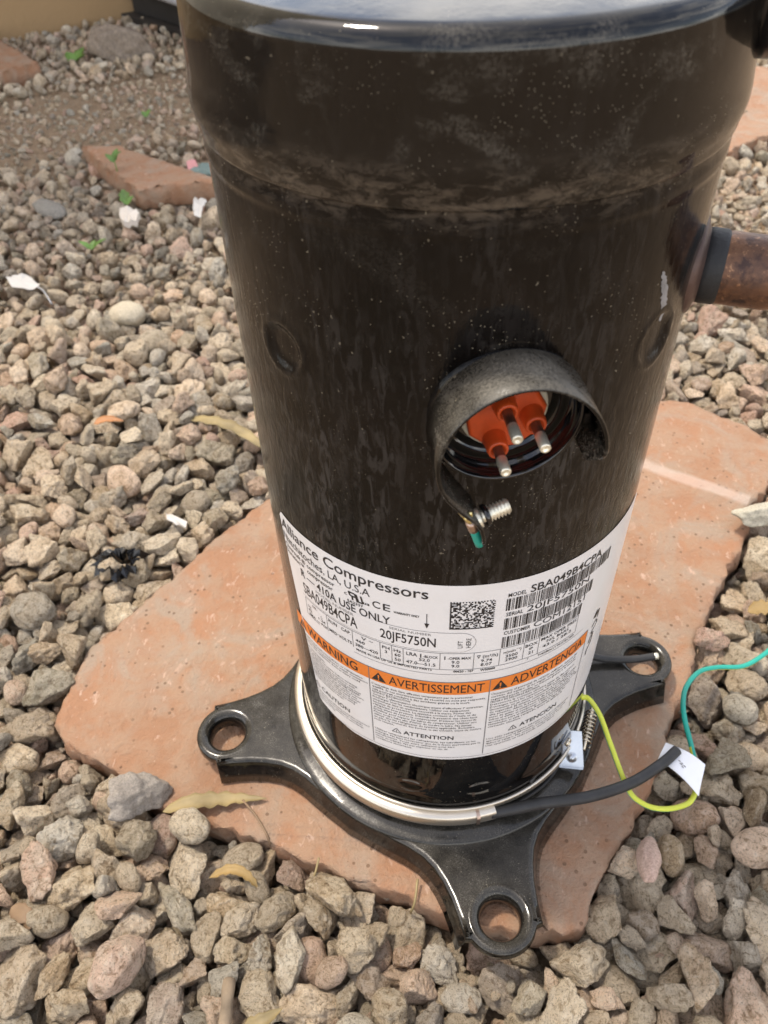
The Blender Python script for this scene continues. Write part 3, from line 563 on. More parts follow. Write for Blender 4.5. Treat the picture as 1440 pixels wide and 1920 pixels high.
6,138,-251,145,-94,5,29,-39,2,8,91,-7,-170,-95,6,-25,2,42,13,130,-240,106,-89,8,-40,-18,-22,7,87,154,-59,-95,1,8,-48,1,27,95,-114,-152,-95,40,25,10,-10,
26,151,-404,462,-62,1,-16,16,43,6,108,-199,-110,-73,0,-7,40,-27,18,80,227,68,-59,7,45,16,11,19,114,246,469,-72,19,44,1,-8,9,102,302,435,-64,0,49,1,-5,10,126,-395,267,-52,11,28,38,-8,
1,113,15,-178,-70,14,-7,46,7,27,95,189,-80,-72,49,0,0,0,21,99,216,381,-66,27,-26,26,-17,8,67,254,394,-54,2,28,38,-13,18,97,288,317,-53,13,-25,-33,-24,28,108,-410,262,-56,36,27,-18,-7,
19,104,-383,413,-41,8,35,-7,-33,30,86,-308,21,-66,4,-47,9,-9,25,121,-282,382,-41,29,-24,15,-28,13,90,-251,192,-53,15,-7,0,-46,26,134,-462,366,-18,29,-36,-15,0,
33,63,-381,205,-62,37,4,-5,-31,4,61,-371,349,-26,40,6,-12,25,26,106,-356,126,-31,7,-24,41,10,17,70,-290,-27,-60,29,-33,22,-1,22,73,-268,330,-40,30,-19,24,23,
24,105,-215,209,-52,24,-35,-20,15,15,108,-192,329,-31,1,-7,48,-3,12,106,-57,-141,-94,37,3,7,-31,18,120,-374,282,-60,2,-19,-44,11,16,129,-277,364,-52,7,11,47,9,
12,99,-210,-101,-78,18,13,3,44,25,140,-211,237,-78,27,-24,-25,21,15,108,-65,-113,-79,5,-45,19,-3,25,99,217,22,-71,47,0,0,15,30,48,197,-48,-77,21,-14,41,-9,
16,127,-219,382,-59,28,-40,6,6,33,128,-219,300,-53,34,4,-22,27,34,111,-302,-6,-38,17,0,-20,-41,19,87,-289,368,-40,1,18,-11,-44,13,87,-226,79,-61,21,-38,-17,-16,
15,133,-230,141,-52,29,-1,-3,39,19,59,-120,-113,-74,24,-5,25,-34,23,86,173,-121,-65,36,13,-18,-24,35,80,256,461,-57,46,-13,-7,8,6,104,-444,457,-49,6,17,39,23,
33,113,-437,306,-32,49,3,-3,-6,10,84,-393,412,-40,17,25,-34,-18,25,170,-373,146,-22,10,4,-47,8,0,114,-255,37,-56,46,16,6,5,34,68,-279,312,-39,18,-7,4,-45,
32,93,-199,274,-48,31,6,9,36,15,94,-185,271,-51,9,28,37,12,29,105,-129,-152,-96,9,39,-28,-6,31,110,132,-97,-93,23,-22,37,-3,35,170,281,466,-87,10,-39,28,-2,
26,151,-286,127,-82,17,-32,-7,-32,31,144,-120,-101,-95,0,42,24,-4,10,130,169,-105,-95,6,6,7,-48,17,94,193,59,-95,38,3,7,-31,9,132,280,416,-72,4,-5,9,48,
20,114,-288,48,-67,28,29,15,-23,4,137,-276,425,-67,8,-45,15,6,7,119,-195,163,-69,10,-34,-12,31,6,124,-401,303,-59,35,34,-1,6,31,93,-367,157,-65,10,-9,24,-41,
11,146,-326,178,-58,37,-4,-2,-32,26,170,-335,337,-46,23,35,-21,-16,34,107,-328,458,-59,20,16,-41,8,19,116,-310,401,-59,26,11,-16,37,26,106,-269,-80,-62,12,33,1,-34,
14,94,-215,-147,-91,25,10,-32,26,1,104,-288,-1,-68,24,-5,33,27,34,110,-294,219,-48,5,-34,35,1,9,61,197,104,-95,35,12,32,-3,16,78,-389,384,-32,5,-24,-10,41,
2,68,-376,213,-57,3,-44,0,-21,20,120,-187,287,-57,30,4,14,-36,1,99,-411,249,-45,15,34,13,29,13,73,-390,296,-41,46,-14,2,-9,7,51,-325,63,-69,11,-27,2,39,
5,110,-232,467,-37,9,30,34,-16,19,84,-222,-189,-51,11,5,-13,46,8,107,-265,-43,-95,9,36,32,3,5,150,-264,14,-93,45,1,-3,-20,27,136,130,-125,-95,7,47,-8,-9,
2,63,156,-145,-101,42,6,9,22,33,135,175,-67,-91,2,-1,-49,-4,13,143,-303,111,-83,40,-24,-2,16,26,120,-276,-8,-85,13,12,33,-31,27,170,-97,-168,-87,22,21,-7,-37,
35,97,193,-41,-95,7,44,17,12,8,165,265,209,-72,31,21,-31,-7,10,160,-422,318,-72,8,-45,18,1,6,170,-379,430,-62,2,38,-29,10,16,83,-260,65,-77,40,13,12,22,
29,104,213,121,-95,32,20,-14,-28,14,117,-412,316,-50,30,-1,-13,-37,6,137,-406,421,-53,2,25,33,25,29,98,-381,298,-57,13,-47,1,-1,19,142,-304,233,-69,47,-12,4,-1,
15,82,183,-39,-93,36,-24,-22,-1,5,87,276,425,-61,9,1,41,-26,11,120,-221,322,-48,31,-16,2,-34,10,161,-168,294,-27,0,5,-48,8,6,94,-399,232,-42,33,12,-33,8,
4,66,-404,434,-48,25,-34,-17,-18,2,103,-243,274,-41,41,-18,-19,5,5,116,-194,350,-40,40,-20,-15,15,2,97,-174,179,-67,43,11,-2,20,13,75,-127,-134,-70,24,-5,-39,16,
10,122,-462,400,-43,35,8,-15,30,6,122,-448,483,-69,28,-24,18,26,35,101,-292,256,-48,21,26,29,21,20,114,-308,482,-58,7,14,-46,-8,11,67,-261,199,-48,3,30,30,25,
28,86,-261,-104,-54,14,36,-14,27,5,170,-277,270,-77,4,-40,14,25,22,103,-79,-166,-95,10,-21,28,-33,5,51,-6,-144,-103,1,-13,47,-5,19,120,157,-74,-96,17,9,16,42,
31,142,184,-24,-96,10,1,5,48,29,111,-69,-131,-93,21,41,15,-7,31,134,109,-103,-96,2,0,0,49,24,170,-240,211,-83,39,-28,10,2,34,110,-211,-75,-94,22,8,-9,42,
9,99,169,1,-82,48,-10,-7,2,0,170,196,357,-60,12,35,2,32,15,123,246,359,-83,37,14,3,29,16,123,248,389,-73,5,-4,-48,4,31,170,-427,375,-43,6,0,0,49,4,170,-398,371,-57,8,-13,46,3,
34,121,-388,448,-70,26,41,4,8,4,101,-322,371,-55,9,-32,34,13,16,119,-306,182,-78,15,-45,-12,1,7,104,-298,300,-59,12,0,-7,-47,28,107,-274,89,-76,41,4,20,-17,
11,128,-253,258,-46,2,48,8,-3,21,148,-246,473,-70,36,3,-28,18,34,93,-231,157,-66,27,-38,-16,-3,11,90,-198,230,-66,9,3,-48,3,33,94,-364,381,-38,17,-35,27,-12,
14,109,-253,416,-47,5,45,-16,10,33,86,191,25,-56,19,28,-23,27,4,95,-418,327,-41,38,-21,-23,6,23,89,-366,311,-32,43,-16,8,-15,1,95,-317,28,-50,44,2,12,-17,
23,102,-215,278,-55,31,6,-23,29,3,106,-221,423,-45,13,40,-24,-4,10,87,-64,-114,-60,26,7,9,40,12,81,244,377,-60,15,-31,19,30,27,98,-332,428,-48,41,4,25,-7,
32,107,-174,164,-63,22,-39,-11,15,24,115,174,33,-95,0,-29,-39,5,3,139,-282,-33,-86,4,-5,-29,-39,17,136,-255,-128,-80,13,-15,36,-27,8,122,-221,-108,-86,20,7,-44,-1,
21,110,74,-149,-90,11,-23,-35,23,20,106,144,-33,-96,41,9,14,-21,6,127,183,-86,-94,6,-8,48,-4,4,132,-348,94,-72,3,-19,32,-32,15,126,-334,161,-73,2,-8,-48,2,
15,99,-270,7,-71,2,-22,-44,-1,19,106,-83,-180,-75,19,20,0,-40,5,156,-42,-186,-62,43,10,18,9,11,98,222,55,-74,11,6,47,3,7,152,-378,392,-53,8,-36,22,-24,
10,129,-347,180,-71,6,-1,-6,-48,35,129,-329,480,-64,4,46,-12,-11,7,107,-301,-9,-67,35,19,23,18,19,91,-278,132,-54,9,-9,-15,-45,25,101,-200,128,-65,4,-1,9,-48,
35,108,-107,-179,-68,5,20,36,27,12,105,296,339,-60,14,9,-41,20,26,111,-375,356,-45,24,-34,26,5,12,92,-313,194,-59,6,8,-46,-15,16,103,-261,433,-55,5,24,41,-11,
33,82,-248,-41,-94,24,-39,16,8,2,117,-232,346,-55,36,29,-11,-12,32,100,-176,259,-68,33,10,-13,33,32,80,233,381,-64,19,-40,17,12,30,87,-425,285,-62,10,-18,-15,42,
6,107,-334,67,-32,7,-43,-20,-11,26,88,-259,80,-50,23,-21,32,-20,4,96,-226,219,-64,13,21,41,9,26,118,-231,264,-43,20,28,20,28,23,102,-188,-195,-56,30,4,38,3,
4,60,299,373,-55,19,-37,26,4,35,95,-488,419,-51,20,-5,-16,-42,13,88,-310,90,-52,6,-1,42,-25,7,89,-275,434,-41,0,-36,-25,22,28,82,-146,195,-45,37,28,11,12,
20,146,-300,-4,-94,36,8,-7,-32,6,122,-251,-98,-97,40,-2,9,-27,15,88,-136,-165,-98,1,33,36,1,18,110,111,-119,-93,40,-26,-4,10,6,83,109,-90,-96,11,-10,36,30,
11,163,224,406,-89,42,-1,-1,-25,5,112,-284,36,-87,28,-23,-8,-32,34,140,-280,306,-79,6,43,21,-7,8,145,-190,-80,-89,24,9,-15,-39,17,104,-166,-105,-94,49,-3,6,1,
12,79,-75,-155,-85,37,-23,20,-10,4,116,-61,-155,-91,41,11,0,-24,12,99,143,-84,-94,1,-25,42,-4,32,122,160,-10,-96,19,0,1,45,33,142,192,-63,-84,15,-28,-2,-37,
32,102,221,41,-86,47,6,-11,1,15,92,244,105,-100,43,-1,5,-23,34,112,274,369,-91,34,-11,-16,29,33,148,320,442,-91,2,-19,-45,4,21,116,-400,317,-75,31,-6,-34,-17,
22,105,-308,27,-90,11,15,43,-14,22,135,-305,286,-76,5,-15,-42,20,2,108,-258,191,-71,8,14,45,12,22,119,-221,168,-73,43,-21,-6,-9,33,81,-142,-117,-77,14,-32,27,-21,
19,121,190,23,-90,37,-31,-2,-8,35,135,248,173,-90,44,-7,0,-21,27,134,312,454,-67,26,12,-13,-38,4,121,-441,407,-58,1,14,-47,5,28,152,-374,371,-59,35,30,16,1,
2,170,-351,480,-75,6,9,13,-46,9,123,-325,275,-66,48,7,2,3,2,138,-303,122,-61,29,6,30,25,24,148,-273,209,-58,4,26,4,41,21,119,-277,286,-40,42,-11,16,16,
34,119,-251,283,-65,1,20,5,44,18,90,-156,-97,-86,32,-13,0,-35,14,84,-78,-152,-52,8,-22,41,-12,14,75,155,-104,-82,11,13,21,-41,7,104,202,15,-68,6,25,39,14,
13,104,187,73,-68,1,47,-8,9,7,128,195,85,-82,6,-37,-18,-26,30,112,245,133,-60,10,3,-41,25,30,91,249,415,-68,28,-34,-16,-14,3,106,293,378,-69,44,-8,18,7,
34,122,292,390,-45,5,-40,-22,-17,7,149,-465,378,-45,44,18,7,-12,8,124,-465,431,-59,8,-2,44,-21,10,103,-417,446,-63,32,-33,11,13,20,101,-367,214,-69,4,8,-9,-47,
11,99,-312,362,-56,21,21,-29,-25,1,72,-295,289,-53,24,22,-3,-36,27,96,-267,147,-64,27,-29,11,27,10,151,-211,355,-52,43,12,9,19,27,112,-176,220,-72,1,-18,-44,13,
16,77,-388,362,-36,23,0,43,-4,21,79,-281,6,-58,4,-28,-4,40,32,67,230,391,-71,3,-46,-15,8,10,84,-487,433,-44,8,-23,-9,42,20,94,-493,466,-48,5,11,-15,-45,
17,75,-389,334,-21,3,21,-35,27,21,47,-361,319,-43,2,-40,-28,1,28,79,-329,275,-44,37,14,-25,-12,21,94,-313,325,-40,33,-20,9,29,11,92,-276,467,-46,3,44,15,16,
31,145,-294,-23,-88,10,-10,32,-35,8,121,-297,96,-91,11,-47,6,1,1,60,-108,-162,-101,12,21,-40,-15,21,118,250,197,-94,2,3,49,-3,6,111,255,382,-97,1,16,46,4,
23,167,305,419,-86,38,-5,1,-31,9,130,-362,418,-78,1,-3,3,-49,33,106,-304,85,-73,15,-21,-38,15,0,123,-283,6,-92,24,31,-26,14,33,106,-100,-134,-93,13,-46,13,2,
30,101,183,12,-93,36,-20,16,-21,2,106,197,10,-93,7,-17,-2,-45,1,103,-421,366,-68,46,-11,6,-9,9,170,-401,245,-70,43,-4,-10,20,3,132,-403,406,-64,33,33,13,-7,
3,125,-354,111,-86,3,44,-19,12,24,150,-357,320,-66,19,44,7,-5,11,139,-332,224,-73,13,5,14,45,3,127,-284,-64,-77,46,1,3,16,25,123,-210,407,-72,5,-9,-48,4,
17,95,-183,-152,-94,10,-29,-38,-5,1,94,-190,-121,-87,2,40,27,-6,20,99,-69,-142,-74,3,12,-47,-3,28,91,128,-170,-69,27,1,-17,-37,0,114,170,-51,-89,21,24,-1,37,
25,97,303,458,-95,41,5,-1,-27,15,150,325,434,-68,22,6,13,-41,12,100,-349,279,-79,33,15,16,-28,32,83,-346,407,-59,20,30,31,10,32,81,-297,61,-67,4,20,-44,2,
3,92,-210,-180,-92,5,-37,5,31,10,109,-90,-186,-61,30,7,-30,22,32,82,-44,-166,-66,38,-14,18,21,11,127,246,111,-62,9,-4,47,-8,34,69,245,401,-73,33,3,22,-29,
3,55,-336,122,-73,32,-33,-12,-12,9,112,-314,341,-47,27,-11,-1,39,6,106,-272,70,-87,22,33,-27,10,17,71,-242,49,-59,4,-34,16,-32,0,106,-231,126,-70,16,12,-30,-33,
16,99,-233,246,-53,1,15,43,19,24,61,-199,-120,-73,5,-4,-28,-40,27,154,-205,334,-61,45,-17,1,-11,12,59,-134,-142,-84,18,-11,44,7,21,54,233,111,-97,23,0,40,18,
28,95,230,442,-74,27,-3,-21,-35,20,96,313,413,-62,0,-47,-6,12,16,47,-355,404,-61,28,-31,-18,20,23,63,-317,386,-50,39,-7,-5,28,15,108,-311,301,-57,30,-13,32,-17,
34,130,-261,464,-57,12,12,25,39,21,97,-257,-118,-53,6,22,43,1,34,100,-256,137,-51,29,-28,6,-27,33,65,-251,217,-42,29,-28,18,-21,11,134,-233,453,-57,31,13,-3,-35,
25,85,-172,-129,-54,15,-24,36,18,1,64,204,-25,-54,31,-34,-6,17,13,96,253,350,-83,31,-31,-11,19,3,71,243,447,-73,46,-6,13,9,23,120,317,418,-40,34,-3,-4,35,
28,102,-442,321,-39,20,-24,-2,37,9,69,-223,-78,-80,12,27,-38,10,19,85,-178,222,-52,7,12,45,-12,15,134,-423,261,-94,1,0,-49,5,8,165,-371,296,-85,9,28,38,11,
8,114,-367,433,-90,3,-2,43,24,1,87,-262,-4,-100,8,48,-1,1,33,83,-274,123,-99,7,-44,19,-7,9,111,-245,-163,-99,47,-6,2,13,28,90,-249,265,-94,1,7,-43,-23,
17,129,-226,-160,-91,35,3,7,-34,17,89,-223,-64,-95,6,34,-35,-2,12,79,-204,-171,-99,28,3,6,40,31,139,-159,-139,-95,3,7,48,3,23,105,180,-5,-94,43,1,-5,-22,
26,64,202,73,-100,5,-44,14,-15,17,151,257,331,-89,10,-2,-2,48,7,140,252,438,-89,27,36,12,-16,10,170,-388,276,-82,23,-34,26,8,17,162,-370,455,-79,37,8,-6,31,
26,55,-313,39,-101,10,-46,-4,-11,19,119,-273,-62,-91,20,-16,40,-12,5,105,-295,59,-90,26,-8,-21,-36,12,86,-287,113,-96,9,47,-6,-8,24,131,-289,356,-84,18,23,-34,19,
10,139,-284,441,-79,45,-1,10,16,33,70,-254,-34,-100,13,11,-1,46,6,139,-269,229,-94,2,38,29,10,32,141,-236,186,-81,26,25,-29,-16,32,154,-212,129,-90,25,4,-21,36,
3,126,-210,300,-91,26,-39,11,-10,34,100,-185,-135,-96,0,5,-3,49,24,88,-167,226,-98,1,-25,-42,5,35,130,216,8,-90,12,34,33,4,17,119,240,374,-93,36,0,4,-33,
18,145,235,479,-89,18,-7,17,-42,5,119,265,182,-94,47,2,6,-11,22,136,292,343,-87,38,21,17,15,3,160,260,481,-81,19,-16,39,15,8,127,-423,387,-68,30,7,16,35,
24,121,-376,166,-75,7,13,23,-41,17,129,-358,197,-79,8,28,34,20,10,117,-361,235,-86,14,20,13,-40,7,109,-331,70,-78,25,-20,-37,-5,25,94,-340,112,-75,15,21,-42,-5,
20,69,-342,194,-81,6,-22,43,4,19,123,-308,48,-83,27,19,2,36,22,87,-310,148,-97,36,32,-5,8,29,113,-307,269,-72,19,43,-11,11,7,61,-284,94,-78,23,9,0,42,22,146,-266,133,-76,22,-33,9,-27,
1,139,-256,409,-74,8,-18,-45,1,25,140,-223,-180,-72,30,4,9,38,35,129,-240,260,-74,4,27,36,19,31,79,-216,-131,-83,12,-45,-2,-16,17,106,-202,179,-75,12,25,-39,-10,
5,112,-201,219,-78,8,41,25,-7,14,135,-206,286,-72,5,-48,7,-8,11,110,-216,319,-79,5,-40,25,11,6,95,-165,-169,-92,3,-29,26,30,16,129,-149,203,-66,18,-36,25,11,
3,76,-138,-92,-100,17,7,-6,45,30,127,-68,-172,-75,31,-3,-4,-38,2,84,93,-111,-94,3,-34,-26,-25,13,92,203,-56,-87,30,16,-32,15,32,100,225,363,-84,6,-35,-15,30,
4,86,248,467,-95,15,32,32,12,7,72,262,375,-87,32,33,10,14,33,105,295,326,-72,2,-16,26,39,16,136,306,396,-59,16,-2,9,45,27,112,288,433,-78,3,6,-16,-46,7,103,-432,323,-50,38,14,-26,-8,
11,108,-422,271,-73,13,-46,1,-11,17,80,-403,225,-67,32,-28,-22,-10,33,124,-379,208,-83,24,2,15,40,19,116,-376,269,-58,15,10,-32,33,28,94,-383,463,-53,4,-23,41,12,
5,115,-345,252,-71,3,28,-40,-5,5,99,-357,355,-58,3,-46,-17,0,7,78,-320,57,-97,28,7,37,15,9,95,-320,242,-76,3,-37,29,13,15,122,-324,303,-55,10,-28,-33,21,
10,57,-322,359,-67,19,30,17,-29,32,133,-298,454,-61,21,-5,7,-44,9,144,-271,162,-64,7,12,8,46,5,135,-268,229,-48,8,-4,48,-2,18,84,-246,308,-47,20,-44,-2,2,
31,123,-229,239,-76,4,15,-43,18,15,86,-223,395,-64,33,8,35,-6,15,126,-178,-98,-78,0,42,25,4,4,114,-178,204,-64,20,0,6,45,21,92,-158,-180,-80,14,33,27,19,
21,119,74,-172,-82,43,-6,23,-4,6,84,236,368,-73,43,2,-14,19,17,107,225,425,-72,4,-9,30,-38,2,77,243,343,-78,9,-27,22,33,9,170,-520,467,-64,7,-22,43,-4,
30,139,-436,467,-70,31,3,-12,-36,8,143,-414,338,-63,36,28,-4,-17,9,107,-400,292,-68,43,-20,-7,-12,7,98,-402,444,-54,8,46,-4,13,1,137,-348,212,-56,45,-7,-7,18,
4,122,-330,389,-51,27,33,-23,-8,14,93,-338,447,-63,38,16,8,-25,3,97,-299,170,-66,46,11,-9,-8,16,75,-287,341,-67,5,45,17,-10,32,82,-297,422,-58,3,-3,-16,-46,
8,104,-243,180,-52,18,-8,15,42,7,85,-219,150,-77,1,33,31,18,11,55,-144,-85,-99,4,-6,-29,39,20,81,163,-114,-77,19,33,-18,-25,8,104,259,424,-73,20,14,32,-28,
9,88,281,308,-80,6,5,8,-48,22,80,-427,352,-51,24,-21,11,-35,17,80,-376,448,-51,18,-1,17,-43,30,64,-338,300,-61,28,-6,31,-25,2,60,-299,260,-62,1,2,-42,-25,
4,100,-304,314,-48,7,-15,-35,31,29,110,-299,393,-49,34,31,13,-11,34,74,-274,-28,-67,26,15,22,-32,17,62,-277,75,-73,19,-7,-4,-45,4,109,-237,422,-43,15,-15,40,-18,
14,68,-231,-82,-78,26,21,4,35,25,87,235,461,-75,29,35,-17,-6,22,65,-360,432,-64,18,-10,45,-2,20,96,-332,250,-62,16,-45,9,6,20,75,-332,297,-46,31,-25,21,-19,
13,69,-319,240,-35,7,12,-20,42,29,56,-295,385,-39,6,-8,48,0,29,82,-447,309,-97,20,25,-30,-22,14,103,-397,211,-94,6,-7,-48,-6,26,111,-367,272,-87,32,-19,32,-3,
22,112,-351,-49,-94,3,14,-24,40,13,130,-342,-27,-97,12,-46,-12,1,3,114,-343,-4,-92,7,-31,-15,34,25,134,-352,26,-90,0,21,34,-29,24,97,-342,53,-95,23,4,36,23,
32,53,-325,-28,-102,49,1,-1,6,31,90,-322,31,-100,30,3,-4,-38,13,170,-319,79,-94,9,-44,19,-7,35,103,-308,-174,-95,22,27,-28,-21,4,103,-299,-152,-95,4,-44,-20,8,
11,123,-295,-69,-95,1,39,-29,3,14,139,-298,-41,-93,43,20,-10,-9,24,168,-282,-219,-85,32,-31,-13,16,22,105,-278,-191,-94,12,47,8,3,14,167,-278,-171,-87,18,26,37,-1,
13,131,-277,-146,-94,3,-40,25,-15,34,125,-273,-122,-91,2,-25,42,-8,32,104,-281,83,-95,3,11,47,10,19,137,-276,99,-97,8,2,8,48,15,97,-247,-209,-95,27,-13,33,-19,
30,119,-250,-192,-93,2,-42,-25,-2,0,77,-250,-122,-101,4,-48,-10,-5,9,118,-228,-192,-99,10,-4,-4,48,17,91,-226,-126,-95,10,38,24,17,20,116,-222,217,-97,42,9,-5,-24,
9,101,-197,-194,-100,2,-3,-4,49,6,93,-180,-195,-94,21,3,-25,-36,14,74,-174,-145,-100,22,16,16,38,31,105,-178,-119,-98,6,-14,46,-3,26,114,-157,-215,-94,7,-27,-40,7,
14,135,-127,-211,-90,24,32,19,21,11,89,-130,-187,-94,16,29,33,15,3,79,-82,-221,-98,5,10,48,2,16,123,-52,-188,-88,2,-19,-40,-21,7,85,-62,-173,-95,2,-35,29,-17,
20,106,-60,-116,-98,3,4,-8,-48,21,134,-35,-218,-93,3,-16,46,-3,21,96,-33,-197,-95,46,2,-5,-16,34,101,-32,-141,-96,40,-6,-7,-26,6,170,-36,336,-87,30,11,-8,36,
20,151,-25,363,-94,30,6,8,37,0,170,-31,384,-80,40,-17,-14,-18,26,99,-13,-219,-93,27,27,-26,17,10,131,-7,-188,-95,2,9,-5,48,23,121,16,-216,-89,31,-34,12,-11,
3,130,19,-186,-95,43,2,-6,22,10,169,15,382,-90,4,-36,33,-1,25,170,7,411,-87,42,4,6,-24,8,143,16,463,-89,14,-40,6,-23,35,124,41,-186,-91,46,10,1,13,6,167,43,358,-78,11,25,17,-37,
26,155,56,464,-80,29,34,4,-21,7,88,84,-191,-98,47,10,-3,-8,22,57,83,-161,-101,27,14,-29,-25,20,152,103,-188,-96,2,42,-25,-2,9,85,107,-168,-96,5,-5,43,-23,
2,109,139,-188,-95,7,-11,47,-2,29,92,132,-167,-97,18,-5,-17,42,21,130,158,-197,-90,5,-3,4,48,33,92,158,-165,-98,46,8,-6,-12,24,87,159,-26,-98,5,-36,32,-1,
34,101,181,-138,-94,9,-15,45,8,1,105,211,-169,-98,9,-43,21,0,9,125,207,-149,-95,7,-2,48,8,25,91,205,-120,-92,17,-10,-36,26,11,170,206,-99,-86,41,1,-8,-25,
34,105,207,-72,-92,12,-15,-42,17,3,126,209,-43,-94,46,10,12,-3,22,131,206,-23,-92,7,-24,37,-20,35,123,207,27,-91,32,8,7,35,25,69,245,-190,-100,15,28,-35,-10,
20,161,229,-148,-89,13,-25,-40,6,3,58,230,-123,-102,33,4,-9,35,28,128,227,-99,-94,22,11,6,42,16,95,231,-49,-94,2,49,-6,1,2,137,233,-23,-88,24,-38,-11,15,
0,141,235,-1,-97,3,36,-34,-1,35,116,226,25,-93,42,23,-4,-8,29,120,230,49,-94,8,-45,18,-3,25,155,263,-80,-82,5,-34,18,-30,26,80,253,-45,-96,34,33,-7,-11,
13,145,259,27,-87,42,22,-11,-7,31,170,255,48,-93,2,2,49,-2,18,85,254,95,-98,20,3,-3,44,28,76,277,51,-100,43,2,9,21,22,99,280,101,-96,16,-8,-36,28,21,121,273,162,-87,32,34,-11,-10,
35,167,282,198,-86,35,-6,-1,-34,10,130,280,228,-94,34,-4,-5,34,33,161,299,152,-91,8,9,16,45,15,86,301,190,-98,3,-21,-44,0,31,145,312,214,-95,0,35,34,-2,
3,123,301,266,-94,16,-45,0,-8,12,148,301,287,-92,21,26,34,8,23,128,295,310,-92,37,3,0,32,35,121,307,479,-88,40,-1,18,-21,15,126,329,269,-91,26,-7,20,-36,
16,142,331,294,-88,3,-42,-25,-2,4,110,327,460,-89,10,24,0,-42,9,164,-534,450,-94,26,1,-8,41,26,126,-538,478,-90,22,3,-13,42,23,163,-516,408,-73,15,18,-39,-18,
31,103,-385,33,-92,9,-11,32,35,15,170,-395,131,-68,24,0,-7,-42,25,157,-361,-13,-88,6,-6,-3,48,13,122,-355,8,-95,0,-47,14,6,11,117,-366,39,-81,30,-12,18,32,
6,93,-360,126,-75,2,45,-10,-18,16,123,-337,-86,-90,2,-47,-13,-6,16,102,-333,-68,-91,20,0,24,38,12,92,-333,-46,-95,18,-9,-22,39,32,116,-339,39,-86,25,-5,-37,-19,
26,123,-340,82,-90,10,-13,37,-28,33,118,-321,-135,-87,21,40,6,-18,18,135,-316,-58,-90,3,-16,-20,-41,17,76,-318,-33,-96,10,29,-36,12,16,109,-315,-19,-93,46,-5,-7,-14,
15,170,-293,-203,-75,38,-12,-28,-6,34,133,-297,-186,-87,26,-36,4,20,17,89,-297,-167,-94,38,-15,22,-14,35,168,-298,-134,-83,41,-21,-2,-17,32,130,-282,-103,-91,5,-3,43,-23,
23,158,-288,-89,-73,9,13,46,-5,11,108,-265,-230,-75,1,-15,-11,-45,11,76,-263,-184,-99,4,-14,-46,7,8,124,-261,-156,-86,24,-15,33,22,6,122,-262,-110,-81,17,45,10,-3,
23,93,-237,-176,-92,48,8,-2,-3,25,80,-239,-152,-88,22,-33,25,-14,5,107,-234,154,-93,35,19,6,27,16,148,-210,198,-87,25,-17,25,-29,8,167,-215,426,-80,34,17,-10,30,
34,102,-186,153,-92,9,-38,10,-27,0,92,-168,-203,-98,2,9,46,-14,34,53,-166,-179,-99,24,-39,18,2,17,140,-163,202,-87,44,13,5,-17,20,137,-145,-201,-91,4,21,43,-10,
19,105,-146,251,-96,2,-22,-43,6,3,71,-114,-206,-95,17,30,14,32,0,90,-118,-187,-99,8,-47,-12,3,21,106,-121,-138,-91,35,10,-31,-10,5,158,-117,258,-85,9,-24,-40,-12,
14,109,-101,-103,-93,36,11,-5,31,29,100,-70,-231,-96,11,-6,17,-44,16,120,-69,295,-74,9,1,-48,-1,28,129,-48,-204,-88,19,-44,-11,-6,30,135,-43,420,-90,0,11,-32,35,
13,170,-22,-231,-71,30,-9,-14,36,34,90,-20,-207,-93,15,13,31,-32,25,104,-25,-181,-91,31,33,4,18,1,145,-19,476,-85,8,-45,0,-18,22,71,2,-205,-99,17,24,21,33,
33,86,-2,375,-98,16,12,17,41,32,128,29,-204,-91,2,-11,-7,-47,24,123,50,-200,-92,23,4,-23,36,16,159,51,394,-61,30,1,-33,-19,14,87,75,-204,-96,21,-3,-7,43,
13,80,73,-183,-99,25,-1,2,42,14,170,73,363,-86,45,17,1,-5,15,109,90,-207,-93,8,44,17,-8,32,83,86,-177,-100,37,2,-6,-32,29,69,97,-154,-99,41,-27,0,1,10,124,92,-127,-95,20,-10,-1,-44,
13,145,124,-181,-87,13,27,35,18,13,125,139,-199,-81,32,1,1,38,32,161,146,385,-84,47,2,-12,7,2,122,169,-213,-83,39,13,-24,12,16,162,180,-189,-80,1,46,7,-17,
10,158,168,-151,-91,46,-1,8,-13,19,124,198,-208,-91,13,-32,33,9,6,97,198,-177,-97,5,18,45,9,34,104,188,-159,-95,7,14,1,46,12,169,199,-132,-82,40,-21,-5,-19,
20,124,196,442,-93,4,19,2,-45,24,117,223,-207,-93,28,-33,-14,18,0,143,225,-185,-97,2,38,-30,1,32,65,214,-136,-101,5,3,5,48,31,146,220,-119,-85,12,34,-30,15,
8,83,220,-80,-95,26,17,-5,-37,17,107,221,-13,-87,9,32,25,-26,8,121,216,476,-92,43,-7,-7,-22,2,114,250,-164,-96,37,-10,-15,27,12,163,244,-131,-88,12,14,42,17,
25,119,239,-90,-87,34,15,-28,-15,29,144,250,-58,-87,31,-6,-27,26,8,116,240,32,-81,8,-20,36,-25,28,99,268,-41,-95,3,-46,-5,16,16,165,281,16,-86,28,-2,6,-40,
9,89,273,61,-97,13,-10,16,-43,20,130,266,87,-93,6,23,-40,-15,24,111,263,105,-91,30,-16,-17,-31,20,134,264,129,-93,13,42,-21,-8,8,91,294,104,-94,22,-10,37,-21,
15,141,293,135,-92,14,47,-5,4,27,110,281,152,-68,10,-8,39,27,32,93,290,178,-96,13,38,26,12,29,91,296,210,-96,18,39,-19,-15,19,135,297,224,-78,11,-48,4,-2,
29,119,279,322,-92,15,40,-22,6,34,83,307,349,-73,18,-8,-2,-45,29,139,322,196,-91,15,39,21,14,28,130,330,370,-89,12,-6,44,-17,12,128,347,308,-83,7,-26,-19,-36,
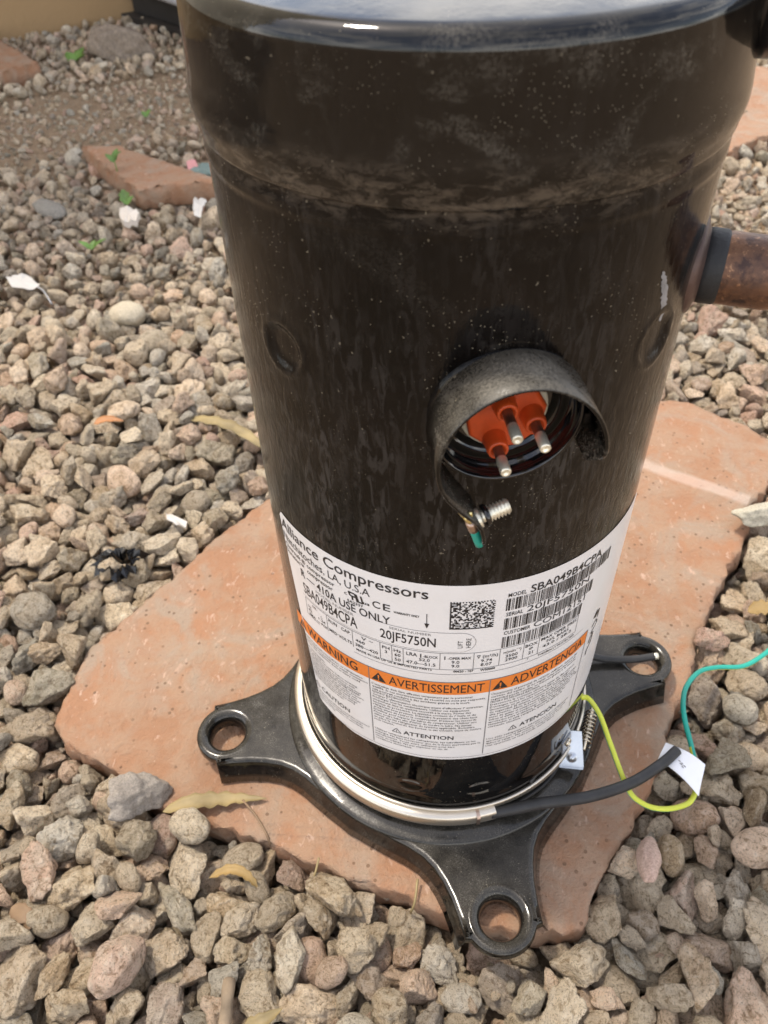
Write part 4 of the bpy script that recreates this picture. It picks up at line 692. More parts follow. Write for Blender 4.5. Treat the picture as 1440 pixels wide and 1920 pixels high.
35,126,344,323,-89,15,44,-10,12,16,84,346,339,-92,34,8,-29,-19,7,118,332,473,-95,16,7,11,44,7,121,367,408,-92,11,-15,35,-29,12,87,-525,470,-94,18,26,37,-4,
13,93,-508,429,-73,16,-44,-14,-2,17,137,-479,282,-56,24,-18,39,5,6,102,-475,457,-72,9,-3,48,0,29,121,-462,227,-78,16,-43,17,2,34,136,-429,218,-77,44,-9,-20,-3,
0,107,-433,237,-73,46,-13,9,-4,5,138,-440,252,-68,40,-2,14,24,6,88,-409,212,-79,39,-9,-13,24,18,108,-376,90,-80,13,-41,-23,-4,19,170,-378,109,-67,39,11,13,-25,
22,127,-380,256,-73,31,2,-22,-31,20,132,-386,470,-72,3,-44,10,-18,23,89,-360,-33,-95,9,0,46,-15,17,170,-354,0,-59,24,-2,-10,-42,6,91,-358,19,-74,15,-22,40,12,
1,122,-368,58,-81,14,-41,-23,3,18,111,-348,-72,-89,26,-36,-13,-16,22,119,-340,-56,-77,15,-15,22,-38,14,89,-336,-36,-80,35,-2,-4,33,8,125,-331,-2,-76,18,-20,-41,5,
5,147,-332,21,-90,2,34,34,9,19,97,-310,-32,-78,23,14,-3,-41,4,113,-312,-6,-79,38,-6,3,-30,24,113,-301,309,-81,33,25,-14,-22,23,70,-284,-191,-71,40,-22,13,-14,
22,70,-291,-174,-75,2,37,17,-28,4,85,-289,-158,-90,27,23,25,-23,4,81,-289,-119,-92,4,31,14,35,31,115,-279,-47,-93,10,46,9,10,20,123,-286,193,-70,7,-27,-40,-5,
9,135,-286,221,-74,3,2,-16,46,28,126,-290,409,-69,29,11,1,38,6,106,-261,-213,-94,7,-47,-5,12,5,118,-264,-148,-65,42,-16,-7,-17,24,129,-270,-131,-57,1,-37,-30,12,
30,150,-236,-222,-69,11,44,-8,16,13,73,-236,-194,-86,3,1,3,-49,30,121,-237,-102,-85,39,5,-4,29,22,117,-235,398,-73,4,16,-43,-16,24,119,-218,-235,-72,24,-38,19,-1,
33,98,-218,-220,-86,28,-14,12,-35,10,127,-212,-200,-89,22,-30,-22,23,13,124,-192,-220,-82,15,41,-23,-1,8,100,-192,-204,-80,40,-20,-8,18,17,129,-186,185,-81,40,5,-23,15,
16,160,-192,420,-59,8,-44,-17,9,12,82,-168,-188,-99,49,6,1,3,7,79,-158,-84,-98,27,-34,-22,-6,35,109,-159,290,-73,38,27,15,4,13,127,-160,330,-72,3,-11,1,-48,
24,147,-162,349,-61,5,-17,3,-45,1,146,-139,-222,-75,12,7,47,7,10,119,-111,-213,-77,3,-44,-21,-3,27,96,-118,-198,-81,26,-21,-9,35,3,93,-110,-175,-91,31,35,-11,10,
7,109,-116,-121,-93,43,-8,3,-22,9,108,-122,245,-72,34,-31,14,9,21,97,-116,407,-76,44,3,-6,-19,21,144,-125,474,-40,30,26,-20,-21,3,135,-92,-202,-71,27,14,35,-16,
16,139,-88,286,-80,35,-18,29,0,23,113,-96,473,-54,32,20,-18,26,0,146,-68,-192,-66,44,21,-1,-7,28,102,-69,337,-73,37,-12,4,30,15,125,-50,-173,-78,41,-11,1,-24,
16,103,-40,304,-72,2,17,-16,43,32,142,-18,323,-73,4,46,-1,-16,17,147,-21,425,-66,23,-23,-28,24,14,123,3,-223,-80,35,3,13,32,24,137,8,-195,-78,12,20,42,9,
7,131,-2,401,-64,9,14,43,-18,19,115,2,448,-65,9,-25,-39,12,21,122,36,-222,-81,48,-1,11,-4,35,106,29,-193,-71,42,24,-5,-4,3,116,28,357,-66,35,-24,2,-25,
32,120,27,376,-73,41,-20,12,-14,26,122,41,412,-67,36,16,27,9,21,101,32,468,-69,31,7,7,36,14,97,62,-182,-91,11,43,-19,-9,7,139,57,371,-62,23,-6,17,39,21,166,70,437,-51,17,-27,-2,-37,
15,109,77,-197,-79,14,-4,4,46,19,148,78,352,-61,27,20,-3,36,14,144,78,457,-71,5,-5,-48,-3,11,121,98,-201,-74,5,9,-47,-10,8,104,96,403,-71,0,48,5,11,9,121,131,-215,-72,19,35,10,-26,
33,137,119,-191,-69,5,-8,-17,45,34,170,117,422,-62,8,45,2,-18,34,124,154,-200,-62,5,-40,28,-3,12,81,147,-172,-98,18,-14,-38,22,1,161,152,364,-65,6,-40,-23,14,
14,128,158,404,-74,38,6,-7,-30,14,75,166,475,-76,6,1,36,32,14,84,169,-203,-56,17,36,27,9,5,142,174,-165,-72,24,1,20,-38,23,170,192,411,-69,44,-15,17,2,
27,170,187,481,-60,19,34,22,-20,25,113,198,-193,-67,18,9,6,44,16,107,196,-172,-75,10,27,39,6,34,102,197,-151,-76,37,8,-30,5,26,99,197,-115,-70,1,32,-23,30,
18,77,197,-79,-93,7,41,8,-24,16,99,240,-200,-89,20,-18,-37,-17,3,85,211,-149,-73,9,-29,38,6,29,81,224,-128,-97,8,4,43,22,27,129,228,-103,-64,20,13,-29,32,
30,145,223,-75,-72,44,0,6,-21,19,137,217,-52,-77,17,-6,-14,-43,21,113,220,-34,-83,29,-25,31,3,5,88,227,1,-74,35,20,16,24,30,86,214,440,-79,45,16,-11,6,
33,88,222,450,-79,13,-42,5,21,28,115,248,-119,-67,26,-7,-11,-39,14,74,246,-101,-95,20,-6,42,-16,6,126,270,-53,-85,25,-32,-26,-5,6,117,249,-25,-82,24,14,2,-40,
18,85,244,2,-78,8,38,30,1,5,108,254,66,-72,17,-5,11,-44,27,107,248,75,-87,20,-36,14,23,13,82,263,15,-74,24,-31,29,-6,26,87,275,39,-93,8,17,17,42,1,115,274,77,-80,1,22,-44,-1,
16,143,284,108,-60,33,29,4,-22,25,87,274,117,-93,8,43,-3,-22,9,106,264,189,-77,46,-12,6,-9,16,83,270,226,-71,40,-8,19,20,26,158,291,137,-56,31,23,-21,21,
34,98,302,201,-81,24,11,26,-32,33,99,285,245,-89,30,-16,-24,-26,0,113,288,280,-80,20,-35,26,11,6,130,290,297,-67,15,-44,-15,8,34,116,324,214,-71,3,-49,5,2,
4,108,321,241,-84,31,21,4,-31,3,134,311,260,-74,1,-20,41,17,9,144,317,283,-72,23,2,6,-43,8,150,314,374,-77,13,-44,6,17,21,105,355,358,-94,49,6,4,0,33,133,345,401,-67,41,3,-9,-24,
6,87,355,474,-76,13,35,-25,-20,31,170,372,430,-78,21,-33,20,-21,20,166,-538,447,-57,4,33,10,-35,28,118,-496,418,-67,4,32,-37,-5,23,90,-463,277,-65,7,25,-38,16,
2,170,-450,230,-45,6,-22,36,-24,29,170,-444,308,-62,13,36,30,-3,4,162,-425,167,-64,19,1,-9,-44,1,123,-431,441,-45,5,-11,-44,-17,22,113,-400,158,-61,16,-44,-12,3,
19,138,-405,432,-74,43,2,-8,-22,32,162,-375,11,-72,36,-8,10,-30,24,100,-377,38,-59,30,37,-10,-7,14,102,-387,65,-77,34,14,-10,-31,30,102,-379,81,-69,24,6,-14,40,
17,139,-373,130,-49,9,-16,-45,-5,16,74,-349,-37,-81,40,-11,3,26,5,132,-358,-25,-60,11,18,-7,44,25,116,-346,23,-53,17,-4,-7,45,15,143,-351,45,-61,0,-42,-24,3,
24,125,-349,64,-78,36,-13,-25,18,26,110,-353,338,-63,21,-30,-22,-24,25,98,-335,-107,-94,5,-29,-36,16,12,92,-330,-64,-67,6,5,-14,-46,6,123,-327,16,-65,3,7,47,10,
8,151,-311,-150,-68,8,-37,29,9,20,84,-318,-128,-71,47,-3,8,9,8,97,-306,-105,-77,16,-1,-5,-46,15,69,-305,-79,-82,8,46,16,0,25,85,-300,-56,-82,39,-8,7,28,
11,120,-300,-36,-55,7,-7,-30,-38,35,85,-297,40,-85,14,28,-28,-25,21,86,-303,137,-86,14,-35,-27,16,34,67,-300,157,-85,20,-25,-36,-9,15,115,-300,208,-65,5,-42,-21,14,
9,126,-302,355,-58,15,-36,26,-15,17,92,-273,-201,-79,39,-5,-29,-4,32,114,-281,-181,-52,14,17,42,11,34,120,-280,-158,-60,35,15,27,-13,0,115,-284,-128,-72,8,25,24,34,
30,73,-274,-73,-81,41,13,19,-14,12,104,-276,408,-65,11,-5,-43,-20,8,105,-254,-219,-76,26,-27,-20,24,17,117,-259,-200,-70,4,43,-18,-15,28,71,-252,-179,-97,38,-16,-21,-16,
13,89,-245,-160,-80,0,24,37,-20,7,94,-255,148,-73,35,7,4,34,33,148,-252,353,-57,15,0,-46,8,22,98,-239,413,-65,6,-26,38,16,35,146,-224,-204,-66,36,-17,-5,-28,
27,82,-234,-190,-64,11,-41,-5,-24,35,99,-232,-107,-61,1,-20,-43,12,34,82,-228,196,-75,21,-11,28,32,19,98,-210,-222,-78,26,26,24,22,17,127,-203,441,-47,11,26,-38,-14,
8,154,-205,461,-70,36,-4,-7,-32,25,115,-180,-223,-68,3,-44,-20,7,16,85,-189,323,-77,28,-11,38,-6,3,100,-162,-194,-89,41,23,13,0,10,73,-151,-152,-98,16,-2,-19,-42,
8,123,-145,236,-52,46,3,15,-7,16,92,-145,254,-43,38,23,-18,-9,29,113,-147,287,-51,19,44,8,-9,0,145,-155,303,-47,16,13,10,-43,18,111,-138,-205,-62,2,18,27,37,
12,85,-136,248,-60,35,-12,12,-29,7,75,-110,-193,-66,37,10,24,19,21,130,-109,322,-57,25,2,-6,42,22,130,-115,418,-50,8,-6,-29,-38,7,109,-80,-220,-76,2,-47,11,4,
23,67,-79,-200,-72,17,21,7,-40,3,74,-78,-133,-68,5,3,-39,-29,14,131,-88,303,-57,4,20,44,-3,35,127,-74,417,-49,45,13,-11,11,18,140,-89,458,-51,25,7,0,-42,
4,148,-60,-221,-68,7,-16,-5,45,20,109,-68,-205,-54,45,3,6,18,34,95,-54,289,-64,30,-20,-32,-9,7,80,-57,331,-81,9,-47,-8,9,27,136,-38,-222,-57,24,-7,-10,-41,
28,135,-30,-199,-63,12,25,-31,-25,21,119,-38,322,-63,43,-13,-18,-3,25,129,-31,351,-53,24,-40,10,13,1,97,-39,376,-53,17,23,-2,-40,17,81,-43,388,-55,47,14,1,4,
17,147,-59,479,-49,4,12,46,9,30,71,-15,-185,-67,25,-18,35,-16,31,103,-11,344,-69,16,-27,38,-2,35,77,-17,373,-68,11,-40,-22,-14,17,86,-4,419,-60,20,-8,-23,37,
2,126,-14,447,-58,1,23,-25,35,13,103,-3,480,-67,5,-29,6,38,28,129,17,-231,-72,18,-17,-36,22,30,112,14,-206,-52,24,-21,34,-14,17,166,7,370,-59,18,-19,-36,20,
4,110,12,408,-51,28,33,-1,-23,22,135,16,423,-56,26,-41,-4,5,33,83,17,453,-70,18,6,24,-38,4,122,24,482,-64,29,-34,-19,-2,22,133,51,-191,-55,21,-22,-37,-13,
35,86,43,-180,-62,34,12,28,-17,7,81,32,343,-63,18,22,-36,18,35,77,31,375,-48,18,-37,-5,26,35,119,32,398,-54,41,10,-15,20,35,109,35,452,-56,29,35,-3,-19,
18,99,63,-196,-76,18,34,-24,-19,30,157,56,361,-36,40,5,-9,27,23,77,63,406,-61,13,19,6,43,35,152,55,422,-35,35,-27,18,10,17,82,78,-219,-90,1,32,36,-8,17,110,83,-207,-56,13,-46,-4,-9,
13,136,86,445,-52,39,-1,29,-7,4,128,101,-218,-68,46,17,-1,5,24,111,117,-204,-62,26,-37,-15,-12,23,80,110,-177,-78,9,25,-30,28,32,135,112,358,-49,16,-39,-25,5,
27,138,139,-211,-55,17,34,17,-26,4,74,130,-202,-67,26,35,1,22,22,104,138,-176,-76,15,40,8,-22,19,96,136,399,-80,5,10,28,38,6,164,130,444,-66,3,31,0,37,
12,130,141,467,-63,8,32,-31,-19,21,91,159,-178,-92,23,19,37,-13,2,107,170,367,-67,7,12,26,39,10,143,143,396,-54,6,-4,-11,-47,34,107,158,469,-63,13,42,20,7,
13,119,182,-207,-72,14,-17,-15,-42,6,90,183,-175,-63,5,-2,-17,-46,25,71,186,-150,-63,12,-13,2,-46,2,109,183,-119,-81,31,-8,-20,-31,31,92,171,389,-74,9,4,48,-3,
26,125,169,417,-60,1,-39,17,-24,33,120,202,-209,-64,4,2,26,-41,0,135,210,-185,-73,2,-46,-3,18,6,88,205,-162,-76,31,30,10,21,3,116,223,-139,-62,34,-4,10,34,
24,115,213,-116,-58,15,41,21,-7,1,80,210,-85,-73,48,-11,5,-2,8,161,196,379,-67,34,15,17,-27,24,121,207,430,-63,32,-15,-27,20,10,149,221,482,-61,32,36,-7,2,
16,97,225,-200,-66,46,-10,5,11,22,80,230,-174,-80,26,-5,-34,-23,1,122,232,-159,-65,34,24,18,19,9,74,218,-131,-82,21,-3,35,-27,7,123,231,-117,-54,5,39,20,-22,
17,129,233,-89,-47,5,-45,17,-9,35,83,217,-42,-61,7,-2,-46,14,23,170,236,-16,-54,28,2,13,38,17,74,227,14,-80,17,-43,12,11,6,107,234,42,-65,34,-19,-2,-30,
35,170,196,454,-55,28,4,14,38,3,46,223,466,-82,6,17,43,-17,16,92,255,-132,-63,22,-27,-5,34,17,118,251,-84,-55,2,-27,15,38,18,170,263,-62,-55,22,4,2,-43,
27,125,259,-41,-70,11,-32,12,-34,1,88,258,-14,-87,15,15,-15,-42,30,141,255,42,-59,26,39,11,-6,29,44,254,66,-102,33,8,-6,-35,23,169,246,89,-58,28,-39,-6,5,
24,124,279,-10,-89,30,-9,-26,28,19,102,278,36,-71,11,36,-29,-12,1,108,299,80,-89,20,-2,-42,-14,28,107,265,155,-63,27,6,35,20,8,83,276,176,-82,39,-21,-20,2,
25,80,286,215,-74,27,37,-17,5,2,111,307,126,-70,39,-14,19,-18,18,134,315,180,-62,12,41,20,-14,23,72,295,235,-67,24,-24,-11,-34,35,113,297,272,-62,2,-6,-48,5,
1,105,311,300,-83,28,-15,-12,-35,29,101,301,313,-65,23,-38,-9,18,11,105,327,233,-70,9,-10,-41,-24,30,94,324,303,-69,24,-21,-2,38,27,119,333,315,-63,6,14,-10,46,
8,136,334,369,-55,8,-37,-23,21,23,131,327,393,-56,25,-5,-42,3,6,117,328,416,-66,37,-10,7,-29,25,117,348,483,-89,0,14,-20,-43,2,82,356,345,-95,2,-10,-36,32,
9,170,362,408,-60,15,-30,33,-14,4,170,376,457,-66,9,-35,-23,-24,8,170,-494,342,-55,9,14,-28,-36,33,150,-492,363,-49,19,-15,-12,-41,26,106,-482,433,-68,22,-31,31,0,
26,108,-473,253,-70,9,41,-9,-23,1,133,-464,314,-71,28,-1,8,40,13,121,-460,411,-59,14,12,-36,27,5,144,-444,196,-73,11,-46,-10,8,13,143,-440,257,-43,5,31,34,-14,
7,108,-453,266,-67,6,-11,32,35,7,133,-430,142,-59,4,-28,-37,-14,3,139,-408,184,-50,46,11,11,3,25,154,-412,226,-37,9,-37,-30,-9,13,100,-414,354,-60,30,9,-9,37,
25,111,-397,56,-63,18,3,-45,9,17,170,-400,110,-46,28,-9,-34,20,32,100,-389,236,-46,20,-27,35,3,26,90,-399,354,-47,7,-21,43,-4,34,153,-374,-1,-32,29,23,20,24,
4,119,-365,29,-48,37,31,5,8,17,126,-376,54,-55,5,-5,-6,48,29,88,-374,68,-63,26,41,-6,-1,0,124,-368,87,-48,5,-3,2,-49,10,98,-366,109,-47,27,5,1,-40,9,84,-372,148,-54,14,8,46,-2,
17,102,-359,287,-56,4,-20,1,-44,35,121,-357,-45,-62,16,18,41,-14,8,86,-342,-45,-64,4,4,34,35,5,66,-334,-16,-81,1,10,33,-35,9,144,-342,51,-37,43,-7,-7,-21,
24,111,-340,71,-52,42,16,-2,19,3,79,-345,127,-78,47,14,-1,1,32,85,-341,281,-68,47,-8,0,10,4,64,-347,348,-51,10,24,-37,19,14,102,-329,-120,-73,37,2,-17,27,
16,127,-318,-74,-73,33,-2,-31,18,22,110,-324,-45,-70,31,-37,-9,-4,12,82,-326,-30,-85,3,-32,35,12,27,141,-314,3,-57,11,30,35,11,11,96,-317,34,-72,19,45,2,0,
30,95,-313,164,-62,14,23,-10,39,18,103,-310,-168,-69,3,11,32,35,26,170,-296,-150,-39,22,16,11,39,18,82,-300,-118,-78,36,20,20,-18,30,98,-302,-68,-67,16,-36,-28,-7,
27,82,-288,-50,-79,6,26,-40,12,35,91,-283,-17,-65,38,6,-4,-30,2,85,-265,-211,-71,37,18,-11,-24,16,119,-270,-196,-40,15,5,-14,44,29,87,-297,-165,-70,8,34,-35,1,
30,60,-285,-149,-83,39,3,-22,-19,2,82,-275,-117,-68,13,-26,26,-29,19,96,-268,82,-70,26,17,-5,-38,28,88,-247,-189,-74,47,12,4,6,10,110,-264,-167,-61,17,-19,-17,38,
15,127,-249,-146,-44,1,-48,-3,7,4,131,-219,-224,-36,11,-26,33,-22,32,170,-245,-175,-56,3,17,30,-34,33,120,-224,463,-77,24,-29,-31,-4,30,116,-202,-235,-62,36,-5,-1,33,
31,133,-206,-213,-61,27,-17,-7,-36,9,76,-201,-195,-82,33,-17,3,32,20,91,-191,222,-58,20,4,18,-41,1,102,-198,321,-55,9,14,32,-33,23,81,-208,483,-73,34,-29,-17,11,
6,170,-169,-217,-46,36,-26,19,6,35,144,-176,322,-43,24,39,-3,17,15,138,-175,352,-34,14,6,46,5,23,111,-172,375,-53,6,-48,4,4,28,99,-150,-214,-63,8,-20,16,41,
28,104,-160,-194,-59,14,25,-5,-39,2,96,-139,216,-70,25,-1,-19,37,21,130,-122,227,-58,19,-14,43,-4,2,112,-139,319,-43,3,-29,6,-39,15,142,-138,339,-36,29,-22,-28,18,
13,105,-152,384,-64,2,2,48,-11,25,158,-147,434,-43,2,42,24,5,15,123,-122,-219,-56,11,2,-34,34,12,121,-124,-192,-69,18,10,-27,-35,24,116,-112,277,-57,4,-46,13,-8,
28,152,-121,387,-56,7,-35,7,-33,30,62,-101,-234,-77,24,-28,-32,0,15,144,-100,-217,-55,3,-24,-40,15,16,88,-99,-194,-58,15,-37,6,-28,9,166,-96,260,-65,45,-14,1,-11,
5,126,-97,278,-49,32,-31,15,-13,2,158,-100,342,-47,27,13,37,11,13,133,-99,378,-65,2,25,41,-8,22,170,-108,459,-24,8,30,4,38,20,160,-77,-240,-54,10,47,3,-9,
3,87,-75,-209,-69,1,-48,-7,4,33,77,-80,-194,-51,10,-29,-38,6,4,116,-68,284,-51,12,-25,-40,7,11,89,-87,322,-69,1,-35,18,-28,8,116,-82,335,-51,17,-32,30,12,
17,109,-71,362,-42,38,-21,18,-13,5,125,-71,389,-45,9,-24,-39,14,13,116,-76,432,-48,27,25,30,-12,7,108,-72,454,-60,13,-7,39,25,15,75,-56,-210,-80,1,-21,-20,40,
12,86,-59,-194,-45,28,27,-8,-29,33,107,-51,333,-62,3,11,-46,14,8,115,-54,361,-64,1,21,-44,9,30,115,-49,440,-63,30,31,9,-21,5,79,-23,-213,-75,48,8,-2,0,
5,95,-25,-184,-63,25,32,-26,-6,10,117,-18,336,-53,18,16,17,39,26,119,-27,385,-44,15,-21,-41,6,35,109,-29,438,-37,33,25,-10,-24,31,156,-28,466,-57,5,25,-41,10,
34,169,-7,-212,-53,6,-7,44,-19,33,144,1,-195,-35,11,42,-23,-1,6,118,-10,363,-60,14,20,-40,-14,4,131,-11,412,-41,16,-37,-25,-13,4,130,-2,439,-44,37,23,1,23,
1,92,-4,462,-64,2,-34,33,14,17,93,21,-221,-56,21,9,-29,32,30,161,16,323,-53,14,47,0,3,10,102,31,418,-44,36,13,30,7,30,91,23,447,-68,34,29,13,14,16,99,42,-205,-68,23,-23,35,11,
5,74,43,346,-61,1,-5,-42,25,29,71,36,367,-53,27,34,-14,17,33,112,51,406,-37,19,-15,28,31,23,105,52,483,-73,28,33,-12,20,1,126,67,-216,-74,29,-31,21,-13,
7,81,70,-187,-66,20,29,33,-7,2,73,70,367,-45,27,23,29,18,25,170,63,392,-20,31,-4,26,27,17,162,71,478,-53,11,-29,4,38,6,90,81,-216,-71,42,-7,-3,-24,7,158,88,-185,-57,16,-4,-25,39,
33,93,92,390,-67,14,-7,-35,31,11,84,91,414,-69,31,-28,9,24,8,159,100,436,-36,4,8,-38,-30,5,122,113,-217,-42,42,22,4,12,3,85,100,-180,-69,20,-13,-30,30,
31,160,121,386,-53,29,13,35,-12,14,84,108,406,-58,29,5,20,34,3,87,120,440,-54,29,3,-39,0,9,145,115,465,-45,16,-5,-40,-23,24,89,154,-208,-41,38,26,-10,-13,
29,170,130,357,-46,1,25,-38,-18,2,94,141,379,-57,20,3,41,17,12,126,138,425,-62,16,-11,6,-45,2,92,143,443,-68,36,11,9,30,31,99,158,-214,-74,37,16,-23,-15,
12,91,148,-186,-75,4,24,-39,16,8,90,165,354,-65,40,21,9,17,4,123,164,380,-59,33,-19,28,13,6,136,152,415,-51,1,-8,0,48,14,136,158,436,-56,23,40,16,2,35,116,192,-218,-45,35,31,1,15,
16,120,184,-196,-44,42,11,6,22,17,115,191,-161,-54,44,-15,-3,15,18,137,196,-128,-47,10,18,37,25,18,54,192,-105,-101,19,22,31,25,28,136,176,395,-53,35,11,-10,-31,
16,126,184,435,-55,2,-33,-34,-13,12,95,174,463,-65,2,-3,41,27,27,53,215,-196,-101,33,-12,-32,12,10,120,223,-186,-64,22,25,-5,35,28,136,215,-170,-50,1,-48,6,-5,
17,84,220,-156,-61,9,43,4,21,31,135,238,-133,-49,47,9,5,-11,11,80,220,-91,-67,18,-8,-43,-14,29,92,205,-66,-68,19,15,-43,0,14,133,212,-62,-47,1,-8,47,9,
15,111,214,-22,-64,21,-22,-4,38,8,95,205,415,-49,19,36,-13,-24,2,111,222,468,-64,4,-6,46,-15,34,170,242,-182,-64,17,18,-27,-32,4,90,240,-163,-82,8,41,24,9,
14,79,246,-149,-92,30,-8,-35,-16,5,89,232,-132,-73,7,-16,-24,39,25,145,249,-108,-51,6,11,47,8,26,103,240,-65,-67,7,7,-43,-21,15,108,238,-38,-80,3,-13,-40,25,
24,76,243,22,-47,4,8,29,39,25,132,238,13,-63,6,-3,3,-48,15,152,237,59,-54,24,-31,-8,28,32,88,238,72,-72,7,-23,-39,-18,7,79,264,-96,-95,27,7,-38,12,23,94,265,-80,-40,21,6,-44,3,
19,133,274,-37,-66,17,-2,-44,-12,32,66,266,-29,-77,28,-25,-17,27,5,170,259,-3,-58,40,-9,11,-24,10,125,255,25,-60,1,-43,-6,-23,0,120,269,58,-72,15,42,13,17,
30,170,266,101,-35,9,45,-18,-2,35,121,262,126,-60,25,-7,8,-41,3,131,256,145,-71,18,-28,-3,36,11,86,260,176,-73,13,-13,-42,-16,31,107,288,32,-66,4,-29,-33,22,
26,156,289,53,-80,7,12,15,45,31,139,285,73,-64,4,-45,-14,12,32,117,303,101,-70,23,-5,-38,-20,29,93,286,124,-71,28,38,-4,-14,18,96,272,143,-63,27,-39,7,12,
4,95,286,167,-85,8,32,6,-35,0,125,289,182,-64,19,14,-9,42,25,161,282,227,-49,17,-23,-1,-40,0,119,309,142,-70,9,44,7,-17,8,129,312,159,-60,26,26,-1,32,26,64,306,211,-76,2,0,46,18,
30,122,308,242,-69,27,9,4,-40,29,161,327,271,-52,7,-34,-35,-2,29,75,303,292,-65,21,44,2,-1,26,67,311,309,-73,20,12,-24,-35,17,124,309,324,-51,36,26,20,1,
14,160,325,337,-50,4,-6,-44,21,10,170,314,383,-27,11,-47,5,-3,15,112,334,243,-84,18,28,-21,-30,20,114,345,290,-73,22,30,6,32,13,100,338,336,-76,16,-42,-2,-20,
2,144,349,383,-56,10,4,-10,47,4,133,349,421,-56,9,16,1,-45,7,155,349,442,-54,43,-1,-8,-22,26,138,353,357,-65,8,-45,16,-5,26,98,365,482,-72,16,22,-38,14,
27,110,-523,434,-65,0,23,-43,-5,23,138,-541,478,-53,48,7,5,7,9,92,-495,407,-54,26,-40,7,11,24,99,-499,433,-54,40,-2,26,11,13,98,-507,454,-60,10,18,-20,-40,
19,131,-483,299,-57,41,19,-15,-11,31,111,-476,336,-57,13,-22,39,15,26,110,-473,358,-44,38,13,16,23,20,96,-477,412,-63,33,-5,18,31,14,73,-462,214,-74,11,28,34,17,
21,121,-459,247,-57,33,2,26,25,3,92,-470,264,-56,5,15,17,43,18,118,-444,292,-30,3,21,21,39,18,155,-458,314,-38,1,38,-28,13,0,108,-451,329,-27,20,2,22,-39,
1,62,-431,126,-64,7,-27,-34,21,11,126,-427,157,-31,46,-11,-6,12,35,100,-439,214,-56,30,22,-16,-27,21,102,-431,240,-48,27,22,32,-13,20,121,-399,69,-63,15,12,38,-25,
10,137,-415,100,-54,0,33,30,-21,24,114,-421,120,-56,20,-26,-35,10,10,170,-413,143,-42,6,-33,-32,16,34,91,-388,27,-61,36,17,23,16,11,77,-384,72,-52,23,39,10,17,
23,146,-379,102,-27,29,-24,25,-19,9,98,-387,152,-57,46,12,6,11,28,168,-347,-66,-41,40,-28,1,-4,1,107,-349,-34,-50,2,-20,-9,-44,2,76,-339,7,-58,30,16,34,-9,
35,125,-334,25,-35,10,38,-28,-11,8,96,-366,43,-43,28,-34,-6,20,18,77,-362,61,-60,47,5,9,-6,28,145,-351,85,-40,48,7,-2,8,20,64,-359,167,-63,45,7,-16,-5,
6,74,-344,325,-58,5,-32,-27,26,30,84,-350,428,-61,1,12,-25,-40,5,102,-330,-103,-74,47,-10,1,10,9,71,-329,-85,-67,1,-1,-47,13,14,93,-332,-54,-54,8,10,18,43,
28,83,-333,-23,-81,26,-27,-16,-27,9,153,-325,3,-40,37,-14,-13,26,6,104,-331,217,-44,19,-29,34,-3,1,125,-327,405,-38,3,9,4,48,24,97,-315,-159,-43,28,-3,-32,24,
19,169,-322,-135,-33,32,-7,-32,18,7,124,-316,-116,-53,47,-11,3,7,28,89,-318,-105,-64,29,4,20,-34,6,86,-304,-78,-63,46,14,10,0,6,170,-293,-55,-41,2,-33,-14,-33,
9,82,-302,-24,-61,5,-6,11,-47,35,133,-275,-211,-50,31,-28,14,-21,6,162,-295,-194,-39,15,12,41,-19,35,92,-280,-182,-28,0,-6,-48,6,24,83,-290,-168,-47,19,-39,-8,-22,
23,139,-285,-111,-50,25,-12,40,7,3,93,-273,-105,-63,28,-38,10,8,24,126,-257,-237,-54,1,18,-43,15,31,133,-253,-219,-46,26,-39,-14,8,22,146,-270,-145,-29,15,2,40,-24,
14,84,-255,-131,-52,11,-1,-44,-20,11,156,-230,-210,-25,2,-3,42,-25,6,85,-240,-196,-61,14,25,22,-33,15,85,-231,-172,-56,18,-31,20,-26,0,122,-212,-240,-44,8,8,7,-47,
4,132,-196,-209,-40,16,-27,-35,14,25,158,-192,374,-36,13,26,-34,-20,7,96,-213,427,-29,26,-24,-19,28,2,170,-212,458,-31,38,8,-24,18,5,121,-183,-235,-50,10,-17,43,12,
20,126,-156,250,-32,13,20,41,12,13,90,-171,311,-23,8,-1,14,46,30,147,-181,370,-13,8,-15,22,-40,24,65,-179,367,-42,20,-44,3,-7,27,95,-203,427,-30,15,23,-27,-30,
10,105,-189,464,-54,37,18,25,-12,17,116,-152,-228,-41,3,-31,38,5,0,73,-165,-206,-45,36,25,-20,-12,25,96,-136,209,-49,39,16,24,-8,0,114,-146,227,-28,16,20,-9,41,
3,94,-152,269,-38,48,8,-1,6,7,110,-154,313,-25,46,-2,-6,-16,6,148,-156,338,-25,39,-19,-1,23,14,154,-157,373,-31,3,-33,-32,17,5,116,-159,396,-51,15,-3,-5,46,
15,111,-164,436,-40,31,21,18,26,8,150,-155,453,-35,26,-26,-7,32,18,105,-138,-218,-46,45,-6,-13,11,31,73,-135,-194,-53,25,-24,-33,10,4,133,-133,241,-32,27,7,-39,9,
8,125,-128,261,-49,5,-47,-14,0,30,118,-116,292,-34,20,30,15,30,28,107,-129,308,-43,44,4,-9,19,25,91,-127,329,-38,17,12,-42,14,15,128,-141,382,-46,15,32,-34,-2,
31,170,-139,452,-16,37,16,12,25,3,115,-134,456,-48,17,-18,41,10,33,121,-112,-226,-36,42,22,-11,8,30,105,-109,-198,-43,24,21,25,28,17,117,-109,239,-37,1,22,44,-2,
26,91,-104,293,-63,5,33,15,-32,15,125,-114,322,-32,5,-39,-28,-7,10,105,-108,374,-44,41,-4,-17,-20,0,122,-107,404,-55,5,-4,45,-18,35,164,-126,437,-39,30,-26,-2,-29,
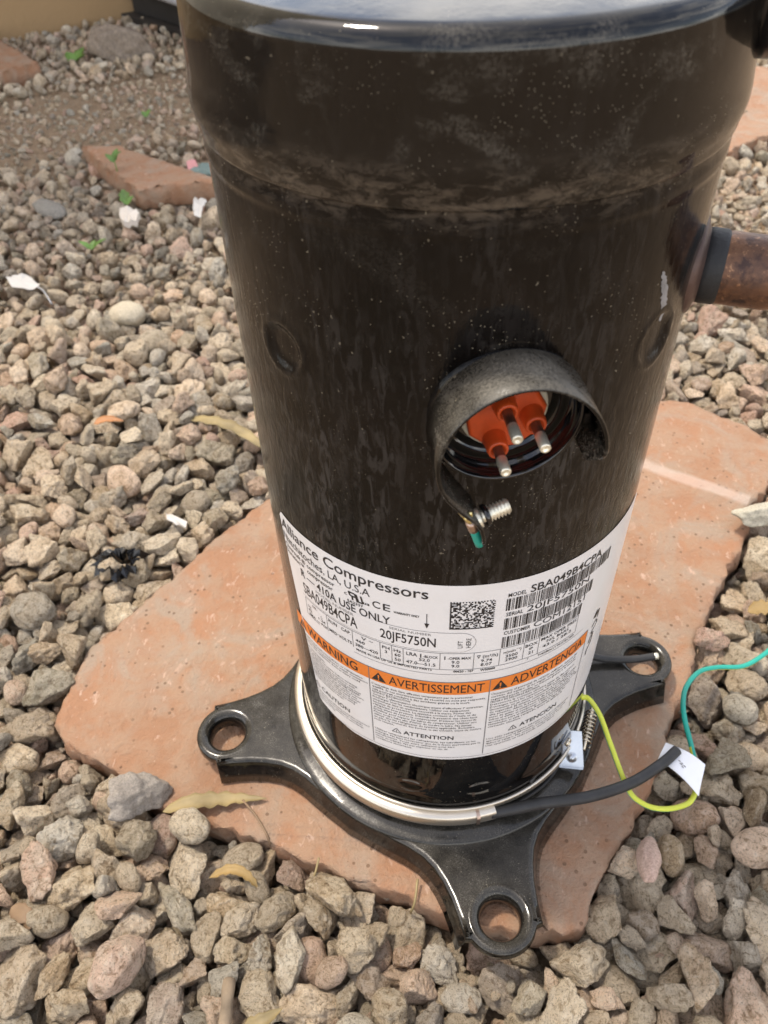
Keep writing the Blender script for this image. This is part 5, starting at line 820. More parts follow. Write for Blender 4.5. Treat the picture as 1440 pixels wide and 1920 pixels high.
34,111,-109,444,-49,0,38,15,-28,9,93,-83,-215,-53,5,46,-10,-13,33,88,-81,-203,-39,8,-20,43,11,5,82,-83,263,-48,24,-4,6,42,9,84,-77,319,-54,3,39,30,-5,35,148,-93,317,-35,17,39,24,1,
30,141,-86,355,-32,34,15,10,-30,15,170,-93,375,-34,1,-40,25,13,33,143,-60,431,-34,24,31,-29,-5,7,66,-71,-224,-56,4,18,-17,-42,28,79,-74,-193,-41,13,19,26,34,
33,136,-56,303,-44,46,14,-11,2,28,131,-66,330,-46,38,-7,-2,30,9,139,-59,375,-39,29,-19,-31,16,0,111,-63,402,-44,47,-4,10,-10,12,98,-53,427,-71,12,-34,18,28,
8,170,-43,-209,-37,3,-3,8,48,30,93,-33,302,-47,25,-37,18,-9,34,104,-39,334,-46,25,-19,22,-31,10,100,-39,362,-49,34,-18,-20,-24,10,99,-46,372,-42,29,-15,-17,33,
5,169,-40,411,-41,15,10,15,43,27,110,-42,434,-38,1,22,-15,41,22,79,-29,485,-71,25,-6,37,-19,11,65,-20,-202,-72,3,-33,-22,29,12,80,-10,-197,-79,25,14,2,-40,
2,129,-1,352,-44,5,41,25,8,16,117,-13,380,-33,7,-29,38,7,11,119,-17,399,-33,17,-39,-13,-20,21,165,52,-215,-38,14,-3,46,8,9,99,6,-232,-50,25,-37,12,-16,
18,109,14,-186,-50,44,13,-17,-2,19,111,-20,308,-54,46,-11,7,9,13,108,17,394,-66,35,-21,-2,-27,6,68,25,407,-51,25,-33,-7,25,8,96,8,475,-60,15,-3,38,-26,
4,122,29,-207,-56,19,-7,-5,44,22,136,32,-185,-43,29,-29,3,-27,24,95,25,335,-43,12,47,-7,-1,18,70,34,385,-61,12,-29,-31,-22,16,115,14,451,-44,14,-16,-37,24,
25,101,40,428,-50,2,13,44,18,27,101,41,476,-61,38,-16,25,-9,26,98,55,338,-46,21,-25,-11,35,5,121,84,369,-34,46,13,5,8,16,103,44,441,-36,17,-34,22,-22,34,120,66,-200,-47,29,1,-37,13,
32,131,90,349,-39,45,-19,3,1,33,127,83,388,-41,10,-6,-5,-47,5,89,80,410,-46,4,44,19,-10,3,109,85,423,-50,19,44,0,10,28,136,88,465,-44,21,22,23,31,7,114,102,-207,-43,36,-12,-26,-16,
10,170,117,345,-21,46,-16,7,-4,9,118,103,386,-51,43,-15,3,17,34,90,98,416,-49,24,-8,24,-35,32,105,114,408,-34,4,9,45,-17,0,105,100,467,-49,11,38,9,28,9,114,136,-196,-50,41,-14,22,8,
4,96,132,-183,-54,3,-4,45,18,27,61,120,-179,-62,21,12,41,-12,12,128,156,349,-37,4,28,-34,20,22,88,119,401,-58,16,26,-28,26,25,112,132,409,-43,42,-7,15,19,
16,93,128,461,-46,36,-19,-9,26,25,113,162,-194,-37,24,40,-14,-5,25,118,156,-178,-61,20,22,-37,12,34,136,179,347,-47,12,-24,-32,-26,4,134,145,435,-33,13,-45,0,-13,
18,124,149,462,-38,1,-39,-26,14,3,114,159,-219,-47,27,40,-4,6,22,55,190,-202,-65,26,8,21,-35,6,148,168,-177,-41,26,32,-18,-19,31,106,193,-144,-48,31,11,35,10,
6,89,185,-106,-81,15,35,25,-19,16,116,165,395,-41,7,21,38,-22,22,86,171,430,-41,20,-7,-42,13,27,112,208,-197,-50,12,15,-8,44,14,48,200,-168,-57,17,45,11,4,
33,117,207,-149,-49,17,-13,-43,10,17,67,205,-94,-60,23,-26,-2,35,24,102,202,-78,-54,7,-32,8,36,34,130,216,-77,-35,7,-4,-27,40,13,96,192,13,-64,24,-36,-3,-23,
1,143,173,472,-44,30,-14,26,25,25,100,205,472,-66,35,25,11,-21,21,97,222,-194,-42,35,18,-8,29,33,148,249,-155,-63,15,-24,8,-39,7,75,240,-144,-71,35,14,-19,-24,
4,111,261,-105,-72,20,22,-15,-36,10,111,221,-106,-35,18,-6,-14,43,19,61,240,-78,-73,37,26,-1,-18,4,128,232,-53,-44,1,-41,27,-2,8,74,230,-33,-60,1,16,1,-46,
10,88,216,-6,-67,28,3,39,-10,21,79,226,32,-69,32,30,-18,-10,17,72,233,26,-54,47,-8,5,8,5,77,252,-95,-79,10,11,-46,5,16,109,237,-74,-40,5,-47,13,-5,28,140,246,-45,-52,10,-32,-21,29,
14,114,263,-26,-54,10,-21,3,43,23,104,238,2,-37,2,4,-47,14,14,115,256,54,-55,46,-17,-6,3,1,147,262,75,-51,2,-13,2,-47,33,119,245,105,-32,9,-17,4,45,35,105,250,162,-62,25,-7,-12,40,
25,147,279,-10,-47,17,-21,40,-8,4,170,277,16,-43,44,-12,-8,15,24,170,279,48,-39,5,-24,-42,-8,18,100,276,81,-44,46,-14,9,7,0,143,294,84,-52,6,47,-5,-12,
5,135,271,129,-35,8,-38,-31,1,10,170,270,172,-46,11,15,-32,-33,18,100,299,117,-66,0,-42,22,13,4,119,310,143,-40,14,-31,-33,12,23,90,300,168,-70,12,17,-10,43,
22,132,299,182,-45,16,22,-36,-19,26,107,312,211,-54,10,-46,6,-12,25,128,306,227,-50,27,-31,24,12,18,152,292,246,-49,2,3,-26,-42,0,109,315,294,-49,11,-13,6,46,
20,95,303,304,-55,20,-19,-39,-14,21,132,302,342,-34,32,-23,28,-8,20,86,325,249,-66,0,-23,-41,14,10,95,338,262,-78,29,10,12,36,1,93,342,276,-67,32,14,4,34,
21,102,316,310,-48,35,8,27,20,30,75,355,330,-74,34,21,-26,-14,1,119,316,361,-55,18,30,28,19,12,84,322,377,-53,28,-23,-4,33,1,132,340,405,-44,4,13,46,-12,
8,80,334,425,-54,35,-2,8,34,18,76,335,483,-79,40,13,-21,-13,4,121,342,345,-48,20,-7,-27,35,18,104,364,380,-74,35,-14,30,-4,18,119,373,442,-46,7,-5,9,47,
34,94,346,462,-69,7,25,41,-7,16,104,360,457,-58,40,-2,10,-27,17,109,-530,428,-42,36,-16,-18,23,33,152,-528,458,-35,14,-17,-30,31,16,128,-490,319,-51,36,24,5,-22,
35,115,-503,348,-23,24,11,39,12,17,110,-516,389,-46,3,24,-22,36,28,107,-493,395,-50,12,39,-27,3,9,127,-464,281,-35,9,12,-42,-19,11,105,-475,311,-46,22,-15,-27,31,
30,87,-471,324,-55,13,26,-9,-38,26,117,-461,343,-37,26,-15,38,7,6,129,-484,371,-26,41,-2,15,23,14,65,-459,473,-65,7,19,44,-3,21,138,-442,178,-55,8,43,-16,16,
34,115,-453,209,-51,6,41,-12,22,34,111,-449,273,-41,22,12,-21,37,4,76,-448,433,-49,25,4,13,-40,2,79,-424,183,-53,36,32,8,8,18,136,-416,203,-55,20,20,-40,5,
17,117,-431,210,-34,45,-14,-2,14,12,108,-420,256,-43,43,-5,-22,1,32,141,-431,274,-40,40,-16,17,-17,16,122,-404,78,-41,46,-1,-14,-9,35,93,-395,141,-42,43,-8,-1,-22,
35,99,-407,161,-38,2,-42,18,-16,21,105,-382,175,-45,38,15,12,-25,17,126,-410,199,-24,16,-33,32,-7,12,116,-384,26,-36,7,2,43,23,17,142,-390,43,-37,0,45,-10,16,
17,167,-381,65,-17,46,1,-17,5,1,123,-369,75,-37,23,-37,22,2,3,128,-395,92,-39,45,18,1,-6,23,124,-388,162,-29,3,-32,-36,-9,35,86,-379,484,-56,44,21,-2,4,
7,101,-333,-77,-53,6,28,12,38,10,89,-342,-26,-68,10,21,7,-43,33,73,-346,-17,-73,9,-46,13,8,15,102,-360,15,-49,27,6,-28,-30,26,92,-355,66,-41,11,19,-43,-10,
27,94,-361,99,-35,47,-2,-8,-11,33,123,-336,-98,-56,32,-12,10,34,24,71,-322,-95,-60,16,-43,18,1,23,118,-312,-58,-52,37,-28,-9,-12,15,99,-330,-35,-60,1,5,-38,30,
2,144,-317,-23,-53,39,-7,2,28,1,61,-331,30,-56,1,-27,35,21,28,98,-304,-179,-65,9,-14,27,38,31,89,-303,-170,-50,8,20,-43,7,35,102,-302,-125,-56,2,46,16,-4,
28,88,-300,-110,-57,11,41,-10,-23,7,146,-304,-97,-43,6,0,41,27,18,135,-296,-76,-41,0,-41,24,12,13,170,-272,-230,-30,23,17,3,-40,22,152,-261,-177,-29,28,-26,9,-29,
4,75,-273,-172,-55,14,-22,-28,30,25,91,-290,-130,-45,21,-5,43,11,9,113,-305,-124,-34,27,0,4,-41,22,170,-273,-93,-34,23,-5,-25,35,15,92,-284,-39,-56,30,-6,38,-5,
14,60,-255,402,-47,41,18,-15,-12,33,49,-248,-229,-69,37,-30,6,-8,31,142,-251,-202,-42,16,-40,15,19,3,88,-259,-181,-79,18,22,5,-39,0,133,-245,-161,-29,6,48,-7,-4,
7,46,-197,-142,-70,7,21,-4,-43,28,158,-200,394,-34,10,-47,-7,-8,3,170,-216,480,-44,8,-26,12,39,6,156,-188,-217,-18,20,-36,-25,8,29,80,-177,337,-36,24,-41,10,5,
7,123,-169,388,-29,36,3,-26,-21,21,170,-143,397,-19,19,-7,37,-25,16,86,-186,404,-43,9,-46,-15,6,7,124,-174,460,-43,3,-11,-45,-15,19,121,-154,-204,-63,23,40,2,17,
26,83,-136,225,-45,2,37,-19,25,8,114,-141,262,-21,1,41,-23,15,14,82,-146,277,-31,31,4,-37,5,21,150,-143,295,-22,44,5,17,11,4,82,-148,325,-30,21,26,-35,0,
33,77,-144,356,-40,6,37,-25,19,30,146,-165,410,-31,25,42,1,6,30,125,-181,423,-26,37,15,-12,-26,26,97,-163,470,-50,2,24,39,-17,11,132,-123,-203,-44,15,-21,-40,-11,
15,84,-128,216,-47,26,-4,36,20,3,136,-123,253,-23,1,3,-36,-33,2,170,-124,274,-16,34,32,9,-11,6,86,-124,319,-50,7,-38,-27,-13,26,88,-126,352,-36,45,-6,19,2,
28,117,-128,369,-39,33,7,-2,35,26,92,-132,395,-46,18,39,-17,16,5,145,-138,418,-27,27,-41,-4,-5,22,143,-156,480,-31,18,-36,-4,-27,22,78,-104,-231,-56,26,20,37,2,
34,96,-97,-207,-36,7,-46,-13,-5,22,90,-102,266,-37,39,-28,-8,-7,14,78,-113,263,-51,40,1,29,4,19,101,-98,294,-41,43,1,15,19,3,83,-104,305,-57,40,28,-5,-4,
32,124,-118,342,-30,1,25,-28,32,17,100,-111,360,-37,46,-7,6,-13,18,104,-109,389,-48,26,7,40,10,1,129,-105,407,-29,7,38,-30,-3,24,130,-103,430,-35,48,1,-7,0,
3,170,-107,481,-23,29,16,21,-29,21,125,-79,-226,-31,24,-7,-36,-22,18,111,-84,-212,-25,18,14,-23,37,7,81,-89,-193,-36,15,-26,-39,1,17,70,-79,275,-46,28,4,-37,-16,
13,96,-73,305,-48,1,24,21,37,15,145,-57,289,-25,7,-15,-36,-29,22,113,-71,344,-29,11,-35,28,-17,25,125,-75,376,-20,13,-37,23,-18,31,109,-92,399,-39,7,48,-3,8,
29,143,-89,418,-32,12,-22,42,-1,0,108,-79,450,-32,7,-29,-34,18,13,147,-65,-218,-28,31,27,-26,1,35,78,-62,-204,-36,7,17,-23,-40,0,127,-36,289,-56,21,-23,-28,-25,
0,118,-47,319,-43,6,30,39,0,2,123,-49,344,-45,39,12,26,-3,30,120,-55,356,-33,13,-43,-18,7,22,101,-50,395,-42,38,20,-18,17,12,153,-51,447,-25,2,2,37,31,
30,107,-68,464,-42,8,47,-8,9,26,83,-17,-197,-54,7,-46,-16,-2,
]

# ------------------------------------------------------------------ ground
def ico(n):
    t = (1+5**.5)/2
    V = [(-1, t, 0), (1, t, 0), (-1, -t, 0), (1, -t, 0), (0, -1, t), (0, 1, t), (0, -1, -t), (0, 1, -t), (t, 0, -1), (t, 0, 1), (-t, 0, -1), (-t, 0, 1)]
    F = [(0,11,5),(0,5,1),(0,1,7),(0,7,10),(0,10,11),(1,5,9),(5,11,4),(11,10,2),(10,7,6),(7,1,8),(3,9,4),(3,4,2),(3,2,6),(3,6,8),(3,8,9),(4,9,5),(2,4,11),(6,2,10),(8,6,7),(9,8,1)]
    V = [np.array(v, float)/np.linalg.norm(v) for v in V]
    for _ in range(n):
        m = {}; G = []
        def mid(a, b):
            k = (min(a, b), max(a, b))
            if k not in m:
                p = V[a]+V[b]; V.append(p/np.linalg.norm(p)); m[k] = len(V)-1
            return m[k]
        for a, b, c in F:
            ab, bc, ca = mid(a, b), mid(b, c), mid(c, a); G += [(a, ab, ca), (b, bc, ab), (c, ca, bc), (ab, bc, ca)]
        F = G
    return np.array(V), np.array(F, dtype=np.int32)
NV = 36
def stone_verts(k, D):
    r = np.random.RandomState(1000+k)
    ax = np.array([1., r.uniform(.68, .92), r.uniform(.48, .74)])
    n = r.randint(9, 16); N = r.normal(size=(n, 3)); N /= np.linalg.norm(N, axis=1)[:, None]
    d = r.uniform(.66, .98, n)
    if k % 6 == 5: d = r.uniform(.92, 1.1, n)
    p = 26. if k % 6 != 5 else 9.
    q = np.clip(D@N.T, 0, None)/d
    rad = ((q**p).sum(1)+1.0)**(-1/p)
    if k % 6 != 5:                                # broken faces: flatter, sharper cuts on the same body
        d2 = d**1.9*.92; q = np.clip(D@N.T, 0, None)/d2; m0 = rad.mean()
        rad = ((q**70.).sum(1)+.93**70)**(-1/70.); rad = np.minimum(rad, 1.0); rad *= m0/rad.mean()
    for j in range(5):
        w = r.normal(size=3)*2.2; rad = rad*(1+.022*np.sin(D@w*1.6+r.uniform(0, 6)))
    return D*rad[:, None]*ax
def rough_stone(k, D, amp=1.0):
    "the same stone with the chipped, pitted face a fracture leaves"
    V = stone_verts(k, D); r = np.random.RandomState(7000+k)
    L = np.linalg.norm(V, axis=1)
    out = np.zeros(len(V))
    for fr, am, m in ((3.2, .032, 7), (7, .028, 10), (14, .019, 13)):
        for _ in range(m):
            w = r.normal(size=3); w = w/np.linalg.norm(w)*fr*r.uniform(.7, 1.4)
            s = V@w+r.uniform(0, 6.28)
            out += am*(1-2*np.abs(np.sin(s)))*.5 if r.rand() < .5 else am*np.sin(s)*.6
    return V*(1+(out*amp if k % 6 != 5 else out*.25))[:, None]

def value_noise(x, y, seed=0):
    "smooth noise for the lie of the ground, x, y in mm arrays"
    r = np.random.RandomState(seed); o = 0
    for L, a in ((900, 1.0), (420, .6), (190, .35), (80, .18)):
        for _ in range(4):
            t = r.uniform(0, 6.28); ph = r.uniform(0, 6.28)
            o = o + a*.3*np.sin((x*math.cos(t)+y*math.sin(t))/L*6.28*.5+ph)
    return o
def ground_z(x, y):
    x = np.asarray(x, float); y = np.asarray(y, float)
    far = 1/(1+np.exp(-(y-640)/45))
    z = -54+far*22+value_noise(x, y, 3)*(1.5+5*far)
    return z
def axis_vals(lo, hi, step):
    mid = list(np.arange(lo, hi+1, step)); out = []
    g = step; v = lo
    while v > -60000: g *= 1.5; v -= g; out.append(v)
    g = step; w = hi; up_ = []
    while w < 60000: g *= 1.5; w += g; up_.append(w)
    return np.array(out[::-1]+mid+up_)
gx, gy = axis_vals(-1500, 1300, 14), axis_vals(-500, 2500, 14)
X, Y = np.meshgrid(gx, gy)
Z = ground_z(X, Y)
rn = np.random.RandomState(1)
Z = Z+rn.uniform(-1.6, 1.6, Z.shape)*(np.abs(X) < 2000)
nxg, nyg = len(gx), len(gy)
me = bpy.data.meshes.new('gravel_bed')
idx = np.arange(nxg*nyg).reshape(nyg, nxg)
Fq = np.stack([idx[:-1, :-1], idx[:-1, 1:], idx[1:, 1:], idx[1:, :-1]], -1).reshape(-1, 4)
me.from_pydata((np.stack([X, Y, Z], -1).reshape(-1, 3)*MM).tolist(), [], Fq.tolist())
me.materials.append(M_SOIL); me.polygons.foreach_set('use_smooth', [True]*len(Fq)); me.update()
bed = link('gravel_bed', me); tag(bed, kind='structure')

# ------------------------------------------------------------------ the gravel
ST = np.array(STONES, float).reshape(-1, 9)
NS = len(ST)
K = ST[:, 0].astype(int); SZ = ST[:, 1]/10.0; PO = ST[:, 2:5]*np.array([1, 1, .5]); QU = ST[:, 5:9]/49.0
QU = QU/np.linalg.norm(QU, axis=1)[:, None]
def rotm(q):
    w, x, y, z = q
    return np.array([[1-2*(y*y+z*z), 2*(x*y-z*w), 2*(x*z+y*w)], [2*(x*y+z*w), 1-2*(x*x+z*z), 2*(y*z-x*w)], [2*(x*z-y*w), 2*(y*z+x*w), 1-2*(x*x+y*y)]])
rng = np.random.RandomState(77)
TONE = rng.uniform(0, 1, (6000, 3))
D4, F4 = ico(4); D3, F3 = ico(3); D2, F2i = ico(2); D1, F1i = ico(1)
def np_mesh(name, V, F, mat):
    me = bpy.data.meshes.new(name)
    me.vertices.add(len(V)); me.vertices.foreach_set('co', np.ascontiguousarray(V, dtype=np.float32).ravel())
    me.loops.add(len(F)*3); me.loops.foreach_set('vertex_index', np.ascontiguousarray(F, dtype=np.int32).ravel())
    me.polygons.add(len(F)); me.polygons.foreach_set('loop_start', np.arange(0, len(F)*3, 3, dtype=np.int32))
    me.polygons.foreach_set('use_smooth', np.ones(len(F), dtype=bool))
    me.materials.append(mat); me.update(calc_edges=True); me.validate()
    return me
near = {k: np_mesh('stone', rough_stone(k, D4), F4, M_STONE) for k in range(NV)}
N_IND = 300
for i in range(N_IND):
    o = bpy.data.objects.new('stone', near[int(K[i])])
    COL.objects.link(o); o.parent = bed
    o.scale = (SZ[i]*MM,)*3; o.location = Vector([float(v) for v in PO[i]])*MM
    o.rotation_mode = 'QUATERNION'; o.rotation_quaternion = QU[i]
    o.color = (*TONE[i], 1)
def joined(items, D, F, name, rough=1.0, facets=False):
    "items: (variant, size, position, rotation matrix, tone)"
    base = {}
    Vs, Fs, Ls, Ts = [], [], [], []; b = 0
    for (k, s, p, R_, t) in items:
        if k not in base: base[k] = rough_stone(k, D, rough)
        v = base[k]
        Vs.append(v@R_.T*s+p); Fs.append(F+b); Ls.append(v); Ts.append(np.broadcast_to(np.append(t, 1), (len(v), 4))); b += len(v)
    me = np_mesh(name, np.vstack(Vs)*MM, np.vstack(Fs), M_STONES)
    if facets: me.polygons.foreach_set('use_smooth', np.zeros(len(me.polygons), dtype=bool))
    a = me.attributes.new('lp', 'FLOAT_VECTOR', 'POINT'); a.data.foreach_set('vector', np.vstack(Ls).astype(np.float32).ravel())
    a = me.attributes.new('tone', 'FLOAT_COLOR', 'POINT'); a.data.foreach_set('color', np.vstack(Ts).astype(np.float32).ravel())
    o = link(name, me); o.parent = bed; o['kind'] = 'stuff'
    return o
joined([(int(K[i]), SZ[i], PO[i], rotm(QU[i]), TONE[i]) for i in range(N_IND, 1300)], D3, F3, 'smaller_gravel')
joined([(int(K[i]), SZ[i], PO[i], rotm(QU[i]), TONE[i]) for i in range(1300, NS)], D2, F2i, 'lower_gravel', 1.0, True)
def randrot(r):
    q = r.normal(size=4); return rotm(q/np.linalg.norm(q))
# gravel and bare earth farther back
items = []
def in_view(x, y, m=90):
    p = np.array([x, y, -30.0])-CAM_O; z = p@_f
    if z < 50: return False
    u = PW/2+FPX*(p@CR)/z; v = PH/2-FPX*(p@CU)/z
    return -m*2 < u < PW+m*2 and -m*2 < v < PH+m
dirt_a, dirt_b = at(0, 265, -30)[:2], at(370, 190, -30)[:2]
def is_dirt(x, y):
    d = np.array([x, y])-dirt_a; tdir = (dirt_b-dirt_a)/np.linalg.norm(dirt_b-dirt_a)
    return x < 60 and abs(d[0]*tdir[1]-d[1]*tdir[0])+value_noise(x, y, 9)*80 < 165
grid = {}
def clear(x, y, s, f):
    gx_, gy_ = int(x//30), int(y//30)
    for i in range(gx_-1, gx_+2):
        for j in range(gy_-1, gy_+2):
            for (a_, b_, s_) in grid.get((i, j), ()):
                if (a_-x)**2+(b_-y)**2 < (f*(s+s_))**2: return False
    return True
near_items, far_items = [], []
for (tries, mean, f) in ((9000, 11.5, .74), (26000, 7.8, .72), (40000, 4.4, .72)):       # big stones first, smaller ones in the gaps
    xs, ys = rng.uniform(-1500, 900, tries), rng.uniform(478, 2300, tries); sz = np.clip(rng.lognormal(math.log(mean), .22, tries), 3.5, 17)
    for x, y, s in zip(xs, ys, sz):
        if not in_view(x, y): continue
        dirt = is_dirt(x, y)
        if dirt and (s > 9 or rng.rand() < (.2 if s < 4.5 else .6)): continue
        if x < 60 and y > 1100 and rng.rand() < .25: continue
        if not clear(x, y, s, f): continue
        grid.setdefault((int(x//30), int(y//30)), []).append((x, y, s))
        lvl = 1/(1+math.exp(-(y-640)/45))
        z = float(ground_z(x, y))+(1-lvl)*24+(s*.30 if dirt else s*.5+3)
        (near_items if y < 850 else far_items).append((int(rng.randint(NV)), s, np.array([x, y, z]), randrot(rng), rng.uniform(0, 1, 3)))
for yy in np.arange(478, 800, 16):                # the layer beneath, seen through the gaps
    for xx in np.arange(-700, 520, 16):
        x = xx+rng.uniform(-6, 6); y = yy+rng.uniform(-6, 6)
        if not in_view(x, y): continue
        lvl = 1/(1+math.exp(-(y-640)/45)); s = rng.uniform(7.5, 12)
        near_items.append((int(rng.randint(NV)), s, np.array([x, y, float(ground_z(x, y))+(1-lvl)*12+1]), randrot(rng), rng.uniform(0, 1, 3)))
joined(near_items, D2, F2i, 'middle_gravel', 1.3, True)
joined(far_items, D1, F1i, 'distant_gravel', 1.2, True)
# fine chips between the near stones
items = []
for _ in range(4200):
    x, y = rng.uniform(-400, 300), rng.uniform(-230, 480)
    if not in_view(x, y, 20): continue
    s = rng.uniform(2.2, 5.8)
    items.append((int(rng.randint(NV)), s, np.array([x, y, rng.uniform(-48, -29)]), randrot(rng), rng.uniform(0, 1, 3)))
joined(items, D1, F1i, 'stone_chips', 1.0)

# single stones one can tell apart
def big_stone(name, label, cat, p, s, k, scale, rot, mat, seed=0, amp=1.0):
    me = np_mesh(name, rough_stone(k, D4, amp)*np.array(scale), F4, mat)
    o = link(name, me); o.location = Vector([float(v) for v in p])*MM; o.scale = (s*MM,)*3; o.rotation_euler = rot
    r = random.Random(seed); o.color = (r.random(), r.random(), r.random(), 1)
    return tag(o, label, cat)
def plain_stone(name, c0, c1, rough=.8):
    m = NT(name); c = m.coord(); n1 = m.noise(c, 1.6, 5, .6); n2 = m.noise(c, 14, 5, .75)
    col = m.mix(n1, c0, c1); col = m.mix(m.ramp(n2, [(.38, .5), (.52, 0.0)]), col, tuple(x*.45 for x in c0)); col = m.mix(m.ramp(n2, [(.56, 0.0), (.7, .4)]), col, tuple(min(1, x*1.7) for x in c1))
    return m.set(color=col, rough=rough, spec=.25, normal=m.bump(n2, .5, .003))
big_stone('round_cobble', 'smooth round beige cobble lying on the gravel left of the compressor', 'cobble', at(240, 590, -12), 19, 5, (1, 1.15, 1.35), (.2, .1, .5), plain_stone('beige_cobble', (.48, .41, .30), (.56, .49, .37)), 1)
big_stone('flat_pebble', 'flat smooth grey pebble on the gravel in front of the triangular flagstone piece', 'pebble', at(95, 392, -18), 27, 11, (1, .75, .55), (.1, .2, -.5), plain_stone('grey_pebble', (.24, .22, .19), (.30, .275, .23)), 2)
big_stone('field_rock', 'large brown rock half sunk in the gravel near the beige wall', 'rock', at(224, 102, -16), 60, 7, (1.1, .85, .95), (.0, .1, -.35), plain_stone('brown_rock', (.21, .165, .125), (.30, .245, .19)), 3)
big_stone('leaning_stone', 'blocky grey granite stone resting against the lower left edge of the slab', 'stone', at(246, 1497, -10), 17.5, 2, (1, .95, 1.1), (.5, .3, .2), plain_stone('grey_granite', (.27, .235, .20), (.38, .335, .285)), 4)
big_stone('grey_edge_stone', 'pale grey stone sitting on the right corner of the slab', 'stone', at(1432, 962, -8), 19, 3, (1.2, .8, .8), (.1, .2, .3), plain_stone('pale_granite', (.44, .40, .31), (.58, .53, .42)), 5)
big_stone('pink_pebble', 'long smooth pink pebble standing among the gravel right of the front foot', 'pebble', at(1216, 1612, -8), 17, 17, (1.15, .55, .6), (.2, .6, 1.3), plain_stone('pink_granite', (.48, .32, .255), (.60, .44, .35)), 6, .6)

# ------------------------------------------------------------------ flagstones
def flagstone(name, label, poly, ztop, thick, seed, parent=None, jitter=1.0, step=5):
    r = np.random.RandomState(seed)
    P = [np.array(p[:2], float) for p in poly]; out = []
    for i in range(len(P)):
        a, b = P[i], P[(i+1) % len(P)]; n = max(1, int(np.linalg.norm(b-a)/step))
        for j in range(n): out.append(a+(b-a)*j/n)
    P = np.array(out); n = len(P)
    area = .5*sum(P[i][0]*P[(i+1) % n][1]-P[(i+1) % n][0]*P[i][1] for i in range(n))
    if area < 0: P = P[::-1]
    t = np.roll(P, -1, 0)-np.roll(P, 1, 0); t /= np.linalg.norm(t, axis=1)[:, None]; N = np.stack([t[:, 1], -t[:, 0]], 1)
    P = P+N*(r.normal(size=n)*.7*jitter)[:, None]
    V = []; F = []
    chip = -2.2*(r.rand(n) < .10)-np.abs(value_noise(P[:, 0]*6, P[:, 1]*6, seed))*1.1
    for (off, z) in ((-5, 0), (-4, -.05), (-1.1, -.45), (-.25, -1.3), (.1, -3.2), (.9, -thick*.35), (.6, -thick*.7), (-1.5, -thick)):
        jit = (r.normal(size=n)+np.roll(r.normal(size=n), 1)+chip)*(.55*jitter if z < -.3 else .15); jz = r.normal(size=n)*(.7*jitter if z < -1 else .12)
        for i in range(n):
            q = P[i]+N[i]*(off+jit[i]); V.append((q[0], q[1], ztop+z+jz[i]))
    for j in range(7):
        for i in range(n):
            k = (i+1) % n; F.append((j*n+i, (j+1)*n+i, (j+1)*n+k, j*n+k))
    F += [tuple(q) for q in tessellate_polygon([[Vector(v) for v in V[:n]]])]
    o = mesh(name, V, F, M_SLAB)
    # tessellation may face either way
    bm = bmesh.new(); bm.from_mesh(o.data); bmesh.ops.recalc_face_normals(bm, faces=bm.faces); bm.to_mesh(o.data); bm.free()
    return tag(o, label, 'flagstone', 'terracotta flagstones laid in the gravel')
SLAB_PX = [(105,1383),(108,1340),(135,1270),(160,1220),(235,1160),(300,1100),(330,1075),(410,1000),(500,937),(700,830),(1000,740),(1240,747),(1300,755),(1340,775),(1390,793),(1440,822),(1475,860),(1440,917),(1400,950),(1405,985),(1390,1030),(1365,1070),(1340,1120),(1320,1170),(1305,1200),(1300,1250),(1290,1300),(1262,1340),(1250,1390),(1240,1430),(1215,1480),(1190,1540),(1160,1590),(1130,1640),(1105,1700),(1092,1745),(1000,1750),(900,1735),(800,1700),(690,1660),(600,1625),(540,1598),(500,1580),(385,1540),(320,1515),(290,1510),(210,1440),(165,1420),(120,1395)]
slab = flagstone('flagstone', 'large irregular terracotta flagstone under the compressor', [at(x, y, -18) for x, y in SLAB_PX], -18, 30, 4)
flagstone('flagstone', 'triangular piece of terracotta flagstone behind the compressor on the left', [at(x, y, -2) for x, y in ((155, 283), (222, 283), (400, 342), (520, 380), (520, 430), (400, 352), (330, 358), (265, 362))][:3]+[at(470, 362, -2), at(470, 350, -2)][:0]+[at(440, 358, -2), at(420, 352, -2), at(330, 356, -2), at(262, 366, -2), at(200, 322, -2)], 6, 30, 9, jitter=1.4)
flagstone('flagstone', 'terracotta flagstone at the left edge of the picture by the beige wall', [at(x, y, -8) for x, y in ((-160, 40), (0, 82), (30, 100), (74, 128), (50, 133), (20, 140), (0, 146), (-170, 150))], 2, 34, 12, jitter=1.6)
flagstone('flagstone', 'terracotta flagstone in the gravel at the upper right edge of the picture', [at(x, y, -14) for x, y in ((1330, 150), (1400, 128), (1470, 130), (1600, 170), (1600, 250), (1440, 258), (1400, 272), (1362, 290), (1320, 282), (1300, 220))], -10, 30, 15, jitter=1.6)

# ------------------------------------------------------------------ the house wall and the things at its foot
wa, wb = np.array(at(0, 78, -28)[:2]), np.array(at(172, 50, -28)[:2])
wd = (wb-wa)/np.linalg.norm(wb-wa); wn_ = np.array([wd[1], -wd[0]])          # towards the garden
wall_o = tag(empty('house_wall', (wa[0], wa[1], -40)), 'beige rendered house wall with its lower part coloured brown for shade in the upper left corner', 'wall')
def wall_piece(name, s0, s1, z0, z1, d0, d1, mat):
    pts = [wa+wd*s0+wn_*d1, wa+wd*s1+wn_*d1, wa+wd*s1+wn_*d0, wa+wd*s0+wn_*d0]
    V = [(p[0], p[1], z0) for p in pts]+[(p[0], p[1], z1) for p in pts]
    F = [(0, 1, 5, 4), (1, 2, 6, 5), (2, 3, 7, 6), (3, 0, 4, 7), (4, 5, 6, 7), (3, 2, 1, 0)]
    return mesh(name, V, F, mat, wall_o, smooth=False)
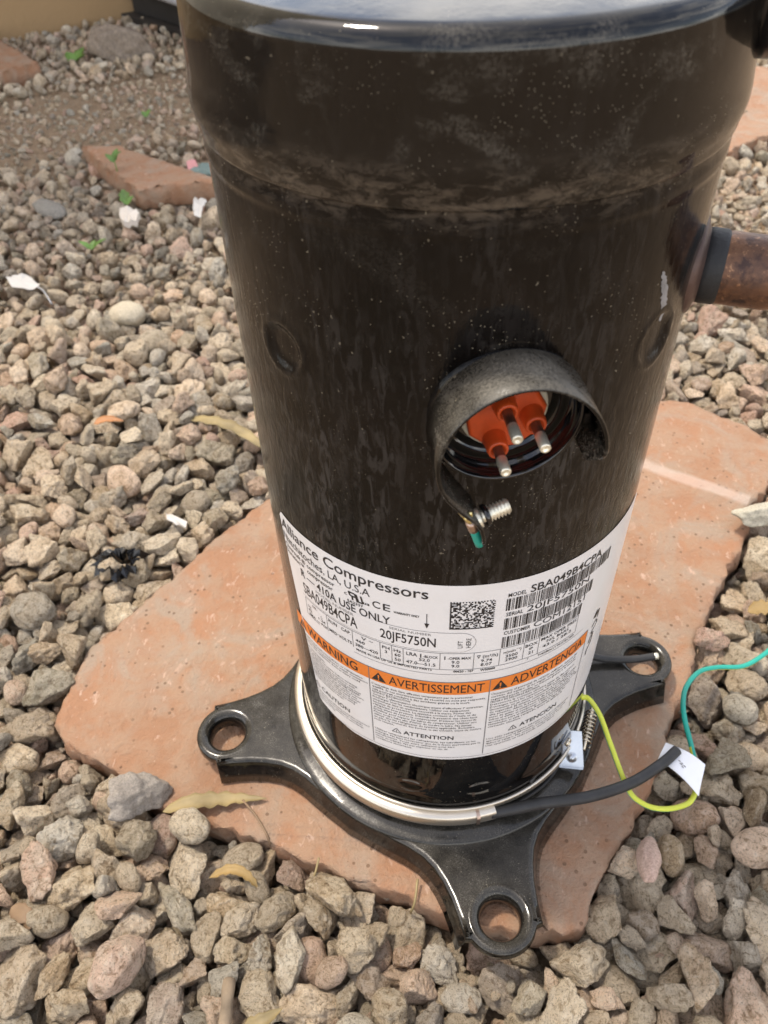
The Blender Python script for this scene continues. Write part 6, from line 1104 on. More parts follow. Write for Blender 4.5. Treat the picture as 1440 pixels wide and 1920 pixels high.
wall_piece('shaded_wall_base', -3200, 330, -90, 420, -180, 0, M_WALL_SHADE)  # lower strip of the wall, browned to stand for its shade
wall_piece('wall_face', -3200, 330, 420, 3000, -190, -12, M_WALL)
#wall_piece('eaves', -3300, 430, 3003, 3110, -300, 330, simple('cream_fascia_board', (.55, .45, .3), .6, var=.2))
# metal stand with a dark cabinet on it
c0 = np.array(at(318, 60, -20)); 
stand = tag(empty('metal_stand', (c0[0], c0[1], -30)), 'dark metal cabinet on a grey pipe frame standing behind the rock', 'cabinet')
FA, FB = np.array(at(208, 40, -26)), np.array(at(345, 84, -26))
ed_ = (FB-FA)/np.linalg.norm(FB-FA); bk = np.array([-ed_[1], ed_[0], 0])
FB = FA+ed_*520
def prism_at(name, s0, s1, d0, d1, z0, z1, mat):
    P = [FA+ed_*s0+bk*d0, FA+ed_*s1+bk*d0, FA+ed_*s1+bk*d1, FA+ed_*s0+bk*d1]
    V = [(p[0], p[1], z0) for p in P]+[(p[0], p[1], z1) for p in P]
    return mesh(name, V, [(0, 1, 5, 4), (1, 2, 6, 5), (2, 3, 7, 6), (3, 0, 4, 7), (4, 5, 6, 7), (3, 2, 1, 0)], mat, stand, smooth=False)
prism_at('cabinet_body', 40, 480, 40, 420, -10, 420, simple('dark_grey_cabinet', (.022, .021, .020), .6, var=.2))
prism_at('door', 60, 460, 30, 38, 30, 400, simple('black_cabinet_door', (.012, .012, .013), .5))
prism_at('base_board', 0, 520, 20, 440, -40, -12, simple('dark_base_board', (.03, .025, .02), .7, var=.3))
for s_ in (150, 470):
    p = FA+ed_*s_-bk*25
    V, F, _a = tube([p+np.array([0, 0, -20]), p+np.array([0, 0, 430])], 9, 2, 12); mesh('upright_pipe', V, F, M_PIPE, stand)
V, F, _a = tube([FA+ed_*140-bk*25+np.array([0, 0, 95]), FA+ed_*500-bk*25+np.array([0, 0, 85])], 11, 2, 12); mesh('rail', V, F, M_PIPE, stand)

# ------------------------------------------------------------------ leaves, paper scraps, weeds, twig
def leaf(name, label, cat, P, w, mat, cup=.25, twist=0.0, th=.35, kind_taper=.75):
    C = catmull(P, 6); n = len(C); V = []; F = []
    for i, p in enumerate(C):
        t = i/(n-1); tan = C[min(i+1, n-1)]-C[max(i-1, 0)]; tan /= np.linalg.norm(tan)
        sd = np.cross(tan, [0, 0, 1]); sd /= np.linalg.norm(sd); upv = np.cross(sd, tan)
        a = twist*t; sd, upv = sd*math.cos(a)+upv*math.sin(a), upv*math.cos(a)-sd*math.sin(a)
        ww = w*max(.04, math.sin(math.pi*min(1, max(0, t**kind_taper)))**.8)
        wob = 1+.16*math.sin(i*1.9+w)+.10*math.sin(i*4.7)
        for q in (-1, -.5, 0, .5, 1): V.append(p+sd*ww*q*wob+upv*ww*cup*(q*q)-upv*(.12*ww if q == 0 else 0))
    m = len(V)
    V += [v-np.array([0, 0, th]) for v in V]
    for i in range(n-1):
        for q in range(4):
            f = (i*5+q, i*5+q+1, (i+1)*5+q+1, (i+1)*5+q); F.append(f); F.append(tuple(m+k for k in f[::-1]))
    for i in range(n-1):
        for q in (0, 4): F.append((i*5+q, (i+1)*5+q, m+(i+1)*5+q, m+i*5+q))
    o = mesh(name, V, F, mat)
    return tag(o, label, cat) if label else o
G = 'dry leaves lying on the gravel'
def A(px, py, z): return np.array(at(px, py, z))
leaf('dry_leaf', 'long straw coloured leaf curling over the lower left edge of the slab', 'leaf', [A(305, 1522, -15), A(350, 1506, -10), A(400, 1500, -12), A(450, 1497, -14), A(500, 1497, -15)], 4.8, M_LEAF, .2)
V, F, _a = tube([A(455, 1500, -14), A(480, 1530, -15), A(500, 1565, -16), A(508, 1585, -22)], .7, 5, 6); tag(mesh('dry_stalk', V, F, M_LEAFB), 'thin brown stalk hanging over the lower edge of the slab', 'stalk')
leaf('dry_leaf', 'curved golden leaf wedged between stones below the slab', 'leaf', [A(392, 1646, -12), A(425, 1632, -7), A(450, 1634, -7), A(472, 1650, -10), A(485, 1668, -16)], 2.8, M_LEAFY, .5)
leaf('dry_leaf', 'brown folded dead leaf between stones at the left edge of the picture', 'leaf', [A(22, 1700, -14), A(40, 1714, -9), A(48, 1735, -9), A(28, 1758, -16)], 5, M_LEAFB, .3)
leaf('dry_leaf', 'pale straw leaf blade pointing at the compressor above the slab', 'leaf', [A(352, 785, -14), A(390, 790, -6), A(440, 805, -4), A(492, 838, -6), A(520, 850, -8)], 7, M_LEAF, .35, .4)
leaf('dry_leaf', 'small orange leaf lying on the gravel left of the compressor', 'leaf', [A(176, 795, -6), A(200, 787, -4), A(232, 789, -5)], 5.0, M_LEAFO, .3)
leaf('dry_leaf', 'yellow leaf tip on the gravel at the right edge beside the slab', 'leaf', [A(1402, 1146, -6), A(1425, 1140, -2), A(1450, 1142, -2), A(1480, 1140, -3)], 6.0, M_LEAFY, .2)
leaf('dry_leaf', 'olive leaf sliver at the very bottom of the picture right of the twig', 'leaf', [A(455, 1925, -10), A(490, 1915, -6), A(530, 1890, -8)], 3.5, M_LEAF, .3)
V, F, _a = tube([A(430, 1838, -10), A(426, 1870, -8), A(424, 1900, -10), A(418, 1945, -13)], lambda t: 3.1+.3*math.sin(t*9), 6, 12)
tag(mesh('twig', V, F, M_TWIG), 'short stub of a grey brown twig standing among the stones at the bottom', 'twig')
V, F, _a = tube([A(598, 1608, -8), A(590, 1640, -14), A(580, 1662, -24)], .6, 4, 6); tag(mesh('straw_stalk', V, F, M_LEAF), 'pale straw stalk sticking up in front of the slab', 'stalk')
V, F, _a = tube([A(783, 1648, -12), A(778, 1690, -16), A(770, 1712, -26)], .7, 4, 6); tag(mesh('straw_stalk', V, F, M_LEAF), 'dry stalk beside the left side of the front foot', 'stalk')

def scrap(name, label, cat, px, z, mat, seed, th=.6, lift=3.0):
    P = [A(x, y, z) for x, y in px]; r = random.Random(seed); c = sum(P)/len(P)
    bm = bmesh.new()
    ring_ = []
    for i in range(len(P)):
        a, b2 = P[i], P[(i+1) % len(P)]
        for t in (0, .33, .66): ring_.append(a+(b2-a)*t+np.array([r.uniform(-.5, .5), r.uniform(-.5, .5), r.uniform(0, lift)]))
    V = [c+np.array([0, 0, lift*.6])]+ring_; n = len(ring_)
    V += [v-np.array([0, 0, th]) for v in V]
    F = [(0, 1+i, 1+(i+1) % n) for i in range(n)]+[(n+1, n+2+(i+1) % n, n+2+i) for i in range(n)]+[(1+i, n+2+i, n+2+(i+1) % n, 1+(i+1) % n) for i in range(n)]
    return tag(mesh(name, V, F, mat, smooth=False), label, cat)
scrap('paper_scrap', 'torn white paper scrap on the gravel at the left edge of the picture', 'paper', [(12, 522), (25, 518), (50, 515), (76, 536), (55, 546), (22, 540)], -6, M_TORN, 1)
scrap('paper_scrap', 'white upright paper scrap in front of the triangular flagstone piece', 'paper', [(364, 370), (372, 376), (382, 372), (388, 378), (380, 390), (378, 410), (365, 408), (362, 392)], -2, M_TORN, 2)
scrap('paper_scrap', 'narrow white paper sliver on the gravel just above the slab', 'paper', [(311, 964), (322, 967), (352, 982), (350, 994), (330, 984), (314, 976)], -8, M_TORN, 3)
scrap('broken_shell', 'white chip with an orange streak below the corner of the triangular flagstone', 'chip', [(226, 392), (245, 390), (262, 402), (255, 416), (232, 420), (224, 405)], -4, M_SHELLW, 4, 8, 5)
scrap('plastic_scrap', 'faded pink plastic scrap behind the compressor on the left', 'plastic scrap', [(350, 306), (366, 300), (372, 314), (352, 326)], -4, M_PINK, 5)
scrap('plastic_scrap', 'grey green plastic lid behind the triangular flagstone piece', 'plastic lid', [(356, 320), (378, 308), (400, 306), (402, 328), (372, 332)], -4, M_TEAL, 6, 3)
V, F, _a = tube([A(70, 538, -5), A(82, 546, -4), A(97, 570, -8)], .8, 4, 6); tag(mesh('wire_scrap', V, F, M_PIPE), 'bit of grey wire beside the torn paper scrap on the left', 'wire')

# melted plastic: a crumpled ring of black sheet
r = random.Random(8); V = []; F = []
cen = A(227, 1054, -13); n = 34
for j, (rad, zz) in enumerate(((16, -2), (12.5, 4), (8.5, 2), (6.5, -5))):
    for i in range(n):
        a = 2*math.pi*i/n; q = rad*(1+r.uniform(-.28, .28)); V.append(cen+np.array([q*math.cos(a)*1.25, q*math.sin(a), zz+r.uniform(-3.5, 3.5)]))
for j in range(3):
    for i in range(n):
        if r.random() < .12: continue
        k = (i+1) % n; F.append((j*n+i, j*n+k, (j+1)*n+k, (j+1)*n+i))
tag(mesh('melted_plastic', V, F, M_BURNT, smooth=False), 'crumpled scrap of melted black plastic on the gravel beside the slab', 'plastic scrap')

def sprout(label, px, py, z, leaves, seed, stem=None):
    base = A(px, py, z); root = tag(empty('seedling', base), label, 'seedling')
    r = random.Random(seed)
    if stem is not None:
        V, F, _a = tube([base, base+np.array(stem)*.5+np.array([2, 0, 0]), base+np.array(stem)], .8, 4, 6); mesh('stem', V, F, M_WEED, root)
    for (dx, dy, dz, L, w, hx) in leaves:
        p = base+np.array([dx, dy, dz]); d = np.array([math.cos(hx), math.sin(hx), .55]); 
        o = leaf('leaf', None, None, [p, p+d*L*.5+np.array([0, 0, 1.5]), p+d*L], w, M_WEED, .25)
        o.parent = root; o.matrix_parent_inverse = Matrix.Translation(-root.location)
    return root
sprout('seedling with a thin stem leaning on the triangular flagstone piece', 222, 352, -16, [(2, 2, 34, 20, 4.5, 1.5), (2, 2, 34, 15, 4, 2.6), (2, 2, 38, 14, 3.5, .6)], 1, (3, 3, 38))
sprout('broad green leaf at the foot of the triangular flagstone piece', 238, 384, -10, [(0, 0, 0, 22, 7, 2.0), (0, 0, 0, 13, 5, 1.0)], 2)
sprout('pair of bright green blades in the gravel on the left', 172, 468, -8, [(0, 0, 0, 16, 4, 2.9), (0, 0, 0, 20, 4.5, .35), (0, 0, 0, 12, 3.5, 1.4)], 3)
sprout('small green weed in front of the brown rock', 140, 118, -20, [(0, 0, 0, 34, 11, 1.2), (0, 0, 0, 26, 10, 2.4), (0, 0, 0, 24, 8, .2)], 4)
sprout('tiny green sprig in the earth behind the flagstone piece', 274, 220, -22, [(0, 0, 0, 15, 4, 1.2), (0, 0, 0, 12, 4, 2.4)], 5)

# ------------------------------------------------------------------ the compressor
RS = 83.3                                     # shell radius
comp = tag(empty('scroll_compressor', (0, 0, -18)), 'tall black scroll compressor with a white data label standing on the terracotta slab', 'compressor')

TA = math.radians(11.66); TZ = 286.38          # terminal fence: direction round the shell, height
TAX = np.array([math.sin(TA), -math.cos(TA), 0]); TTX = np.array([math.cos(TA), math.sin(TA), 0])
def T(l, z, D): return TAX*D + TTX*l + np.array([0, 0, TZ+z])
def TM(l=0, z=0, D=0): return frame(T(l, z, D), TAX, (0, 0, 1))

def surf(s, z, r=None):                        # a point of the shell: arc length s from the front, height z
    a = s/RS; r = RS if r is None else r
    return (r*math.sin(a), -r*math.cos(a), z)

def shell_grid(name, prof_z, prof_r, mat, hole=False):
    n = 420; zs = np.array(prof_z); rs = np.array(prof_r)
    ang = np.linspace(0, 2*math.pi, n, endpoint=False)
    V = np.zeros((len(zs), n, 3))
    for j, (z, r) in enumerate(zip(zs, rs)):
        s = (((ang+math.pi) % (2*math.pi))-math.pi)*RS
        rr = np.full(n, r)
        if hole:
            for cs, cz, rad, dep in ((-59.2, 297, 8.6, 1.5), (73, 296.6, 8.6, 1.5)):
                d = np.hypot(s-cs, z-cz)/rad
                rr = rr - dep*np.clip((1.0-d)/.35, 0, 1) + .55*np.exp(-((d-1.13)/.10)**2)
            for cs, cz in ((-14, 41.8), (22.5, 40.2)):
                d = np.hypot((s-cs)/6.2, (z-cz)/4.4)
                rr = rr - .5*np.clip((1.0-d)/.5, 0, 1) + .15*np.exp(-((d-1.25)/.2)**2)
        V[j, :, 0] = rr*np.sin(ang); V[j, :, 1] = -rr*np.cos(ang); V[j, :, 2] = z
    F = []
    vv = V.reshape(-1, 3)
    for j in range(len(zs)-1):
        for i in range(n):
            k = (i+1) % n
            q = (j*n+i, j*n+k, (j+1)*n+k, (j+1)*n+i)
            if hole and 255 < zs[j] < 320:
                cc = vv[list(q)].mean(0)
                if cc@TAX > 60 and math.hypot(cc@TTX, cc[2]-TZ) < 22.4: continue
            F.append(q)
    return mesh(name, vv, F, mat, comp)

zb = list(np.arange(2, 20, 3)) + [22, 24, 26, 27.5, 29, 31] + list(np.arange(33, 342, 1.35)) + [342, 343.6, 344.4, 345.4, 346.4, 347.4, 348.4, 350, 352]
rb = [RS+1.0 if z < 25 else RS+1.0*max(0, (30-z)/5) if z < 30 else RS if z < 344 else RS+.45 if z < 347.5 else RS+.1 for z in zb]
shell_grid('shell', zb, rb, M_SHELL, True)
capz = [350.9, 351.1, 351.9, 353, 354.5, 356, 357.5, 359, 360.2, 361.4, 362.6, 363.8, 365, 367, 370, 374, 379, 383, 386.1]
capr = [82.0, 83.8, 84.3, 84.55, 84.75, 85.15, 85.55, 85.75, 85.75, 85.68, 85.55, 85.4, 85.22, 84.97, 84.78, 84.62, 84.42, 84.2, 84.0]
for a in np.linspace(6, 85, 19):                # tight shoulder into a gently domed top
    capz.append(386.3+5.6*math.sin(math.radians(a))); capr.append(78.2+5.8*math.cos(math.radians(a)))
z0, r0 = capz[-1], capr[-1]
for r in np.linspace(r0-2, 1.0, 34):
    t = (r0-r)/r0
    sl = math.tan(math.radians(5))*r0
    capz.append(z0 + sl*(t-.5*t*t)); capr.append(r)
shell_grid('top_cap', capz, capr, M_CAP)

# terminal cup, block and pins
V, F = lathe([(24.0, 78), (24.0, 86.2), (23.4, 86.8), (22.7, 86.4), (22.3, 84.5), (21.2, 82.0), (20.4, 81.6), (20.0, 79.0), (18.6, 77.4), (18.0, 77.2), (17.6, 75.2), (16.4, 74.6), (.1, 74.6)], 72, TM())
cup = mesh('terminal_cup', V, F, M_CUP, comp)
V, F = lathe([(14.0, 74.5), (14.0, 80.6), (13.4, 81.2), (.1, 81.2)], 48, TM())
mesh('ceramic_ring', V, F, M_CERAMIC, comp)
V, F = lathe([(12.9, 78), (12.9, 83.2), (12.4, 83.9), (11.6, 84.1), (.1, 84.2)], 9, TM())
blk = mesh('terminal_block', V, F, M_ORANGE_T, comp)
for (l, z, tip) in ((-1.5, 6.0, 102.5), (7.7, .3, 101), (-3.3, -8.0, 100.5)):
    V, F = lathe([(4.1, 83.5), (3.7, 84.4), (3.5, 88.6), (3.3, 90.0), (3.0, 90.4), (2.3, 90.3), (2.0, 89.2), (.1, 89.0)], 28, TM(l, z))
    mesh('pin_collar', V, F, M_ORANGE_T, blk)
    b = MB()
    b.add(*lathe([(1.62, 86), (1.62, tip-6.5)], 20, TM(l, z)), 1)
    b.add(*lathe([(1.62, tip-6.5), (1.72, tip-6.2), (1.72, tip-.35), (1.45, tip), (.95, tip), (.75, tip-.4), (.05, tip-.5)], 20, TM(l, z)), 0)
    b.build('terminal_pin', None, blk, mats=[M_PIN, M_PIN_DARK])

# fence strap with its bent tab
def fence():
    pts = []
    for a in np.linspace(-24, 214, 90):
        a = math.radians(a); rr = 24.0 - .35*math.sin(a*3)
        pts.append((rr*math.cos(a), rr*math.sin(a), 86.0, 105.2))
    x, z = pts[-1][:2]
    tail = [(-17.2, -17.6), (-14.2, -21.0), (-11.7, -23.6), (-9.9, -27.0), (-9.0, -31.0), (-8.6, -34.2), (-8.2, -36.0)]
    for i, (x, z) in enumerate(tail):
        t = (i+1)/len(tail)
        pts.append((x, z, 86+9.5*min(1, t*1.6), 105.2-2.0*max(0, t-.75)*4))
    # the pointed end on the right: the front corner is cut back
    n0 = 9
    for i in range(n0):
        t = 1-i/n0
        x, z, d0, d1 = pts[i]; pts[i] = (x, z, d0, d1-9.0*t**1.5)
    V = []; F = []
    n = len(pts); th = 1.25
    P2 = np.array([(p[0], p[1]) for p in pts])
    for i, (x, z, d0, d1) in enumerate(pts):
        t = P2[min(i+1, n-1)]-P2[max(i-1, 0)]; t = t/np.linalg.norm(t)
        nrm = np.array([t[1], -t[0]])           # outwards
        for (o, d) in ((0, d0), (0, d1-.4), (.35, d1), (th-.35, d1), (th, d1-.4), (th, d0)):
            V.append(T(x+nrm[0]*o, z+nrm[1]*o, d))
    for i in range(n-1):
        for q in range(6):
            F.append((i*6+q, (i+1)*6+q, (i+1)*6+(q+1) % 6, i*6+(q+1) % 6))
    F.append((0, 1, 2, 3, 4, 5)); F.append(tuple((n-1)*6+q for q in (5, 4, 3, 2, 1, 0)))
    return mesh('terminal_fence', V, F, M_FENCE, comp)
fen = fence()
# screw through the tab
sdir = TTX*.93 + np.array([0, 0, .22]) + TAX*(-.18)
p0 = T(-9.3, -25.6, 100.2)
Ms = frame(p0, sdir)
prof = [(.1, -2.6), (3.1, -2.6), (3.3, -2.2), (3.3, -1.0), (1.9, -.9), (2.1, .2)]
z = 1.0
while z < 8.2:
    prof += [(2.75, z), (2.75, z+.15), (1.95, z+.62)]; z += 1.15
prof += [(2.4, 8.5), (2.1, 8.9), (1.4, 8.9), (.1, 8.7)]
V, F = lathe(prof, 24, Ms)
mesh('screw', V, F, M_PIN, fen)
V, F = lathe([(1.4, .2), (3.9, .3), (3.6, 1.6), (2.2, 2.2)], 20, Ms)
mesh('pierced_collar', V, F, M_CUP, fen)
# ring terminal with a cut wire end
b = MB()
Mr = frame(T(-15.6, -21.2, 101.5), TTX*.75 - TAX*.62 + np.array([0, 0, .1]), (0, 0, 1))
ring = []
for i in range(17):
    a = math.radians(60+i*15.5); ring.append((a, 3.1, 1.6))
V = []; F = []
for (a, ro, ri) in ring:
    for (rr, hh) in ((ri, -.4), (ro, -.4), (ro, .4), (ri, .4)): V.append(tuple(Mr @ Vector((rr*math.cos(a), rr*math.sin(a), hh))))
for i in range(len(ring)-1):
    for q in range(4): F.append((i*4+q, (i+1)*4+q, (i+1)*4+(q+1) % 4, i*4+(q+1) % 4))
F += [(0, 1, 2, 3), tuple(len(ring)*4-4+q for q in (3, 2, 1, 0))]
b.add(V, F)
neck0 = T(-14.4, -24.5, 101.5); neck1 = T(-13.4, -26.2, 101.3); bar1 = T(-12.0, -30.6, 100.8); w1 = T(-9.6, -38.4, 100.2)
V, F, A = tube([T(-15.0, -23.4, 101.5), neck1], 1.2, 3, 10); b.add(V, F)
lug = b.build('ring_terminal', M_BRASS, fen)
V, F, A = tube([neck1, bar1], lambda t: 1.75, 3, 14); mesh('crimp_barrel', V, F, M_COPPERTIP, lug)
V, F, A = tube([bar1-(bar1-neck1)*.15, w1], 1.55, 4, 16)
mesh('cut_wire_end', V, F, None, lug, mats=[M_GREEN, M_YELLOW], midx=[1 if k in (6, 7, 8) else 0 for (t, k) in A])

# copper discharge stub and its seat
ca = math.radians(75); cd = np.array([math.sin(ca), -math.cos(ca), 0.0])
Mc = frame(np.array([0, 0, 305.5]), cd)
V, F = lathe([(16.8, 79), (16.6, 82.6), (15.4, 84.0), (12.6, 84.8), (11.9, 85.5)], 60, Mc)
mesh('braze_seat', V, F, simple('heat_stained_weld', (.10, .065, .055), .45, .6, bump=.5, bscale=300, var=.5), comp)
V, F = lathe([(11.4, 84), (11.5, 86.0), (11.1, 88.5), (11.5, 90.5), (11.8, 92), (11.8, 106), (11.4, 108.5), (10.6, 110.5), (10.3, 112.5), (10.4, 121), (10.9, 125), (9.3, 125), (9.2, 100)], 60, Mc)
mesh('copper_stub', V, F, M_COPPER, comp)
V, F = lathe([(11.2, 84.5), (12.1, 85.0), (12.3, 87.0), (12.2, 90.6), (11.6, 91.6)], 60, Mc)
mesh('dark_collar', V, F, simple('blackened_steel_collar', (.012, .012, .013), .6, .0, bump=.5, bscale=500, var=.4), comp)
# black suction fitting above it
Mf = frame(np.array([0, 0, 386.5]), np.array([math.sin(math.radians(76)), -math.cos(math.radians(76)), 0]))
V, F = lathe([(19.2, 70), (19.2, 79.5), (18.6, 81.5), (17.7, 82.2), (17.7, 83.3), (18.4, 84.2), (18.4, 87.2), (17.7, 88.4), (16.6, 88.8), (16.3, 90), (16.2, 122), (14, 124), (.1, 124)], 64, Mf)
mesh('suction_fitting', V, F, M_SUCTION, comp)
rr_ = random.Random(3)
wv = []; n_w = 26
for i in range(n_w+1):                          # a strip scraped to bare metal beside the braze
    t = i/n_w; s_ = 67.5+5.5*math.sin(math.pi*t*.5)+rr_.uniform(-.5, .5); w_ = 1.0+2.0*math.sin(math.pi*t)*rr_.uniform(.6, 1.2)
    wv += [surf(s_-w_*.6, 322-t*19, RS+.10), surf(s_+w_*.6, 322-t*19+rr_.uniform(-.4, .4), RS+.10)]
mesh('scraped_patch', wv, [(2*i, 2*i+1, 2*i+3, 2*i+2) for i in range(n_w)], simple('scraped_bare_steel', (.34, .35, .37), .45, .5, bump=.6, bscale=900, var=.35), comp)

# base plate: four feet, flanged sides, curled mounting eyes
PHI = math.radians(14.9916)
def foot_side():                                # local (u along the foot, v across) from the valley to the eye, with drop of the edge
    return [(67.2, 67.2, 1), (71, 62.5, 1), (78, 54.5, 1), (85, 46, 1), (90.5, 39, 1), (97, 32.5, 1), (104, 28, 1), (112, 24.9, 1), (121, 22.6, 1), (131, 21.2, 1), (141, 20.6, 1)]
side = foot_side()
outline = []
def rotp(u, v, k):
    a = PHI+k*math.pi/2
    return (u*math.cos(a)-v*math.sin(a), u*math.sin(a)+v*math.cos(a))
HRAD = 134.7
for k in range(4):
    for (u, v, h) in side[1:][::1] and [(p[0], -p[1], p[2]) for p in side[1:]]: outline.append((*rotp(u, v, k), h))
    outline.append((*rotp(141.6, -20.4, k), 0))
    for a in np.linspace(-66, 66, 19):
        a = math.radians(a); outline.append((*rotp(HRAD+18.3*math.cos(a), 18.3*math.sin(a)*1.03, k), 0))
    outline.append((*rotp(141.6, 20.4, k), 0))
    for (u, v, h) in side[1:][::-1]: outline.append((*rotp(u, v, k), h))
    outline.append((*rotp(67.2, 67.2, k), 1))
def plate():
    P = np.array([(x, y) for x, y, h in outline]); Hh = np.array([h for x, y, h in outline], float)
    n = len(P)
    # outward normals
    N = np.zeros_like(P)
    for i in range(n):
        t = P[(i+1) % n]-P[i-1]; t /= np.linalg.norm(t); N[i] = (t[1], -t[0])
    rings = []
    for (off, z, fz, foff) in ((-3.0, 0, 0, -3.0), (-2.6, -.01, -.01, -2.5), (-1.3, -.25, -.28, -1.2), (-.45, -.8, -.95, -.25), (-.05, -1.7, -2.0, .2), (0, -2.9, -4.5, .5), (.1, -4.0, -10.5, 2.6), (.3, -5.6, -16.2, 4.6), (-.9, -5.8, -16.4, 3.1), (-1.2, -4.6, -10.5, 1.2), (-1.6, -2.6, -3.6, -1.6)):
        rings.append([(P[i][0]+N[i][0]*(foff if Hh[i] else off), P[i][1]+N[i][1]*(foff if Hh[i] else off), fz if Hh[i] else z) for i in range(n)])
    V = [v for r in rings for v in r]; F = []
    for j in range(len(rings)-1):
        for i in range(n):
            k = (i+1) % n
            F.append((j*n+i, (j+1)*n+i, (j+1)*n+k, j*n+k))
    # top sheet with the eye holes
    bm = bmesh.new()
    def loop(pts):
        vs = [bm.verts.new(p) for p in pts]
        return [bm.edges.new((vs[i], vs[(i+1) % len(vs)])) for i in range(len(vs))]
    ed = loop([(v[0], v[1], 0) for v in rings[0]])
    for k in range(4):
        cx, cy = rotp(HRAD, 0, k)
        ed += loop([(cx+15.6*math.cos(a), cy+15.6*math.sin(a), 0) for a in np.linspace(0, 2*math.pi, 40, endpoint=False)])
    ed += loop([(60*math.cos(a), 60*math.sin(a), 0) for a in np.linspace(0, 2*math.pi, 72, endpoint=False)])
    bmesh.ops.triangle_fill(bm, edges=ed, use_beauty=True, normal=(0, 0, 1))
    bm.verts.index_update()
    TV = [tuple(v.co) for v in bm.verts]; TF = [tuple(v.index for v in f.verts) if f.normal.z > 0 else tuple(v.index for v in f.verts)[::-1] for f in bm.faces]
    bm.free()
    b = MB(); b.add(V, F); b.add(TV, TF)
    return b.build('base_plate', M_PLATE, comp)
pl = plate()
for k in range(4):
    cx, cy = rotp(HRAD, 0, k)
    V, F = lathe([(18.5, -4.4), (18.5, -2.2), (18.0, -.9), (17.1, -.15), (16.0, .1), (14.4, -.05), (12.7, -.8), (11.4, -2.2), (10.5, -4.4), (10.1, -7.2), (10.1, -11.0), (11.2, -11.0)], 56, Matrix.Translation((cx, cy, 0)))
    mesh('mounting_eye', V, F, M_PLATE, pl)
V, F = lathe([(80, 3.4), (RS+3, 3.4), (RS+6, 2.9), (RS+9.5, 1.6), (RS+11.2, 1.5), (RS+12.2, .9), (RS+12.8, -.6)], 160)
mesh('collar_disc', V, F, M_PLATE, pl)

# crankcase heater band, its clamp, spring and lead
def arc_band(prof, a0, a1, n):
    return lathe(prof, n, None, True, math.radians(a0-90), math.radians(a1-90))
b = MB()
V, F = arc_band([(RS+1.6, 11.6), (RS+6.1, 11.2), (RS+6.9, 12.2), (RS+7.1, 15.0), (RS+6.9, 18.0), (RS+6.1, 19.6), (RS+2.6, 20.4), (RS+1.6, 19.6)], -205, 21, 220)
b.add(V, F)
for a, r in ((21, 1),):                         # closed crimped end
    k = len(V)-8; b.add([V[k+i] for i in range(8)], [tuple(range(8))])
band = b.build('heater_band', M_CHROME, comp)
V, F = arc_band([(RS+1.2, 18.4), (RS+3.4, 18.4), (RS+3.4, 22.6), (RS+2.8, 23.0), (RS+1.2, 22.6)], -300, 59, 240)
mesh('clamp_strap', V, F, M_CHROME, band)
V, F = arc_band([(RS+1.4, 11.0), (RS+7.3, 11.0), (RS+7.4, 19.8), (RS+1.4, 20.6)], 14, 15.2, 6)
mesh('crimp_ring', V, F, M_COPPERTIP, band)
# clamp bracket
Mb = frame((75.4, -44.4, 21.0), (-.10, -.78, .62), (0, -.62, -.78))
b = MB()
bm = bmesh.new()
Vb = []
for (x, w) in ((-10.5, 4.7), (10.5, 6.9)):
    for y in (-w, w):
        for h in (-.5, .5): Vb.append(tuple(Mb @ Vector((x, y, h))))
b.add(Vb, [(0, 1, 3, 2), (4, 6, 7, 5), (0, 4, 5, 1), (2, 3, 7, 6), (1, 5, 7, 3), (0, 2, 6, 4)])
bm.free()
V, F = box((11.3, 0, -2.6), (1.4, 13.4, 6.4), Mb, .3); b.add(V, F)
br = b.build('clamp_bracket', M_ZINC, comp, smooth=False)
V, F = lathe([(.1, 1.9), (1.1, 1.75), (2.0, 1.0), (2.3, .4), (3.0, .45), (3.2, .2)], 28, Mb @ Matrix.Translation((5.2, 0, .2)))
mesh('rivet', V, F, M_ZINC, br)
Mb2 = frame(surf(81.5, 31.5, RS+1.2), (math.sin(81.5/RS), -math.cos(81.5/RS), .12), (0, 0, 1))
V, F = box((0, 0, .3), (10.5, 9.5, 1.0), Mb2, .25)
pl2 = mesh('clamp_plate', V, F, M_ZINC, comp, smooth=False)
V, F = lathe([(.1, .2), (1.3, .3), (1.5, 1.3), (2.3, 1.3), (2.5, .5)], 20, Mb2 @ Matrix.Translation((0, -1.0, .6)))
mesh('plate_eyelet', V, F, M_SPRING, pl2)
sp = []
a_, b_ = np.array([84.0, -37.0, 12.0]), np.array([90.5, -15.5, 13.0])
ax_ = (b_-a_)/np.linalg.norm(b_-a_); e1 = np.cross(ax_, [0, 0, 1]); e1 /= np.linalg.norm(e1); e2 = np.cross(ax_, e1)
for i in range(9*10+1):
    t = i/90; an = 2*math.pi*9*t; sp.append(a_+(b_-a_)*t+3.3*(math.cos(an)*e1+math.sin(an)*e2))
V, F, A = tube(sp, .55, 1, 6)
mesh('clamp_spring', V, F, M_SPRING, comp)
V, F, A = tube([a_-ax_*3, b_+ax_*3], 1.5, 1, 12); mesh('clamp_screw', V, F, M_SPRING, comp)
# heater lead
V, F, A = tube([surf(28.5, 15.6, RS+4.3), surf(35, 15.4, RS+5.4), (56, -75.5, 15), (83, -68.5, 12), (108.5, -57, 8.5), (128, -43, 6.5), (138.5, -33.5, 6)], lambda t: 3.3-.25*t, 10, 20)
mesh('heater_lead', V, F, M_DARK, band)
V, F, A = tube([surf(53, 24, RS+1.5), (76, -30, 30), (73.5, -38, 20), (68, -50, 9), (58, -62, 6.5), (40, -74, 6), (20, -82, 5.5)], 1.1, 8, 10)
mesh('thin_lead', V, F, M_DARK, band)

